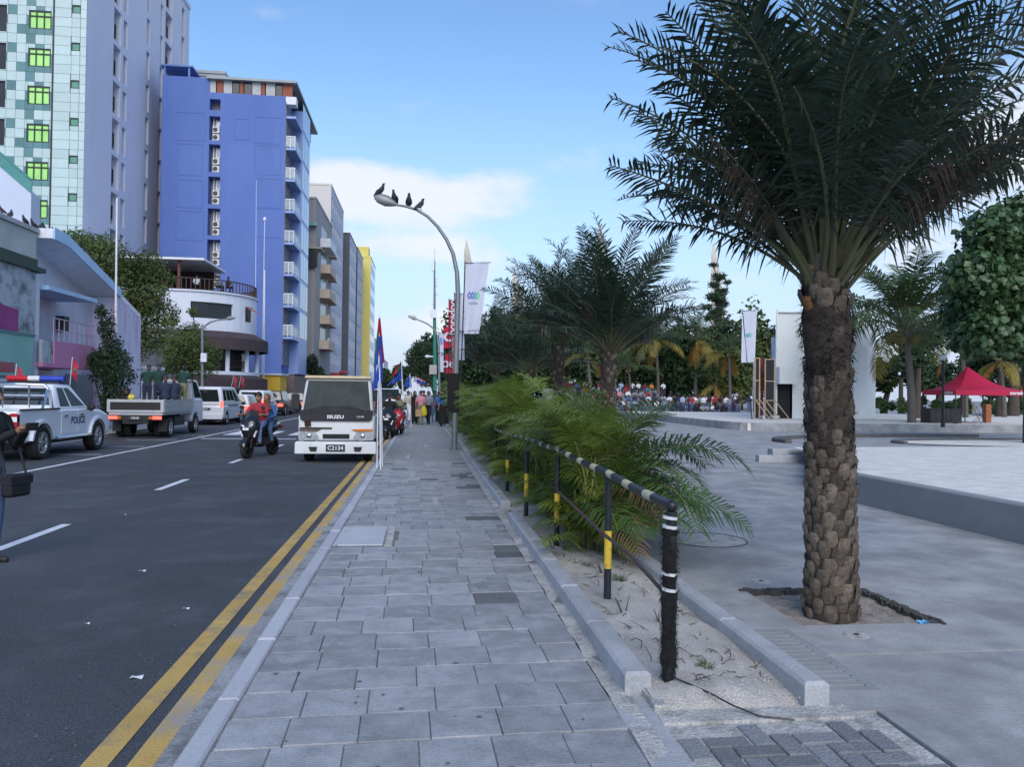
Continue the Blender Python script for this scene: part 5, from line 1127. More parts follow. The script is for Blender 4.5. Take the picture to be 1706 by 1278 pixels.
def wheel(parent, x, y, r, wd, spokes=5, z=None, mrim=None):
    k = (r, wd, spokes)
    sgn = 1 if x >= 0 else -1
    if k not in WM:
        ty = ring([(r*.62, wd*.42), (r*.70, wd*.5), (r*.93, wd*.5), (r, wd*.34), (r*1.0, -wd*.34), (r*.93, -wd*.5), (r*.62, -wd*.5)]).mesh('wheel', m_tyre, 40)
        b = MB(); b.tube([(wd*.18, 0, 0), (wd*.20, 0, 0)], r*.64, 24, 1); b.tube([(wd*.1, 0, 0), (wd*.42, 0, 0)], r*.13, 10)
        for i in range(spokes):
            a = 2*PI*i/spokes; d = V(0, math.cos(a), math.sin(a)); p = V(0, -math.sin(a), math.cos(a))
            b.add([V(wd*.34, 0, 0)+d*r*.1+p*r*.11, V(wd*.34, 0, 0)+d*r*.1-p*r*.11, V(wd*.42, 0, 0)+d*r*.62-p*r*.07, V(wd*.42, 0, 0)+d*r*.62+p*r*.07, V(wd*.22, 0, 0)+d*r*.1+p*r*.13, V(wd*.22, 0, 0)+d*r*.1-p*r*.13, V(wd*.25, 0, 0)+d*r*.62-p*r*.10, V(wd*.25, 0, 0)+d*r*.62+p*r*.10], [(3, 2, 1, 0), (0, 1, 5, 4), (1, 2, 6, 5), (2, 3, 7, 6), (3, 0, 4, 7)])
        bb = ring([(r*.55, wd*.40), (r*.64, wd*.44), (r*.66, wd*.40), (r*.6, wd*.2)]); b.add(bb.v, bb.f)
        WM[k] = (ty, b.mesh('rim', [m_rim, m_trim]))
    o = ob('wheel', WM[k][0], parent, (x, y, r if z is None else z)); o.rotation_euler = (0, 0, 0 if sgn > 0 else PI); c = ob('rim', WM[k][1], o)
    return o
def arch(yc, r, zc, zb, n=10, rev=False):
    a0 = math.asin(max(-1, min(1, (zb-zc)/r))); pts = [(yc+r*math.cos(a0+(PI-2*a0)*i/n), zc+r*math.sin(a0+(PI-2*a0)*i/n)) for i in range(n+1)]
    return pts       # from front to rear over the wheel
def bev(o, w_=.03, seg=2):
    m = o.modifiers.new('b', 'BEVEL'); m.width = w_; m.segments = seg; m.limit_method = 'ANGLE'; m.angle_limit = R(35); m.harden_normals = False
    for p in o.data.polygons: p.use_smooth = True
    o.data.set_sharp_from_angle(angle=R(50)); return o
class Quad:
    def __init__(s, a, b, c, d): s.p = [Vector(q) for q in (a, b, c, d)]; s.n = (s.p[1]-s.p[0]).cross(s.p[3]-s.p[0]).normalized()
    def at(s, u, v): a, b, c, d = s.p; return a.lerp(b, u).lerp(d.lerp(c, u), v)
    def panel(s, name, mat, parent, pts, off=.004, th=.012):
        n = len(pts); b = MB(); P = [s.at(*q) for q in pts]
        area = sum(pts[i][0]*pts[(i+1) % n][1]-pts[(i+1) % n][0]*pts[i][1] for i in range(n))
        if area < 0: P.reverse()
        b.add([p+s.n*off for p in P]+[p-s.n*th for p in P], [tuple(range(n))]+[(i, i+n, (i+1) % n+n, (i+1) % n) for i in range(n)]); return b.obj(name, mat, parent)
def cabin(parent, y0, y1, zb, wb, y2, y3, zt, wt, mat, name='cabin', r=.05):
    v = [(-wb, y0, zb), (wb, y0, zb), (wb, y1, zb), (-wb, y1, zb), (-wt, y2, zt), (wt, y2, zt), (wt, y3, zt), (-wt, y3, zt)]
    o = MB().add(v, [(3, 2, 1, 0), (4, 5, 6, 7), (0, 1, 5, 4), (1, 2, 6, 5), (2, 3, 7, 6), (3, 0, 4, 7)]).obj(name, mat, parent); bev(o, r)
    return dict(rear=Quad(v[0], v[1], v[5], v[4]), right=Quad(v[1], v[2], v[6], v[5]), front=Quad(v[2], v[3], v[7], v[6]), left=Quad(v[3], v[0], v[4], v[7]))
def plate(parent, loc, n, s, wd=.5, h=.11):
    m = facing(loc, n); b = MB().bx(-wd/2, wd/2, -h/2, h/2, -.01, .006); o = b.obj('number_plate', m_plate, parent); o.matrix_basis = m
    text('plate_letters', s, h*.8, m_ptxt, o, Matrix.Translation((0, 0, .009)), .001, .002); return o
def mirror(parent, x, y, z, mat):
    s = 1 if x > 0 else -1
    b = MB().ell((x+.12*s, y, z), (.10, .06, .09), 10, 6); b.tube([(x-.02*s, y+.02, z-.05), (x+.08*s, y, z-.03)], .02, 6); return b.obj('mirror', mat, parent, smooth=60)
SB = [(0, 0), (1, 0), (1, 1), (0, 1)]
def saloon(name, label, loc, rz, paint, L=4.3, W=1.72, belt=.92, roof=1.46, hood=True, cat='car', rear_box=False, brake=True, group=None, r=.31, wb=2.55, txt=None):
    t = thing(name, label, cat, loc, rz, group); h = L/2; ya, yb = wb/2, -wb/2; zc = r
    pr = [(-h, .32), (-h-.02, .62), (-h+.03, belt), (h*.42, belt), (h*.95, belt-.16), (h, .62), (h-.05, .28)]
    low = arch(ya, r*1.18, zc, .24)+arch(yb, r*1.18, zc, .24); bd = MB().prism(pr+low, 'x', -W/2, W/2).obj('body', paint, t); bev(bd, .07, 3)
    MB().bx(-W/2+.08, W/2-.08, -h+.2, h-.2, .2, .6).obj('underbody', m_trim, t)
    q = cabin(t, -h+.08 if rear_box else -h+.12, h*.45, belt-.02, W/2-.05, -h+.22 if rear_box else -h*.62, h*.05, roof, W/2-.22, paint, r=.08)
    f = q['rear'].panel('rear_window', m_cglass, t, [(.08, .12), (.92, .12), (.88, .9), (.12, .9)]); q['front'].panel('windscreen', m_cgl2, t, [(.06, .06), (.94, .06), (.94, .92), (.06, .92)])
    for sd in ('right', 'left'):
        a = [(.10, .1), (.36, .1), (.36, .86), (.16, .86)], [(.39, .1), (.64, .1), (.64, .86), (.39, .86)], [(.67, .1), (.94, .1), (.80, .86), (.67, .86)]
        for p in a: q[sd].panel('side_window', m_cglass, t, p if sd == 'right' else [(1-u, v) for u, v in p])
    for s in (-1, 1):
        MB().bbx(-.16, .16, -.04, .04, -.1, .1, .02).obj('tail_lamp', m_brake if brake else m_tail, t, (s*(W/2-.2), -h-.01, .74)); MB().ell((0, 0, 0), (.17, .07, .08), 10, 6).obj('headlamp', m_hl, t, (s*(W/2-.24), h-.03, .66), smooth=60)
        mirror(t, s*(W/2-.04), h*.34, belt+.04, paint); [wheel(t, s*(W/2-.10), yy, r, .2) for yy in (ya, yb)]
        for yy in (-.05, -.75): MB().bx(s*W/2-.01, s*W/2+.02, yy-.09, yy+.09, belt-.12, belt-.09).obj('door_handle', paint, t)
    MB().bbx(-W/2+.05, W/2-.05, -h-.07, -h+.05, .3, .5, .03).obj('rear_bumper', paint, t); plate(t, (0, -h-.05, .66), (0, -1, 0), txt or 'A0C 42')
    MB().bbx(-W/2+.05, W/2-.05, h-.05, h+.06, .28, .5, .03).obj('front_bumper', paint, t)
    return t, q
# ---- police pickup
pp_ = gr(65, 766, ZR)
pol = thing('police_pickup', 'white police pickup truck with a red and blue roof light bar', 'pickup truck', (pp_.x-.88, pp_.y+1.52, ZR))
W = 1.80
low = arch(1.58, .47, .40, .42)+arch(-1.50, .47, .40, .42)
bd = MB().prism([(-2.55, .55), (-2.55, 1.16), (1.15, 1.16), (1.9, 1.10), (2.35, .98), (2.5, .80), (2.5, .50), (2.35, .42)]+low+[(-2.3, .42)], 'x', -W/2, W/2).obj('body', m_cwhite, pol); bev(bd, .06, 3)
MB().bx(-W/2+.12, W/2-.12, -2.3, 2.3, .34, .7).obj('chassis', m_trim, pol)
q = cabin(pol, -.62, 1.22, 1.13, W/2-.03, -.48, .46, 1.78, W/2-.22, m_cwhite, r=.07)
for sd in ('right', 'left'):
    fl_ = (lambda P: P) if sd == 'right' else (lambda P: [(1-u, v) for u, v in P])
    q[sd].panel('rear_door_window', m_cgl2, pol, fl_([(.10, .14), (.40, .14), (.42, .86), (.14, .86)])); q[sd].panel('front_door_window', m_cgl2, pol, fl_([(.46, .14), (.90, .14), (.70, .86), (.48, .86)]))
q['front'].panel('windscreen', m_cgl2, pol, [(.06, .08), (.94, .08), (.94, .92), (.06, .92)]); q['rear'].panel('rear_window', m_cglass, pol, [(.1, .2), (.9, .2), (.9, .85), (.1, .85)])
for s in (-1, 1):
    for (y0, y1, nm) in ((-.50, .36, 'rear_door'), (.39, 1.26, 'front_door')):
        d = MB().prism([(y0+.02, .55), (y1-.02 if nm == 'rear_door' else y1-.14, .55), (y1, .75), (y1, 1.12), (y0, 1.12), (y0, .8)], 'x', s*(W/2-.01), s*(W/2+.012)).obj(nm, m_cwhite, pol)
        MB().bbx(s*(W/2+.03)-.02, s*(W/2+.03)+.02, y0+.1, y0+.28, .98, 1.03, .01).obj('handle', m_chr, d)
    for yc in (1.58, -1.50):
        A, B_ = arch(yc, .57, .40, .47, 12), arch(yc, .46, .40, .47, 12); b = MB(); n = 13
        b.v = [(s*(W/2-.03), y, z) for y, z in A]+[(s*(W/2+.07), yc+(y-yc)*.92, .4+(z-.4)*.92) for y, z in A]+[(s*(W/2+.07), y, z) for y, z in B_]
        for i in range(n-1): b.f += [(i, i+1, n+i+1, n+i), (n+i, n+i+1, 2*n+i+1, 2*n+i)]; b.m += [0, 0]
        b.obj('wheel_flare', m_cwhite, pol, smooth=60); wheel(pol, s*(W/2-.07), yc, .40, .27, 5)
    MB().tube([(s*(W/2+.06), -.85, .47), (s*(W/2+.09), -.6, .46), (s*(W/2+.09), 1.0, .46), (s*(W/2+.04), 1.1, .47)], .045, 8).obj('side_step', m_chr, pol, smooth=60)
    tl = MB().bbx(-.06, .11, -.05, .06, -.21, .21, .03).obj('tail_lamp', m_tail, pol, (s*(W/2-.07) - (.04 if s > 0 else 0), -2.53, .90)); MB().bx(-.05, .105, -.055, .055, .02, .13).obj('reversing_lens', m_ptxt, tl, (.005, -.003, 0))
    mirror(pol, s*(W/2-.02), .98, 1.18, m_trim)
    MB().bx(s*W/2-.02, s*W/2+.035, -2.45, -.62, 1.155, 1.20).obj('bed_rail', m_trim, pol)
    MB().bbx(s*(W/2-.34)-.16, s*(W/2-.34)+.16, 2.42, 2.53, .66, .86, .03).obj('headlamp', m_hl, pol)
rb = MB()
for s in (-1, 1):
    rb.tube([(s*.80, -.75, 1.18), (s*.76, -.80, 1.62), (s*.66, -.84, 1.75), (0, -.86, 1.77)], .04, 8); rb.tube([(s*.80, -1.25, 1.18), (s*.76, -1.0, 1.4), (s*.72, -.86, 1.62)], .032, 8)
rb.tube([(-.76, -.80, 1.5), (.76, -.80, 1.5)], .028, 8); rb.tube([(-.3, -.82, 1.2), (-.3, -.84, 1.75)], .022, 6); rb.tube([(.3, -.82, 1.2), (.3, -.84, 1.75)], .022, 6); rb.obj('roll_bar', m_chr, pol, smooth=60)
lb = MB().bx(-.62, .62, -.02, .22, 1.81, 1.85).obj('light_bar', m_trim, pol)
lb_y = .1
MB().tube([(-.66, lb_y, 1.92), (-.16, lb_y, 1.92)], .075, 10).obj('red_lens', M('red beacon', (.45, .01, .02), .15), lb); MB().tube([(-.16, lb_y, 1.92), (.12, lb_y, 1.92)], .07, 10).obj('clear_lens', M('clear beacon', (.6, .62, .65), .15), lb); MB().tube([(.12, lb_y, 1.92), (.70, lb_y, 1.92)], .075, 10).obj('blue_lens', M('blue beacon', (.02, .05, .38), .15), lb)
m_navyt = M('navy lettering', (.03, .04, .10), .5)
text('police_lettering', 'POLICE', .25, m_navyt, pol, facing((W/2+.016, .42, .86), (1, 0, 0)), .001, .006, .98)
MB().bbx(-.82, .82, -2.72, -2.55, .5, .68, .03).obj('rear_bumper', m_trim, pol)
def car_flag(parent_label, loc, mats, h=.55, group=None, tilt=.05):
    t = thing('car_flag', parent_label, 'flag', loc, 0, group); MB().tube([(0, 0, 0), (tilt, 0, h)], .008, 5).obj('stick', m_ptxt, t)
    b = MB(); b.grid(lambda u, v: (tilt+.02+.14*u*(1-.3*v), -.02+.03*math.sin(5*v+3*u), h-.05-.42*v-.18*u), 4, 8, 0); b.obj('cloth', mats[0], t)
    MB().grid(lambda u, v: (tilt+.05+.07*u, -.035+.03*math.sin(5*v+3*u), h-.2-.2*v-.10*u), 3, 3).obj('green_panel', mats[1], t); return t
m_fred = M('flag red', (.50, .02, .05), .7, .15, 6, sss=.2); m_fgrn = M('flag green', (.02, .16, .10), .7, .15, 6, sss=.2); m_fblu = M('flag blue', (.035, .09, .42), .7, .15, 5, sss=.2); m_fwht = M('flag white', (.68, .70, .76), .7, .08, 5, sss=.2)
car_flag('small red and green flag flying behind the police light bar', (pol.location.x+.55, pol.location.y+.75, ZR+1.76), (m_fred, m_fgrn), .75); car_flag('small red flag behind the red lens of the police light bar', (pol.location.x-.75, pol.location.y+.6, ZR+1.7), (m_fred, m_fgrn), .6)
# ---- flatbed truck
fb_ = gr(272, 731, ZR); fx, fy = fb_.x-.92, fb_.y
ft = thing('flatbed_truck', 'grey aluminium flatbed truck carrying people in green shirts', 'truck', (fx, fy, ZR)); W = 1.84
MB().bx(-W/2+.04, W/2-.04, .02, 3.35, .80, .92).obj('deck', m_alu, ft)
tg = MB().bx(-W/2, W/2, -.03, .02, .90, .97).bx(-W/2, W/2, -.03, .02, 1.24, 1.33).bx(-W/2, -W/2+.1, -.03, .02, .97, 1.24).bx(W/2-.1, W/2, -.03, .02, .97, 1.24).obj('tailgate', m_alu, ft); MB().bx(-W/2+.1, W/2-.1, -.02, .012, .97, 1.24).obj('dark_panel', m_trim, tg)
for s in (-1, 1):
    sp_ = MB().bx(s*W/2-.03, s*W/2+.02, .04, 3.35, .90, 1.33).obj('drop_side', m_alu, ft); MB().bx(s*W/2-.04, s*W/2+.03, .04, 3.35, 1.30, 1.335).bx(s*W/2-.04, s*W/2+.03, .04, 3.35, 1.08, 1.10).bx(s*W/2-.04, s*W/2+.028, 1.65, 1.72, .88, 1.32).obj('rib', m_chr, sp_)
    MB().bx(s*.86-.03, s*.86+.03, 3.28, 3.34, .9, 2.05).obj('headboard_post', m_alu, ft)
    MB().bx(s*.72-.14, s*.72+.14, -.08, -.02, .66, .76).obj('tail_lamp', m_brake, ft); MB().bx(s*.5-.05, s*.5+.05, -.07, -.02, .67, .75).obj('reversing_lamp', m_amber, ft)
    wheel(ft, s*.76, .95, .35, .24, 6); wheel(ft, s*.50, .95, .35, .22, 6); wheel(ft, s*.76, 4.0, .36, .22, 6)
    MB().bx(s*.72-.12, s*.72+.12, 1.5, 2.6, .38, .7).obj('side_box', m_trim, ft); MB().bx(s*.76-.14, s*.76+.14, .42, .47, .22, .66).obj('mud_flap', m_trim, ft)
MB().bx(-.86, .86, 3.28, 3.33, 1.95, 2.03).obj('headboard_rail', m_alu, ft); MB().bx(-.42, .42, .0, 4.4, .5, .78).bx(-.85, .85, -.02, .1, .62, .80).obj('chassis', m_trim, ft); plate(ft, (0, -.06, .70), (0, -1, 0), 'C2518', .42, .12)
cb = MB().prism([(3.45, .55), (3.45, 1.35), (4.85, 1.35), (4.95, .9), (4.95, .42), (4.5, .42)]+arch(4.0, .44, .36, .42), 'x', -.86, .86).obj('cab_body', m_csil, ft); bev(cb, .05)
q = cabin(ft, 3.45, 4.86, 1.33, .85, 3.48, 4.45, 2.08, .76, m_csil, 'cab_roof', .06); q['rear'].panel('rear_window', m_cglass, ft, [(.15, .15), (.85, .15), (.85, .8), (.15, .8)])
for sd in ('right', 'left'): q[sd].panel('door_window', m_cglass, ft, [(.25, .08), (.92, .08), (.70, .88), (.25, .88)] if sd == 'right' else [(.75, .08), (.08, .08), (.30, .88), (.75, .88)])
q['front'].panel('windscreen', m_cgl2, ft, [(.05, .06), (.95, .06), (.95, .94), (.05, .94)]); mirror(ft, .88, 4.7, 1.6, m_trim); mirror(ft, -.88, 4.7, 1.6, m_trim)
# ---- van, cars, dark SUV, three wheeler in the same queue
def van(name, label, loc, rz, paint, L=4.4, W=1.72, H=1.86, group=None, brake=True):
    t = thing(name, label, 'van', loc, rz, group); h = L/2; r = .31
    bd = MB().prism([(-h, .35), (-h, .95), (h*.80, .95), (h*.98, .8), (h, .55), (h-.08, .28)]+arch(h-.75, r*1.2, r, .26)+arch(-h+.8, r*1.2, r, .26), 'x', -W/2, W/2).obj('body', paint, t); bev(bd, .06, 3)
    q = cabin(t, -h+.01, h*.78, .93, W/2-.01, -h+.08, h*.30, H, W/2-.14, paint, 'upper_body', .09); MB().bx(-W/2+.1, W/2-.1, -h+.2, h-.2, .22, .6).obj('underbody', m_trim, t)
    q['rear'].panel('rear_window', m_cglass, t, [(.10, .22), (.90, .22), (.87, .84), (.13, .84)]); q['front'].panel('windscreen', m_cgl2, t, [(.05, .06), (.95, .06), (.95, .94), (.05, .94)])
    for sd in ('right', 'left'):
        for p in ([(.05, .28), (.20, .28), (.20, .82), (.06, .82)], [(.24, .28), (.42, .28), (.42, .82), (.24, .82)], [(.44, .28), (.62, .28), (.62, .82), (.44, .82)], [(.66, .22), (.93, .22), (.76, .82), (.66, .82)]): q[sd].panel('side_window', m_cglass, t, p if sd == 'right' else [(1-u, v) for u, v in p])
    for s in (-1, 1):
        MB().bbx(-.06, .06, -.03, .04, -.13, .13, .02).obj('tail_lamp', m_brake if brake else m_tail, t, (s*(W/2-.08), -h-.01, 1.02)); MB().ell((0, 0, 0), (.15, .07, .12), 10, 6).obj('headlamp', m_hl, t, (s*(W/2-.2), h-.08, .78), smooth=60)
        mirror(t, s*(W/2), h*.62, 1.02, m_trim); wheel(t, s*(W/2-.1), h-.75, r, .19); wheel(t, s*(W/2-.1), -h+.8, r, .19)
        MB().bx(s*W/2-.01, s*W/2+.015, -h+.9, h*.3, .92, .945).obj('slide_rail', m_trim, t); MB().bx(s*W/2-.01, s*W/2+.03, h*.35, h*.35+.16, .98, 1.01).obj('door_handle', paint, t)
    MB().bbx(-W/2+.04, W/2-.04, -h-.08, -h+.05, .3, .55, .03).obj('rear_bumper', paint, t); plate(t, (0, -h-.02, .78), (0, -1, 0), 'A0A 61'); return t
v0 = gr(372, 709, ZR); vx = v0.x-.86
van('delivery_van', 'white van with a lit brake lamp queuing ahead of the flatbed', (vx, v0.y+2.2, ZR), 0, m_csil)
m_cpale = M('pearl white paint', (.68, .71, .76), .25, .02, 1, coat=.5)
c1 = gr(408, 700, ZR); saloon('hatchback', 'small white hatchback with dark rear glass ahead of the van', (vx+.1, v0.y+7.2, ZR), 0, m_cwhite, 3.9, 1.68, .90, 1.48, rear_box=True, wb=2.45)
van('minivan', 'white minivan roof showing above the hatchback', (vx-.1, v0.y+12.4, ZR), 0, m_cpale, 4.3, 1.7, 1.72)
su = gr(472, 693, ZR); saloon('suv', 'glossy black suv with red tail lamps behind the scooter riders', (su.x-.9, su.y+2.2, ZR), 0, m_cblk, 4.5, 1.82, 1.02, 1.70, rear_box=True, r=.36, wb=2.7, cat='suv')
saloon('black_car', 'black car further up the queue beyond the suv', (su.x-.4, su.y+9.2, ZR), 0, m_cblk, 4.2, 1.7, .95, 1.6, rear_box=True, cat='car')
saloon('grey_car', 'grey car far up the road beyond the black ones', (su.x-.6, su.y+17, ZR), 0, m_rim if False else m_csil, 4.2, 1.7, rear_box=True)
for k, (px, Y, lab) in enumerate(((676, 62, 'white van standing at the kerb behind the blue flags'), (655, 78, 'white van waiting far down the near lane'))):
    van('parked_van', lab, (at(px, 660, Y).x-1.2, Y, ZR), PI, m_cwhite, 4.6, 1.75, 2.0, brake=False)
for px, X in ((382, -9.95), (389, -9.4)):
    p = at(px, 640, v0.y+1.2); car_flag('small red and green flag on the roof of the queuing van', (p.x, v0.y+1.6+(px-382)*.1, ZR+1.84), (m_fred, m_fgrn), .62, 'flags on the van roof', .12)
# ---- white cab-over truck facing us
tk = thing('cabover_truck', 'worn white cab over truck facing the camera beside the yellow lines', 'truck', (-2.03, 18.55, ZR), PI); W = 1.76
cbx = MB().prism([(0.02, .52), (-.02, 1.05), (-.10, 1.12), (-1.45, 1.12), (-1.45, .55), (-1.2, .5)]+list(reversed(arch(-.62, .44, .36, .5))), 'x', -W/2, W/2)
o = cbx.obj('cab_body', m_rust, tk); bev(o, .05, 3)
q = cabin(tk, -1.45, -.06, 1.10, W/2-.01, -1.42, -.34, 2.03, W/2-.12, m_rust, 'cab_upper', .08)
q['front'].panel('windscreen', m_cgl2, tk, [(.04, .10), (.96, .10), (.955, .90), (.045, .90)], .012)
pn = MB().prism([(-W/2+.05, 1.02), (-W/2+.12, .985), (W/2-.12, .985), (W/2-.05, 1.02), (W/2-.03, 1.24), (-W/2+.03, 1.24)], 'y', -.10, .035).obj('black_front_panel', m_trim, tk)
text('maker_lettering', 'ISUZU', .105, m_ptxt, pn, facing((.02, .04, 1.08), (0, 1, 0)), .001, .004, 1.35); text('model_lettering', 'NHR', .06, m_ptxt, pn, facing((-.56, .04, 1.085), (0, 1, 0)), .001, .0, 1.35)
MB().bbx(-W/2+.10, W/2-.10, -.52, -.24, 2.0, 2.06, .03).obj('cream_visor', M('cream visor', (.56, .44, .28), .6, .15, 5), tk)
for s in (-1, 1):
    hlm = MB().prism([(s*(W/2-.03), .53), (s*(W/2-.03), .74), (s*.50, .72), (s*.40, .62), (s*.42, .53)], 'y', -.02, .045).obj('headlamp', m_hl, tk)
    MB().prism([(s*(W/2-.03), .745), (s*(W/2-.03), .80), (s*.36, .79), (s*.46, .735)], 'y', -.02, .04).obj('indicator', m_amber if s < 0 else M('cracked lamp', (.12, .09, .08), .7, .4, 10), hlm)
    MB().ell((s*.62, .048, .63), (.06, .02, .06), 10, 6).obj('bulb', m_chr, hlm, smooth=60)
    wheel(tk, s*.70, -.62, .355, .2, 6); wheel(tk, s*.68, -3.1, .355, .22, 6)
    mb_ = MB().bbx(s*(W/2+.10)-.09, s*(W/2+.10)+.09, -.22, -.12, 1.25, 1.62, .03); mb_.tube([(s*(W/2-.06), -.2, 1.2), (s*(W/2+.08), -.16, 1.22), (s*(W/2+.1), -.16, 1.3)], .016, 6); mb_.obj('mirror', m_trim, tk)
    MB().tube([(s*.62, .04, 1.24), (s*.3+.02, -.02, 1.33), (s*.02+.1, -.05, 1.31)], [.014, .012, .008], 5).obj('wiper', m_trim, tk)
    MB().prism([(s*.42, .38), (s*.62, .38), (s*.58, .27), (s*.44, .27)], 'y', .10, .135).obj('bumper_vent', m_trim, tk)
    d = MB().prism([(-.12, .62), (-1.2, .62), (-1.2, 1.1), (-.12, 1.1)], 'x', s*(W/2-.01), s*(W/2+.01)).obj('door', m_rust, tk); MB().bx(s*W/2, s*W/2+.03, -1.1, -.95, 1.0, 1.04).obj('handle', m_trim, d)
    q['right' if s > 0 else 'left'].panel('door_window', m_cglass, tk, [(.2, .08), (.92, .08), (.76, .86), (.2, .86)] if s > 0 else [(.8, .08), (.08, .08), (.24, .86), (.8, .86)])
gl = MB()
for k in range(3): gl.bx(-.30, .30, .0, .038, .575+k*.035, .590+k*.035)
gl.bx(-.31, .31, -.02, .026, .565, .675, 0); gl.obj('grille', m_trim, tk)
o = MB().bbx(-W/2-.06, W/2+.06, -.12, .12, .22, .50, .03).obj('bumper', m_rust, tk); bev(o, .04); plate(tk, (0, .125, .35), (0, 1, 0), 'C2134', .44, .17)
MB().prism([(.60, .86), (.74, .84), (.76, .96), (.70, 1.03), (.62, .98)], 'y', -.02, .012).obj('rust_hole', M('rust hole', (.035, .02, .015), .95, .4, 15), tk, (-.02, .012, 0)); MB().bx(.1, .84, .0, .022, .795, .83).obj('torn_strip', MT['rust hole'], tk)
MB().bx(-.42, .42, -4.3, -.3, .42, .62).obj('chassis', m_trim, tk); MB().bx(-.86, .86, -4.4, -1.6, .85, .95).bx(-.86, -.82, -4.4, -1.6, .95, 1.3).bx(.82, .86, -4.4, -1.6, .95, 1.3).bx(-.82, .82, -4.4, -4.36, .95, 1.3).obj('cargo_bed', m_alu, tk)
MB().bx(.50, .62, -.27, -.22, 1.36, 1.42).obj('sticker', m_tail, tk)
# ---- scooters
def scooter(name, label, loc, rz, paint, group=None, lean=0.0):
    t = thing(name, label, 'scooter', loc, rz, group); t.rotation_euler = (0, lean, rz)
    wheel(t, 0.0, .66, .245, .12, 5); wheel(t, 0.0, -.62, .24, .13, 5)
    for w_ in t.children: w_.location.x = 0
    fk = MB()
    for s in (-1, 1): fk.tube([(s*.09, .66, .25), (s*.08, .55, .62), (s*.06, .46, .85)], .022, 7)
    fk.obj('fork', m_trim, t)
    MB().grid(lambda u, v: (.085*(u*2-1), .66+.30*math.cos(R(20+v*130)), .245+.30*math.sin(R(20+v*130))-.05*abs(u*2-1)**2), 6, 12).obj('front_mudguard', paint, t, smooth=180)
    b = MB(); rings = [(.50, .70, .20, .10, .28), (.62, .72, .22, .12, .4), (.72, .70, .24, .14, .5), (.86, .62, .23, .14, .5), (1.0, .50, .17, .10, .4)]
    b.tube([(0, .40, .38), (0, .50, .55), (0, .53, .70), (0, .50, .86), (0, .42, 1.0), (0, .38, 1.06)], [(.12, .07), (.20, .15), (.24, .20), (.25, .19), (.18, .12), (.08, .05)], 14); b.obj('front_cowl', paint, t, smooth=60)
    MB().grid(lambda u, v: ((.20-.07*v)*(u*2-1), .60-.20*v-.06*(u*2-1)**2, .96+.22*v), 6, 5).obj('windshield', M('smoked screen', (.02, .022, .025), .1, .1, 2, alpha=.85), t, smooth=180)
    for s in (-1, 1):
        MB().ell((s*.10, .69, .80), (.075, .03, .028), 10, 6, rot=Matrix.Rotation(-s*.5, 3, 'Y')).obj('headlamp', m_hl, t, smooth=60); MB().prism([(s*.17, .52), (s*.23, .68), (s*.20, .70), (s*.13, .56)], 'y', .56, .62).obj('side_lamp', m_ptxt, t)
        MB().tube([(s*.03, .40, 1.02), (s*.20, .36, 1.06), (s*.34, .28, 1.04)], [.014, .014, .017], 7).obj('handlebar', m_trim, t)
        mm = MB().tube([(s*.22, .38, 1.06), (s*.27, .42, 1.22)], .007, 5); mm.ell((s*.29, .42, 1.26), (.07, .02, .045), 10, 6); mm.obj('mirror', m_trim, t, smooth=60)
        MB().tube([(s*.18, -.12, .34), (s*.30, -.12, .33)], .015, 6).obj('footpeg', m_trim, t)
    MB().tube([(0, .42, .40), (0, .15, .30), (0, -.1, .32)], [(.18, .05), (.20, .05), (.19, .06)], 12).obj('floor', m_trim, t)
    MB().tube([(0, .22, .60), (0, .05, .68), (0, -.25, .66), (0, -.6, .72), (0, -.88, .80), (0, -.95, .80)], [(.09, .10), (.13, .14), (.17, .18), (.16, .13), (.10, .06), (.05, .03)], 14).obj('tail_body', paint, t, smooth=60)
    MB().tube([(0, .10, .78), (0, -.1, .80), (0, -.35, .80), (0, -.6, .88), (0, -.8, .90)], [(.10, .03), (.15, .05), (.16, .05), (.14, .05), (.07, .03)], 12).obj('seat', m_trim, t, smooth=60)
    MB().tube([(0, -.2, .42), (0, -.55, .36)], [(.14, .12), (.10, .10)], 10).tube([(.15, -.25, .30), (.17, -.75, .36), (.17, -.95, .40)], [.03, .06, .05], 10).obj('engine', m_trim, t); MB().bx(-.08, .08, .735, .745, .70, .76).obj('badge', m_ptxt, t); MB().bx(-.10, .10, -.99, -.96, .68, .76).obj('tail_lamp', m_tail, t)
    return t
sp0 = gr(411, 764, ZR); sang = PI-.30
scooter('motor_scooter', 'black scooter with a man in red and a passenger riding towards the camera', (sp0.x+.20, sp0.y+.62, ZR), sang, m_cblk)
person('man in a red polo shirt and blue jeans riding the black scooter', (sp0.x+.20, sp0.y+.62, ZR+.06), sang, 'ride', c_red, c_ljean, 1, 'short', .75, voxel=.016)
off = Matrix.Rotation(sang, 3, 'Z') @ V(.0, -.40, 0)
person('scooter passenger in a brown headscarf and blue top', (sp0.x+.20+off.x, sp0.y+.62+off.y, ZR+.08), sang, 'pillion', c_teal if False else c_blue, c_jean, 1, c_brownscarf, 1.0, h=.94, voxel=.016)
bk = [(648, 733, m_cblk, 'black scooter stopped at the kerb beside the flag poles', c_black, 'rider in black sitting on the scooter by the flag poles', 'cap'), (664, 729, M('red scooter paint', (.42, .02, .03), .25, coat=.5), 'red and white scooter stopped at the kerb', c_olive, 'rider in a dark olive top on the red scooter', 'short'), (650, 716, m_cblk, 'second black scooter waiting behind the red one', c_white, 'rider in white behind the red scooter', 'short'), (662, 711, m_cblk, 'third black scooter farther up the kerb', c_maroon, 'rider in maroon farther up the kerb', 'short')]
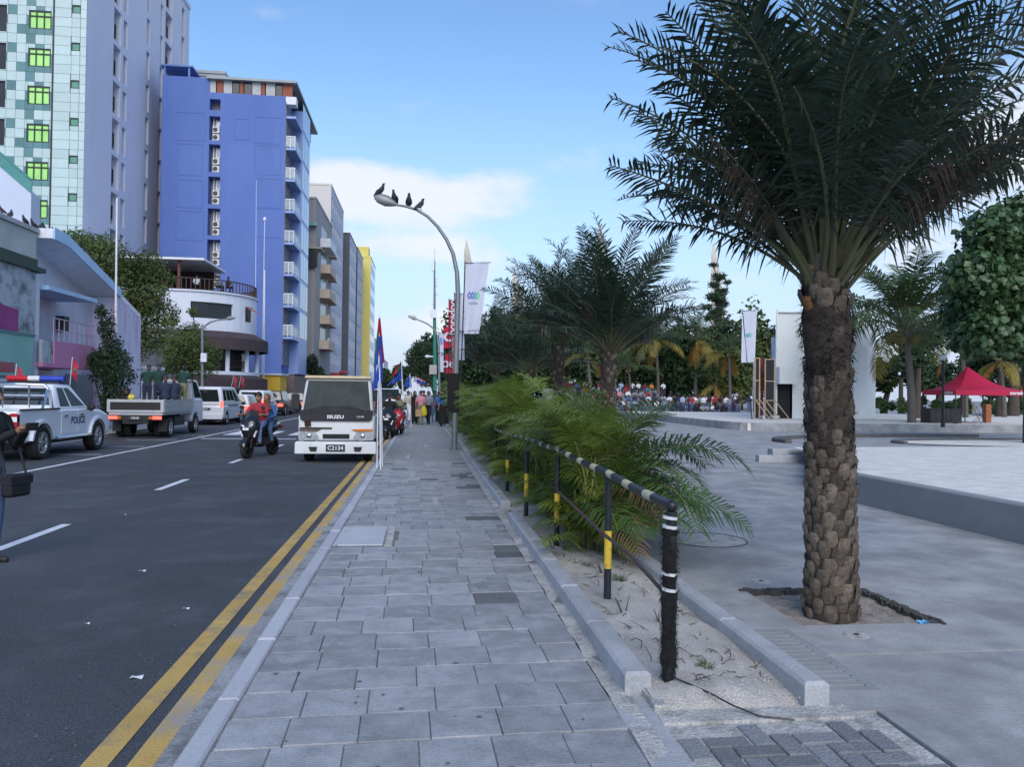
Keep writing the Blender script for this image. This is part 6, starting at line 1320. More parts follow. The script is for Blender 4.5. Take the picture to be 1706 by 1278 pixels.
for px, py, pt, lab, sh, pl_, hr in bk:
    g = gr(px, py, ZR); scooter('motor_scooter', lab, (g.x, g.y+.7, ZR), PI-.15, pt); person(pl_, (g.x, g.y+.7, ZR+.06), PI-.15, 'ride', sh, c_navy, 2, hr, .8)
# ---- people on the flatbed
dk = ZR+.92
def onbed(px, Y): return at(px, 640, Y).x
for px, dy, kd, sh, pn_, hr, lab in ((245, 2.75, 'rail', c_green, c_navy, 'cap', 'man in a green shirt and cap at the left of the truck bed'), (264, 2.35, 'cross', c_green, c_navy, 'cap', 'man in a green shirt and brimmed cap in the middle of the truck bed'), (304, 2.85, 'rail', c_green, c_olive, 'short', 'tall man in a dark green shirt holding the headboard of the truck')):
    person(lab, (onbed(px, fy+dy), fy+dy, dk), 0, kd, sh, pn_, 2, hr, .7, h=1.0)
for px, dy, lab, sh in ((276, 2.0, 'person in navy crouching on the truck bed', c_navy), (290, 2.2, 'person with a dark cap sitting low on the truck bed', c_navy)):
    person(lab, (onbed(px, fy+dy), fy+dy, dk-.02), .4, 'sit', sh, c_navy, 2, 'cap', .7)
person('person in black with a yellow bag sitting by the tailgate', (onbed(213, fy+.7), fy+.7, dk-.12), PI, 'floor', c_black, c_black, 2, 'long', 1.0)
tag(MB().ell((onbed(220, fy+.35), fy+.3, dk+.48), (.12, .08, .10), 10, 7).tube([(onbed(220, fy+.35)-.08, fy+.3, dk+.54), (onbed(220, fy+.35), fy+.3, dk+.66), (onbed(220, fy+.35)+.08, fy+.3, dk+.54)], .008, 5).obj('bag', M('yellow bag', (.62, .50, .06), .6)), 'bright yellow bag beside the person at the tailgate', 'bag')
# ---- photographer at the left edge
gp = gr(-24, 940, ZR); pang = -PI/2-.25
J = pose('phone'); 
person('person in a black jacket and jeans filming with a phone in the road', (gp.x, gp.y, ZR), pang, 'phone', c_black, c_jean, 0, 'short', 1.0, voxel=.014)
rm = Matrix.Rotation(pang, 3, 'Z'); ph = rm @ V(.02, .47, 1.31)
po = MB().bbx(-.075, .075, -.006, .006, -.038, .038, .004).obj('phone', m_trim); po.location = (gp.x+ph.x, gp.y+ph.y, ZR+ph.z); po.rotation_euler = (R(-12), 0, pang); tag(po, 'black phone held up by the person at the road edge', 'phone'); MB().bx(-.068, .068, -.0075, -.006, -.033, .033).obj('screen', m_cglass, po); MB().tube([(.055, .006, .02), (.055, .009, .02)], .012, 10).obj('lens', m_cglass, po)
bg_ = rm @ V(-.05, .26, .74); bag = thing('shoulder_bag', 'black camera bag hanging from a strap at the hip', 'bag', (gp.x+bg_.x, gp.y+bg_.y, ZR+bg_.z), pang)
o = MB().bx(-.13, .13, -.06, .06, -.10, .10).obj('pouch', M('black nylon', (.012, .013, .017), .7, .3, 9), bag); bev(o, .03); MB().bbx(-.135, .135, -.066, .066, .02, .115, .02).obj('flap', MT['black nylon'], bag); MB().tube([(-.13, 0, .08), (-.14, -.12, .42), (-.10, -.24, .68)], .012, 5).tube([(.13, 0, .08), (.10, -.10, .40), (.0, -.22, .66)], .012, 5).obj('strap', MT['black nylon'], bag)
# ---- pedestrians on the pavement
ped = [(680, 43.0, 'walk', c_beige, c_white, 'short', 0, 'man in a beige shirt and white trousers on the pavement'), (691, 40.5, 'stand', c_black, c_black, c_black, 1, 'woman in a long black dress and scarf on the pavement'), (701, 39.0, 'carry', c_pink, c_olive, 'short', 0, 'person in a pink shirt carrying bags on the pavement'), (714, 39.6, 'walk', c_grey, c_black, 'short', 0, 'man in a grey shirt and black trousers walking along the pavement'), (724, 43.5, 'stand', c_navy, c_jean, 'short', 2, 'person in navy behind the man in grey'), (731, 42.5, 'walk', c_blue, c_black, 'cap', 0, 'person in a bright blue top near the hedge'), (739, 37.6, 'stand', c_blue, c_black, c_black, 1, 'person in blue over black beside the hedge'), (684, 49, 'stand', c_black, c_navy, 'short', 1, 'person in black farther along the pavement'), (706, 50, 'stand', c_maroon, c_black, 'short', 2, 'person in maroon farther along the pavement'), (670, 47, 'stand', c_white, c_jean, 'short', 1, 'person in white farther along the kerb'), (716, 54, 'stand', c_white, c_navy, 'cap', 0, 'person in white far along the pavement')]
for px, Y, kd, sh, pn_, hr, sk_, lab in ped: person(lab, (at(px, 660, Y).x, Y, 0), PI+rnd.uniform(-.4, .4), kd, sh, pn_, sk_, hr, 1.0 if sh is c_black else .75, h=rnd.uniform(.96, 1.03), skirt=(hr is c_black))
bx_ = at(697, 688, 38.7); t = thing('shopping_bag', 'brown paper bag carried by the person in pink', 'bag', (bx_.x, 38.7, bx_.z-.18)); o = MB().bx(-.15, .15, -.06, .06, 0, .34).obj('paper', M('brown paper', (.38, .25, .14), .8), t, rz=.2); MB().tube([(-.07, 0, .34), (0, 0, .45), (.07, 0, .34)], .006, 5).obj('handle', MT['brown paper'], t)
bx_ = at(706, 686, 38.8); t = thing('shopping_bag', 'yellow plastic bag carried by the person in pink', 'bag', (bx_.x, 38.8, bx_.z-.2)); MB().tube([(0, 0, 0), (0, 0, .12), (0, 0, .34), (.0, 0, .50)], [(.12, .07), (.17, .10), (.14, .08), (.03, .03)], 10).obj('plastic', M('yellow plastic', (.62, .50, .03), .5, sss=.2), t)
# ---- crowd on the far side of the plaza
rc = random.Random(33)
shirts = [(c_white, 'white'), (c_navy, 'navy'), (c_black, 'black'), (c_grey, 'grey'), (c_blue, 'blue'), (c_red, 'red'), (c_maroon, 'maroon'), (c_sky, 'pale blue'), (c_orange, 'orange'), (c_yel, 'yellow'), (c_teal, 'teal'), (c_pink, 'pink'), (c_lgreen, 'green'), (c_olive, 'olive')]
wts = [17, 17, 18, 13, 3, 8, 7, 6, 2, 2, 4, 2, 2, 6]
CPROT = {}
def crowd_person(kd, si, pi_, px, Y, z, rz, sit):
    sh, nm = shirts[si]; pn_ = [c_navy, c_black, c_jean, c_olive][pi_]; lab = 'person in a %s shirt %s in the crowd across the plaza' % (nm, sit); k = (kd, si, pi_)
    X = at(px, 660, Y).x; loc = (X, Y, z)
    if k not in CPROT: CPROT[k] = person(lab, loc, rz, kd, sh, pn_, rc.randrange(3), rc.choice(['short', 'short', 'cap']), .75, h=rc.uniform(.95, 1.05), voxel=.034, group='crowd across the plaza')
    else: CROWDCOPY.append((k, lab, loc, rz))
CROWDCOPY = []
TIER = [(72.5, .45), (73.4, .9), (74.3, 1.35), (75.2, 1.8), (76.1, 2.2)]
for ti, (Y, z) in enumerate(TIER):
    px = 925 if ti < 2 else 930
    while px < 1112-ti*3:
        px += rc.uniform(8, 14)
        if rc.random() < .12: continue
        crowd_person('bench', rc.choices(range(14), wts)[0], rc.randrange(3), px, Y+.1, z-.47, PI+rc.uniform(-.3, .3), 'sitting')
px = 1010
while px < 1130: px += rc.uniform(9, 15); crowd_person('floor' if rc.random() < .4 else 'sit', rc.choices(range(14), wts)[0], rc.randrange(3), px, 70.8+rc.uniform(-.4, .4), 0, PI+rc.uniform(-.4, .4), 'sitting')
for row in range(3):
    px = 1112
    while px < 1222:
        px += rc.uniform(8, 13); crowd_person(rc.choice(['stand', 'cross', 'stand']), rc.choices(range(14), wts)[0], rc.randrange(4), px, 73+row*1.6+rc.uniform(-.4, .4), 0, PI+rc.uniform(-.5, .5), 'standing')
px = 1150
for k in range(9): px += rc.uniform(6, 11); crowd_person('floor', rc.choices(range(14), wts)[0], rc.randrange(3), px, 71+rc.uniform(-.6, .6), 0, PI+rc.uniform(-.5, .5), 'sitting')
for px, Y, si, lab in ((1153, 71.2, 5, 0), (1172, 71.4, 0, 0), (1215, 66, 3, 0), (1228, 68, 2, 0), (1248, 70, 1, 0)): crowd_person('stand', si, 2, px, Y, 0, PI+rc.uniform(-.6, .6), 'standing')
bl_ = thing('bleachers', 'stepped spectator bleachers under the seated crowd', 'bleachers', (at(1020, 660, 74).x, 72.3, 0))
xa, xb = at(915, 660, 72.3).x, at(1112, 660, 72.3).x
for Y, z in TIER: MB().bx(xa-bl_.location.x, xb-bl_.location.x, Y-.25-72.3, Y+.65-72.3, -.05, z-.0).obj('step', M('bleacher grey', (.22, .23, .25), .8), bl_)
cb_ = thing('crowd_barrier', 'low teal metal barrier in front of the seated crowd', 'barrier', (at(1085, 660, 70).x, 70, 0))
b = MB(); [b.tube([(-2.2+k*.75, 0, 0), (-2.2+k*.75, 0, .5)], .03, 5) for k in range(7)]; b.tube([(-2.2, 0, .5), (2.3, 0, .5)], .03, 5); b.obj('rail', M('teal metal', (.08, .28, .30), .5), cb_)
# people on the cafe terrace
for px, py, Y, sh, lab in ((327, 478, 57.5, c_white, 'person in white sitting on the cafe terrace by the post'), (362, 480, 57.8, c_grey, 'person in a grey top and hat on the cafe terrace'), (379, 482, 58.2, c_black, 'person in black on the cafe terrace rail')):
    person(lab, (at(px, py, Y).x, Y, Z3+.06), rnd.uniform(-.8, .8), 'bench', sh, c_black, 1, 'short', .75, voxel=.03)
finish_people()
for k, lab, loc, rz in CROWDCOPY:
    c = copy_tree(CPROT[k]); c.location = loc; c.rotation_euler = (0, 0, rz); c['label'] = lab
# black bin bag by the hedge
p = gr(733, 703); t = thing('bin_bag', 'black bag slumped on the pavement by the hedge', 'bag', p); MB().tube([(0, 0, 0), (0, 0, .15), (.03, 0, .4), (.02, 0, .6), (.02, 0, .68)], [(.22, .18), (.26, .2), (.2, .16), (.08, .07), (.1, .08)], 10).obj('sack', m_black, t, smooth=60)
# ================================================================ STREET FURNITURE, FLAGS, RAIL, TENT, BIRDS
# ---- street lamp with pigeons
L0 = gr(757, 751); LY = L0.y
lampt = thing('street_lamp', 'tall curved grey street lamp with pigeons standing behind the parked flags', 'street lamp', (L0.x, LY, 0))
m_lamp = M('lamp post paint', (.20, .22, .235), .45, .12, 3, metal=.4)
path = [(757, 740), (759, 640), (761, 560), (763, 490), (761.5, 455), (755, 423), (744, 399), (729, 377), (712, 360), (694, 349), (676, 343.5), (660, 341)]
pts = [at(x, y, LY)-V(L0.x, LY, 0) for x, y in path]; pts[0].z = .02
rr = [.085, .080, .074, .068, .062, .055, .05, .046, .043, .04, .036, .034]
MB().tube(pts, rr, 12).obj('pole', m_lamp, lampt, smooth=60)
MB().bx(-.16, .16, -.16, .16, 0, .025).obj('base_plate', m_lamp, lampt)
for sx in (-1, 1):
    for sy in (-1, 1): MB().cyl((sx*.12, sy*.12, .02), (sx*.12, sy*.12, .09), .016, n=6).obj('bolt', m_lamp, lampt)
a, c = at(661, 341, LY)-V(L0.x, LY, 0), at(624, 327, LY)-V(L0.x, LY, 0)
hdl = MB().tube([a, a.lerp(c, .15), a.lerp(c, .45), a.lerp(c, .8), c], [(.04, .04), (.07, .09), (.085, .16), (.07, .14), (.02, .05)], 12).obj('lamp_head', m_lamp, lampt, smooth=60)
MB().tube([a.lerp(c, .25)-V(0, 0, .05), a.lerp(c, .55)-V(0, 0, .06), a.lerp(c, .85)-V(0, 0, .05)], [(.03, .07), (.04, .11), (.02, .06)], 10).obj('lens', M('lamp lens', (.55, .56, .55), .2), hdl, smooth=60)
tag(MB().bx(-.20, .13, -.125, -.095, 1.08, 2.16).obj('notice_board', M('matt black board', (.006, .006, .007), .85), None, (L0.x-.02, LY, 0)), 'black board strapped behind the lamp post', 'board')
for z in (1.25, 1.95): MB().tube([(L0.x+.10*math.cos(q*PI/6), LY+.10*math.sin(q*PI/6), z) for q in range(13)], .008, 4).obj('strap', m_lamp, lampt, -V(L0.x, LY, 0))
m_bird = M('pigeon', (.035, .035, .042), .7, .4, 20)
def bird_mesh(nm='body'):
    b = MB().tube([(0, -.17, -.01), (0, -.10, .015), (0, -.02, .03), (0, .06, .07), (0, .10, .12), (0, .115, .145), (0, .14, .15)], [(.018, .008), (.034, .02), (.058, .055), (.048, .05), (.027, .028), (.028, .028), (.012, .012)], 8)
    b.tube([(0, .145, .148), (0, .17, .14)], [.007, .002], 5)
    for s in (-1, 1): b.tube([(s*.05, .04, .055), (s*.058, -.04, .03), (s*.02, -.15, 0)], [(.012, .03), (.014, .035), (.006, .008)], 6); b.tube([(s*.02, .0, -.01), (s*.02, .01, -.075)], .005, 4)
    return b.mesh(nm, m_bird, 60)
bme = bird_mesh()
def bird(p, rz, s, lab, g): 
    t = thing('pigeon', lab, 'bird', p+V(0, 0, .075*s), rz, g); o = ob('body', bme, t); t.scale = (s, s, s); o.rotation_euler.x = R(18); return t
for px, py, rz, lab in ((634, 327, -2.0, 'pigeon perched on the tip of the street lamp head'), (657, 338.5, 2.8, 'pigeon perched where the lamp head meets the arm'), (681, 344, 3.2, 'pigeon on the flat of the lamp arm'), (700, 351, -1.0, 'pigeon leaning forward where the lamp arm bends down')):
    p = at(px, py, LY); bird(p, rz, 1.35, lab, 'pigeons on the street lamp')
for k, px in enumerate((2, 17, 41, 55, 66, 74, 86, 93, 99, 104)):
    Y = 20+0; p = V(DX-.6, yfor(px, 388, DX-.6), 7.3); bird(p, rnd.uniform(0, 6), 1.2, 'pigeon on the roof edge of the derelict house', 'pigeons on the derelict roof')
# ---- handrail in the planter
hr = thing('handrail', 'black and yellow striped pipe handrail bent along the planter', 'railing', (1.35, 4.08, .03))
m_ry = M('rail yellow', (.62, .42, .04), .5, .15, 12, stain=(.1, .08, .05), sscale=14, samt=.7, sthr=.6); m_rb = M('rail black', (.016, .018, .022), .42, .3, 15); m_ry2 = M('faded rail yellow', (.50, .45, .30), .6, .15, 12, stain=(.08, .07, .06), sscale=14, samt=.7, sthr=.58)
O_ = V(1.35, 4.08, .03)
top = [at(1119, 843, 4.08), at(1014, 789, 5.73), at(929, 748, 7.75), at(878, 730, 9.7), at(846, 722, 12.2), at(826, 715, 14.5)]
base = [V(top[0].x-.01, 4.08, .02), V(top[1].x, 5.73, .02), V(top[2].x, 7.75, .02), V(top[3].x, 9.7, .02), V(top[4].x, 12.2, .02), V(top[5].x, 14.5, .02)]
for i, (tp_, bs_) in enumerate(zip(top, base)):
    h_ = tp_.z-bs_.z
    if i == 0: continue
    for k, (f0, f1, mt) in enumerate(((0, .27, m_rb), (.27, .56, m_ry), (.56, .985, m_rb))):
        MB().cyl(bs_.lerp(tp_, f0)-O_, bs_.lerp(tp_, f1)-O_, .0285, n=14).obj('post_section', mt, hr, smooth=50)
    MB().cyl(bs_-O_, bs_+V(0, 0, .03)-O_, .05, n=12).obj('post_foot', m_conc2, hr)
    MB().tube([bs_.lerp(tp_, .985)-O_+V(0, 0, -.02), tp_-O_], .034, 12).obj('collar', m_rb, hr)
for i in range(5): # rail in short painted bands
    n_ = 6 if i == 0 else 8
    sag = V(0, 0, -.01)
    for k in range(n_):
        k0, k1 = (k/n_, (k+1.32)/n_) if k % 2 == 0 else ((k+.32)/n_, (k+1)/n_)
        p, q_ = top[i].lerp(top[i+1], k0), top[i].lerp(top[i+1], k1); f = lambda s: sag*math.sin(PI*s)
        MB().tube([p+f(k0)-O_, q_+f(k1)-O_], .0285, 12).obj('rail_band', m_ry2 if k % 2 else m_rb, hr, smooth=50)
# front post wrapped in black netting with tape
fp0, fp1 = base[0], top[0]
MB().cyl(fp0-O_, fp1-V(0, 0, .03)-O_, .03, n=14).obj('front_post', m_rb, hr, smooth=50); MB().ell(fp1-O_, (.034, .036, .034), 12, 8).obj('elbow', m_rb, hr, smooth=180)
nw = MB(); rn = random.Random(4)
def netr(z, a): return .040+.004*math.sin(z*17+a*2)+.003*math.sin(z*61-a*3)-.006*(abs(z-.56) < .02)-.008*(abs(z-.80) < .03)-(.010 if z < .12 else 0)
nw.grid(lambda u, v: (fp0.x-O_.x+netr(v*.86, u*2*PI)*math.cos(u*2*PI), netr(v*.86, u*2*PI)*math.sin(u*2*PI), .0+v*.86-.02), 18, 70); net = nw.obj('netting_wrap', M('black netting', (.011, .011, .012), .8, .5, 40, .9, 200), hr, smooth=180)
fz = MB()
for k in range(1100):
    z = rn.uniform(-.02, .86); a_ = rn.uniform(0, 6.28); r_ = netr(z, a_); p = V(fp0.x-O_.x+r_*math.cos(a_), r_*math.sin(a_), z); d = V(math.cos(a_)+rn.uniform(-.8, .8), math.sin(a_)+rn.uniform(-.8, .8), rn.uniform(-1.6, .6)).normalized()*rn.uniform(.008, .026); fz.tube([p, p+d*.6, p+d+V(0, 0, -.01)], [.0013, .001, .0007], 3)
fz.obj('loose_threads', MT['black netting'], net, kind='stuff')
m_tape = M('silver tape', (.55, .57, .58), .4, .15, 20)
for z, tl in ((.905, .1), (.855, -.08), (.60, .05), (.515, -.1)): MB().tube([(fp0.x-O_.x, .0-.003*tl, z-.008), (fp0.x-O_.x+.002, 0, z+.008)], .0405 if z > .8 else .043, 16).obj('tape', m_tape, hr)
# rusty lower rod slipping off
tag(MB().tube([at(1108, 990, 4.12), at(1050, 925, 4.95), at(1005, 890, 5.68), at(950, 838, 7.0), at(930, 820, 7.7)], [.012, .013, .014, .014, .013], 7).obj('rusty_rod', M('rusty rod', (.075, .055, .048), .9, .3, 20), None, smooth=60), 'rusty dark rod sagging between the handrail posts', 'rod')
# ---- flags by the kerb
def flag(label, foot, topp, clothpts, mats, bands, group=None, name='flag', rip=.05, poler=.014, pm=None):
    t = thing(name, label, 'flag', foot, 0, group); f = Vector(foot); MB().tube([(0, 0, 0), Vector(topp)-f], [poler, poler*.8], 8).obj('pole', pm or m_bwhite, t)
    A, B_, Cc, D_ = [Vector(p)-f for p in clothpts]        # corners: top-left, top-right, bottom-right, bottom-left
    for (u0, u1, v0, v1, mi) in bands:
        def fn(u, v):
            uu, vv = u0+(u1-u0)*u, v0+(v1-v0)*v; p = A.lerp(B_, uu).lerp(D_.lerp(Cc, uu), vv); return p+V(0, rip*math.sin(uu*14+vv*4)+rip*.6*math.sin(vv*11+uu*5), 0)
        MB().grid(fn, max(3, int(14*(u1-u0))), max(3, int(16*(v1-v0)))).obj('cloth', mats[mi], t, smooth=180)
    return t
fp_ = gr(632, 778, ZR if False else 0)
FY = fp_.y
def ffoot(px, py): g = gr(px, py); return g
t1 = flag('limp national flag with green and red cloth on a leaning kerb pole', gr(628, 780), at(632, 525, FY), [at(630.5, 531, FY-.06), at(633.5, 529, FY-.06), at(641, 604, FY-.06), at(622, 612, FY-.06)], [m_fred, m_fgrn, m_fwht], [(0, .42, .25, 1, 1), (.42, 1, 0, 1, 0), (0, .42, 0, .25, 0)], rip=.03)
t2 = flag('long limp blue flag with a white mark on a leaning kerb pole', gr(634, 782), at(632, 556, FY), [at(628, 560, FY-.1), at(637, 560, FY-.1), at(638, 636, FY-.1), at(620.5, 652, FY-.1)], [m_fblu, m_fwht], [(0, 1, 0, 1, 0)], rip=.04)
MB().grid(lambda u, v: at(624.5+2*u+3*v, 622-14*v, FY-.09)-gr(634, 782), 2, 4).obj('white_mark', m_fwht, t2)
flag('furled blue and red flag on the third leaning kerb pole', gr(637, 777), at(634, 575, FY+.05), [at(634, 578, FY+.05), at(638, 580, FY+.05), at(638, 634, FY+.05), at(630, 640, FY+.05)], [m_fblu, m_fred], [(0, .6, 0, 1, 0), (.6, 1, 0, 1, 1)], rip=.03)
f2 = gr(672, 722); Y2 = f2.y
flag('blue pennant flag with a white edge lifted by the wind over the scooters', gr(672, 724), at(669, 600, Y2), [at(669, 616, Y2), at(671, 604, Y2), at(671, 632, Y2), at(643, 644, Y2)], [m_fblu, m_fwht], [(0, 1, .12, 1, 0), (0, 1, 0, .12, 1)], rip=.06)
flag('red and green national flag behind the blue pennant', gr(675, 722), at(669, 596, Y2+1), [at(668.5, 601, Y2+1), at(669.5, 601, Y2+1), at(669, 618, Y2+1), at(652, 628, Y2+1)], [m_fred, m_fgrn], [(0, .45, 0, 1, 0), (.45, 1, 0, 1, 1)], rip=.05)
flag('small blue flag drooping above the pedestrians', gr(685, 712), at(683, 622, 38), [at(682, 624, 38), at(685, 628, 38), at(686, 646, 38), at(672, 645, 38)], [m_fblu, m_fwht], [(0, 1, .1, 1, 0), (0, 1, 0, .1, 1)], rip=.05)
flag('blue flag striped red and white held over the pedestrians', at(706, 700, 40), at(692, 626, 40), [at(693, 628, 40), at(709.5, 635, 40), at(706, 643, 40), at(694, 638, 40)], [m_fblu, m_fwht, m_fred], [(0, 1, .28, .85, 0), (0, 1, .14, .28, 1), (0, 1, 0, .14, 2), (0, 1, .85, 1, 2)], rip=.05)
# ---- tall banners behind the hedge
def banner(label, px0, px1, ptop, pbot, Y, mat, pole_px, slant=0.0, texts=(), group=None, rip=.05, w2=None):
    g = at(pole_px, 660, Y); t = thing('banner', label, 'banner', (g.x, Y, 0), 0, group); f = V(g.x, Y, 0); tp_ = at(px0, ptop-3, Y)
    MB().tube([(0, 0, 0), tp_-f], [.03, .02], 8).obj('pole', m_trim, t); MB().tube([at(px0-1, ptop, Y)-f, at(px1+3, ptop-1, Y)-f], .014, 6).obj('crossbar', m_trim, t)
    A, B_, Cc, D_ = at(px0, ptop, Y)-f, at(px1, ptop, Y)-f, at(px1+slant, pbot, Y)-f, at(px0+(w2 or 0), pbot, Y)-f
    fn = lambda u, v: A.lerp(B_, u).lerp(D_.lerp(Cc, u), v)+V(0, rip*math.sin(u*9+v*3), 0); c = MB().grid(fn, 8, 14).obj('cloth', mat, t, smooth=180); return t, f, fn, c
m_ban = M('white banner cloth', (.58, .61, .72), .7, .05, 2, sss=.15); m_redb = M('red banner cloth', (.52, .02, .05), .7, .08, 3, sss=.15)
t, f, fn, c = banner('big white banner with a purple and green diamond logo', 775, 815, 438, 556, 32, m_ban, 765, -17, w2=-2)
cols_ = [M('logo violet', (.22, .10, .45), .6), M('logo blue', (.06, .22, .55), .6), M('logo teal', (.05, .42, .45), .6), M('logo green', (.2, .55, .30), .6)]
def diamond(cu, cv, su, sv, mat, parent, fn, th=.32):
    b = MB(); o_ = [(cu-su, cv), (cu, cv-sv), (cu+su, cv), (cu, cv+sv)]; i_ = [(cu-su*th*1.6, cv), (cu, cv-sv*th*1.6), (cu+su*th*1.6, cv), (cu, cv+sv*th*1.6)]
    b.add([fn(*p)+V(0, -.02, 0) for p in o_+i_], [(k, (k+1) % 4, (k+1) % 4+4, k+4) for k in range(4)]); b.obj('logo', mat, parent)
for k in range(4): diamond(.24+.14*k, .46, .13, .058, cols_[k], c, fn)
for k, v_ in enumerate((.555, .575)): MB().grid(lambda u, v: fn(.22+.48*u, v_+.008*v)+V(0, -.02, 0), 4, 1).obj('caption_line', M('caption grey', (.30, .33, .42), .7), c)
t, f, fn, c = banner('narrow pale banner half hidden by the street lamp', 757, 772, 490, 600, 35, m_ban, 768, 2)
t, f, fn, c = banner('deep red banner with white brand lettering beside the lamp', 748, 759, 500, 555, 40, m_redb, 748, 0)
for k in range(1): text('banner_lettering', 'ooredoo', .52, m_fwht, c, facing(fn(.55, .52)+V(0, -.12, 0), (0, -1, 0)) @ Matrix.Rotation(PI/2, 4, 'Z'), .002, .012)
t, f, fn, c = banner('bright red banner with a white letter lower down by the lamp', 739, 752, 545, 580, 44, m_redb, 746, -2)
text('banner_letter', 'C', .7, m_fwht, c, facing(fn(.6, .5)+V(0, -.12, 0), (0, -1, 0)), .002, .03)
t, f, fn, c = banner('red and white banner hanging low behind the lamp post', 740, 756, 590, 622, 46, m_redb, 744, 0); text('banner_letter', 'OO', .55, m_fwht, c, facing(fn(.5, .55)+V(0, -.12, 0), (0, -1, 0)), .002, .03)
t, f, fn, c = banner('white and red lettered banner close to the lamp post', 752, 759, 560, 612, 42, m_fwht, 752, 0); text('banner_lettering', 'ooredoo', .5, m_redb, c, facing(fn(.5, .5)+V(0, -.1, 0), (0, -1, 0)) @ Matrix.Rotation(PI/2, 4, 'Z'), .002, .01)
t, f, fn, c = banner('pale blue banner farthest along the hedge', 731, 739, 555, 620, 52, m_ban, 733, 0)
text('banner_letter', 'E', .5, cols_[1], c, facing(fn(.5, .2)+V(0, -.1, 0), (0, -1, 0)), .002, .01)
# white flag banner by the marquee
t, f, fn, c = banner('white banner with a faint green logo beside the black frames', 1237, 1260, 518, 604, 42, m_ban, 1254, -3, rip=.02, w2=-2)
for k in range(3): diamond(.36+.14*k, .47, .13, .045, cols_[k+1], c, fn)
MB().tube([at(1260, 515, 42)-f, at(1253, 695, 42)-f], .035, 8).obj('mast', m_bwhite, t)
banner('small white banner behind the black frames', 1284, 1292, 562, 600, 48, m_ban, 1288, -1, rip=.02)
# ---- far mast with antennas, far street lamp
Ym = 58; g = at(725, 660, Ym); mt_ = thing('phone_mast', 'green phone mast with white antenna panels over the pavement end', 'mast', (g.x, Ym, 0)); f = V(g.x, Ym, 0)
MB().tube([(0, 0, 0), at(724, 530, Ym)-f], [.16, .12], 10).obj('green_pole', M('mast green', (.02, .17, .11), .5), mt_); MB().tube([at(724, 530, Ym)-f, at(724, 435, Ym)-f], [.09, .06], 8).obj('upper_pole', m_lamp, mt_); MB().tube([at(724, 435, Ym)-f, at(724.5, 415, Ym)-f], .015, 5).obj('lightning_rod', m_lamp, mt_)
for (x, y0, y1, wd) in ((721, 437, 452, .22), (728, 464, 478, .2), (728, 486, 492, .22), (721, 498, 508, .12), (722, 516, 530, .5)):
    p, q_ = at(x, y1, Ym)-f, at(x, y0, Ym)-f; MB().bbx(p.x-wd/2, p.x+wd/2, -.3, -.14, p.z, q_.z, .03).obj('antenna', m_bwhite, mt_)
p = at(712, 594, Ym)-f; MB().tube([p, at(724, 594, Ym)-f], .06, 6).ell(p, (.2, .2, .12), 10, 6).obj('camera_arm', m_bwhite, mt_); p = at(722, 616, Ym)-f; MB().bbx(p.x-.3, p.x+.25, -.3, .0, p.z-.35, p.z+.35, .03).obj('control_box', m_beige, mt_)
Yl = 50; g = at(733, 660, Yl); l2 = thing('street_lamp', 'second street lamp farther along the hedge with a pale head', 'street lamp', (g.x, Yl, 0)); f = V(g.x, Yl, 0)
MB().tube([V(0, 0, 0)]+[at(x, y, Yl)-f for x, y in ((731, 580), (729, 560), (723, 548), (713, 540), (702, 535), (694, 532))], [.09, .07, .06, .055, .05, .045, .04], 8).obj('pole', m_lamp, l2, smooth=60); MB().tube([at(695, 532, Yl)-f, at(690, 530, Yl)-f, at(680, 526.5, Yl)-f], [(.05, .05), (.09, .14), (.04, .06)], 8).obj('lamp_head', m_beige, l2, smooth=60)
# street lamp across the road in front of the cafe
Yk = 40.5; g = at(337, 660, Yk); l3 = thing('street_lamp', 'grey street lamp with a white box in front of the cafe', 'street lamp', (g.x, Yk, .04)); f = V(g.x, Yk, .04)
MB().tube([V(0, 0, 0)]+[at(x, y, Yk)-f for x, y in ((337, 600), (337, 552), (340, 544), (350, 537), (362, 533.5), (378, 532))], [.08, .07, .06, .05, .045, .04, .035], 8).obj('pole', m_lamp, l3, smooth=60); MB().tube([at(376, 532, Yk)-f, at(382, 530, Yk)-f, at(392, 529.5, Yk)-f], [(.04, .04), (.07, .12), (.03, .05)], 8).obj('lamp_head', m_lamp, l3, smooth=60); p = at(341, 596, Yk)-f; MB().bbx(p.x-.14, p.x+.14, -.22, -.08, p.z-.22, p.z+.22, .02).obj('box', m_bwhite, l3)
for pxa, ya, Y, lab in ((441, 450, 66, 'thin white pole against the blue wall'), (427, 300, 70, 'very thin tall mast against the blue wall')):
    g = at(pxa-2, 660, Y); t = thing('thin_mast', lab, 'mast', (g.x, Y, 0)); MB().tube([(0, 0, 0), at(pxa, ya, Y)-V(g.x, Y, 0)], [.07 if pxa == 441 else .03, .05 if pxa == 441 else .02], 6).obj('pole', m_bwhite, t)
g = at(441, 365, 69); tag(MB().tube([(g.x, 69, 0), (g.x, 69, g.z)], .03, 6).ell((g.x, 69, g.z), (.14, .14, .2), 8, 6).obj('aerial', m_bwhite), 'thin aerial with a white tip against the blue wall', 'aerial')
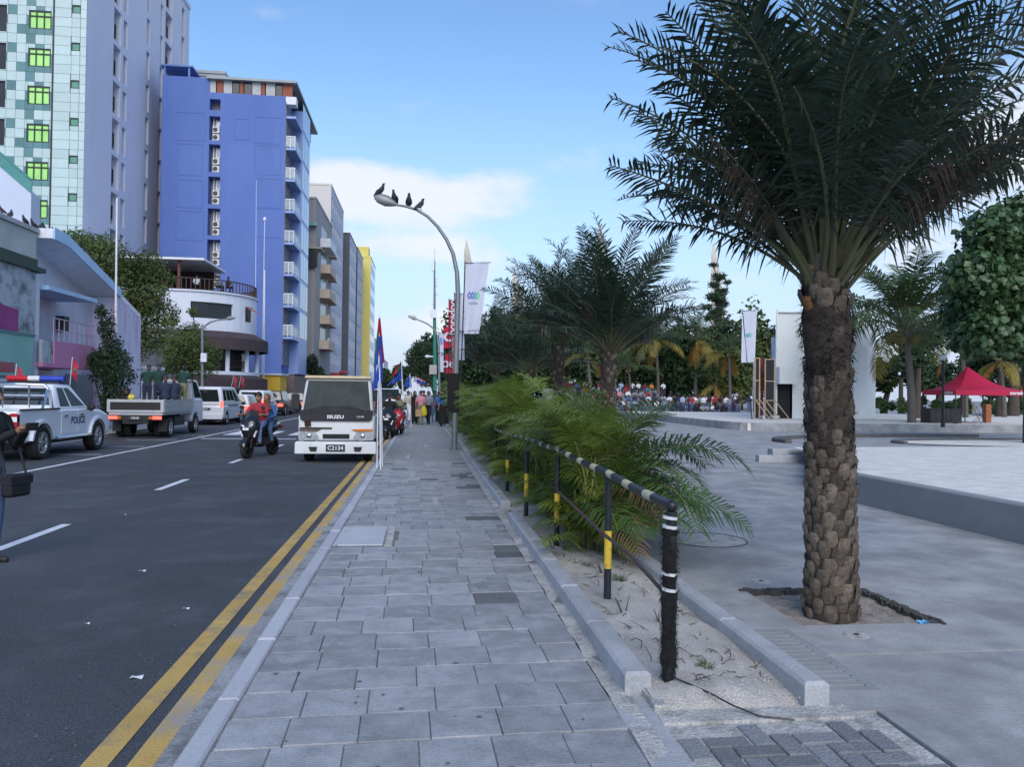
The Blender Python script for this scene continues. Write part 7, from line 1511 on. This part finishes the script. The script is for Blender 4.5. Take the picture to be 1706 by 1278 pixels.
# ---- black backed frames with timber props by the marquee
for k, (xa_, xb_, ytop) in enumerate(((1256, 1266, 596), (1273, 1291, 598))):
    Y = 41.5+k*.5; a, c = at(xa_, 697, Y), at(xb_, ytop, Y); t = thing('backdrop_frame', ['narrow black backdrop panel with timber props beside the flag pole', 'wide black backdrop panel with timber props by the marquee door'][k], 'panel', (a.x, Y, TZ)); w_ = c.x-a.x; h_ = c.z-TZ; m_tim = M('raw timber', (.42, .32, .2), .8, .15, 4)
    MB().bx(.03, w_-.03, .0, .02, .05, h_-.03).obj('black_sheet', m_black, t)
    for (x0, x1, z0, z1) in ((0, .06, 0, h_), (w_-.06, w_, 0, h_), (0.06, w_-.06, h_-.06, h_), (.06, w_-.06, h_*.62, h_*.62+.05), (.06, w_-.06, h_*.3, h_*.3+.05)): MB().bx(x0, x1, -.05, -.001, z0, z1).obj('batten', m_tim, t)
    for x in (.03, w_-.03): MB().tube([(x, -.05, h_*.32), (x+.45, -1.0, .02)], .03, 5).obj('prop', m_tim, t)
    MB().bx(.1, w_*.8, -.9, -.5, 0, .22).obj('ballast_block', m_conc2, t)
Y = 42.6; a, c = at(1267, 697, Y), at(1272, 597, Y); t = thing('backdrop_frame', 'thin dark red board between the two black panels', 'panel', (a.x, Y, TZ)); MB().bx(0, c.x-a.x, 0, .06, 0, c.z-TZ).obj('board', M('dark red board', (.14, .02, .04), .7), t)
# ---- red canopy tent
lc = gr(1592, 706, TZ); t0 = thing('canopy_tent', 'bright red pop up canopy tent with white brand lettering', 'tent', lc)
Ez = at(1592, 658, lc.y).z-TZ; pk = at(1622, 611, lc.y+1.8).z-TZ
cor = [V(0, 0, 0), at(1716, 660, lc.y-.3)-lc, at(1716, 660, lc.y-.3)+V(-.9, 3.6, 0)-lc, at(1537, 660, lc.y+3.2)-lc]
cor = [V(p.x, p.y, 0) for p in cor]; m_tent = M('red tent fabric', (.52, .014, .065), .6, .05, 2, sss=.12); m_tleg = M('tent leg', (.05, .05, .055), .5)
apex = (cor[0]+cor[1]+cor[2]+cor[3])/4; apex.z = pk; vh = .26
b = MB()
for i in range(4):
    A, B_ = cor[i], cor[(i+1) % 4]
    def fn(u, v):
        e = A.lerp(B_, u); e = V(e.x, e.y, Ez+vh-.10*math.sin(PI*u)*0); p = e.lerp(apex, v); p.z -= .34*math.sin(PI*v)*(.75+.25*abs(2*u-1)); return p
    b.grid(fn, 10, 10)
    b.grid(lambda u, v: (lambda e: V(e.x, e.y, Ez+vh*v))(A.lerp(B_, u)+(A.lerp(B_, u)-V(apex.x, apex.y, 0)).normalized()*.02), 10, 2)
b.obj('canopy', m_tent, t0, smooth=50)
for p in cor: MB().tube([p, p+V(0, 0, Ez+.1)], .03, 6).obj('leg', m_tleg, t0); MB().bx(p.x-.08, p.x+.08, p.y-.08, p.y+.08, 0, .02).obj('foot_plate', m_tleg, t0)
for i in range(4):
    A, B_ = cor[i], cor[(i+1) % 4]; n_ = 4; tr = MB()
    for k in range(n_):
        p, q_ = A.lerp(B_, k/n_), A.lerp(B_, (k+1)/n_); za, zb_ = Ez+.05, Ez-.12+.15; tr.tube([p+V(0, 0, Ez+.02), q_+V(0, 0, Ez+.2)], .012, 4); tr.tube([p+V(0, 0, Ez+.2), q_+V(0, 0, Ez+.02)], .012, 4)
    tr.obj('truss', m_tleg, t0)
m_twh = M('tent lettering', (.72, .72, .74), .6)
def side_n(A, B_): d = (B_-A).normalized(); n = V(d.y, -d.x, 0); return n if (n.dot(A-V(apex.x, apex.y, 0)) > 0) else -n
for A, B_, u in ((cor[0], cor[1], .84), (cor[3], cor[0], .80)):
    n = side_n(A, B_); p = A.lerp(B_, u)+n*.04; text('tent_lettering', 'ooredoo', .26, m_twh, t0, facing(p+V(0, 0, Ez+vh*.5), n), .002, .008)
# table, chair and box under the tent; lamp in front
p = at(1568, 703, lc.y+1.2); t = thing('table', 'table under a black cloth beneath the red tent', 'table', (p.x, lc.y+1.2, TZ)); MB().grid(lambda u, v: (-.9+1.8*u, -.38+.03*math.sin(u*40)*(1-v), .74*v), 40, 2).bx(-.9, .9, -.37, .4, .72, .745).bx(-.9, -.88, -.36, .4, 0, .72).bx(.88, .9, -.36, .4, 0, .72).obj('cloth', m_black, t); MB().bx(-.86, .86, -.3, .36, .745, .765).obj('table_top', m_trim, t)
p = at(1630, 703, lc.y+.8); ch = thing('folding_chair', 'black folding chair with a pale back beneath the red tent', 'chair', (p.x, lc.y+.8, TZ), .5); 
MB().bx(-.22, .22, -.2, .22, .43, .46).obj('seat', m_trim, ch); MB().bx(-.22, .22, .20, .23, .62, .92).obj('backrest', m_beige, ch)
for s in (-1, 1): MB().tube([(s*.22, -.24, 0), (s*.22, .22, .92)], .014, 6).obj('leg', m_tleg, ch); MB().tube([(s*.2, .26, 0), (s*.2, -.18, .44)], .014, 6).obj('leg', m_tleg, ch)
p = at(1643, 690, lc.y+3); tag(MB().bbx(p.x-.16, p.x+.16, lc.y+2.8, lc.y+3.1, TZ, TZ+1.0, .04).bx(p.x-.17, p.x+.17, lc.y+2.78, lc.y+3.12, TZ+.6, TZ+.64).obj('orange_crate', M('rust orange', (.33, .12, .05), .7)), 'upright rust orange box behind the folding chair', 'box')
p = gr(1571, 712, TZ); t = thing('garden_lamp', 'black garden lamp post with a white globe in front of the red tent', 'lamp', p); zt_ = at(1570, 600, p.y).z-TZ; MB().tube([(0, 0, 0), (0, 0, .3), (0, 0, .32), (0, 0, zt_)], [.09, .08, .055, .05], 10).obj('post', m_black, t); MB().ell((0, 0, zt_+.13), (.11, .11, .15), 12, 8).obj('globe', m_white, t, smooth=180); MB().cyl((0, 0, zt_+.24), (0, 0, zt_+.28), .12, .05).obj('cap', m_black, t)
p = at(1498, 680, 60); t = thing('garden_lamp', 'far thin dark lamp post between the palm and the tent', 'lamp', (p.x, 60, 0)); MB().tube([(0, 0, 0), (0, 0, 3.6)], .05, 8).obj('post', m_black, t); MB().ell((0, 0, 3.7), (.12, .12, .14), 10, 6).obj('globe', m_white, t)
# small litter in the road
for k, (px, py, s) in enumerate(((237, 952, .02), (228, 1130, .022), (208, 858, .012), (145, 1040, .012), (310, 1015, .015))):
    g = gr(px, py, ZR); b = MB().grid(lambda u, v: (g.x+s*(2*u-1)*1.6, g.y+s*(2*v-1), ZR+.006+.006*math.sin(5*u)*math.cos(4*v)), 3, 3); tag(b.obj('paper_scrap', m_white), 'tiny white scrap of litter on the asphalt', 'litter', 'scraps on the road')
# ================================================================ letters become meshes
dg_ = bpy.context.evaluated_depsgraph_get()
for o in TXT:
    me = bpy.data.meshes.new_from_object(o.evaluated_get(dg_)); n = bpy.data.objects.new(o.name, me); C.objects.link(n); n.parent = o.parent; n.matrix_basis = o.matrix_basis.copy()
    nm = o.name; bpy.data.objects.remove(o); n.name = nm
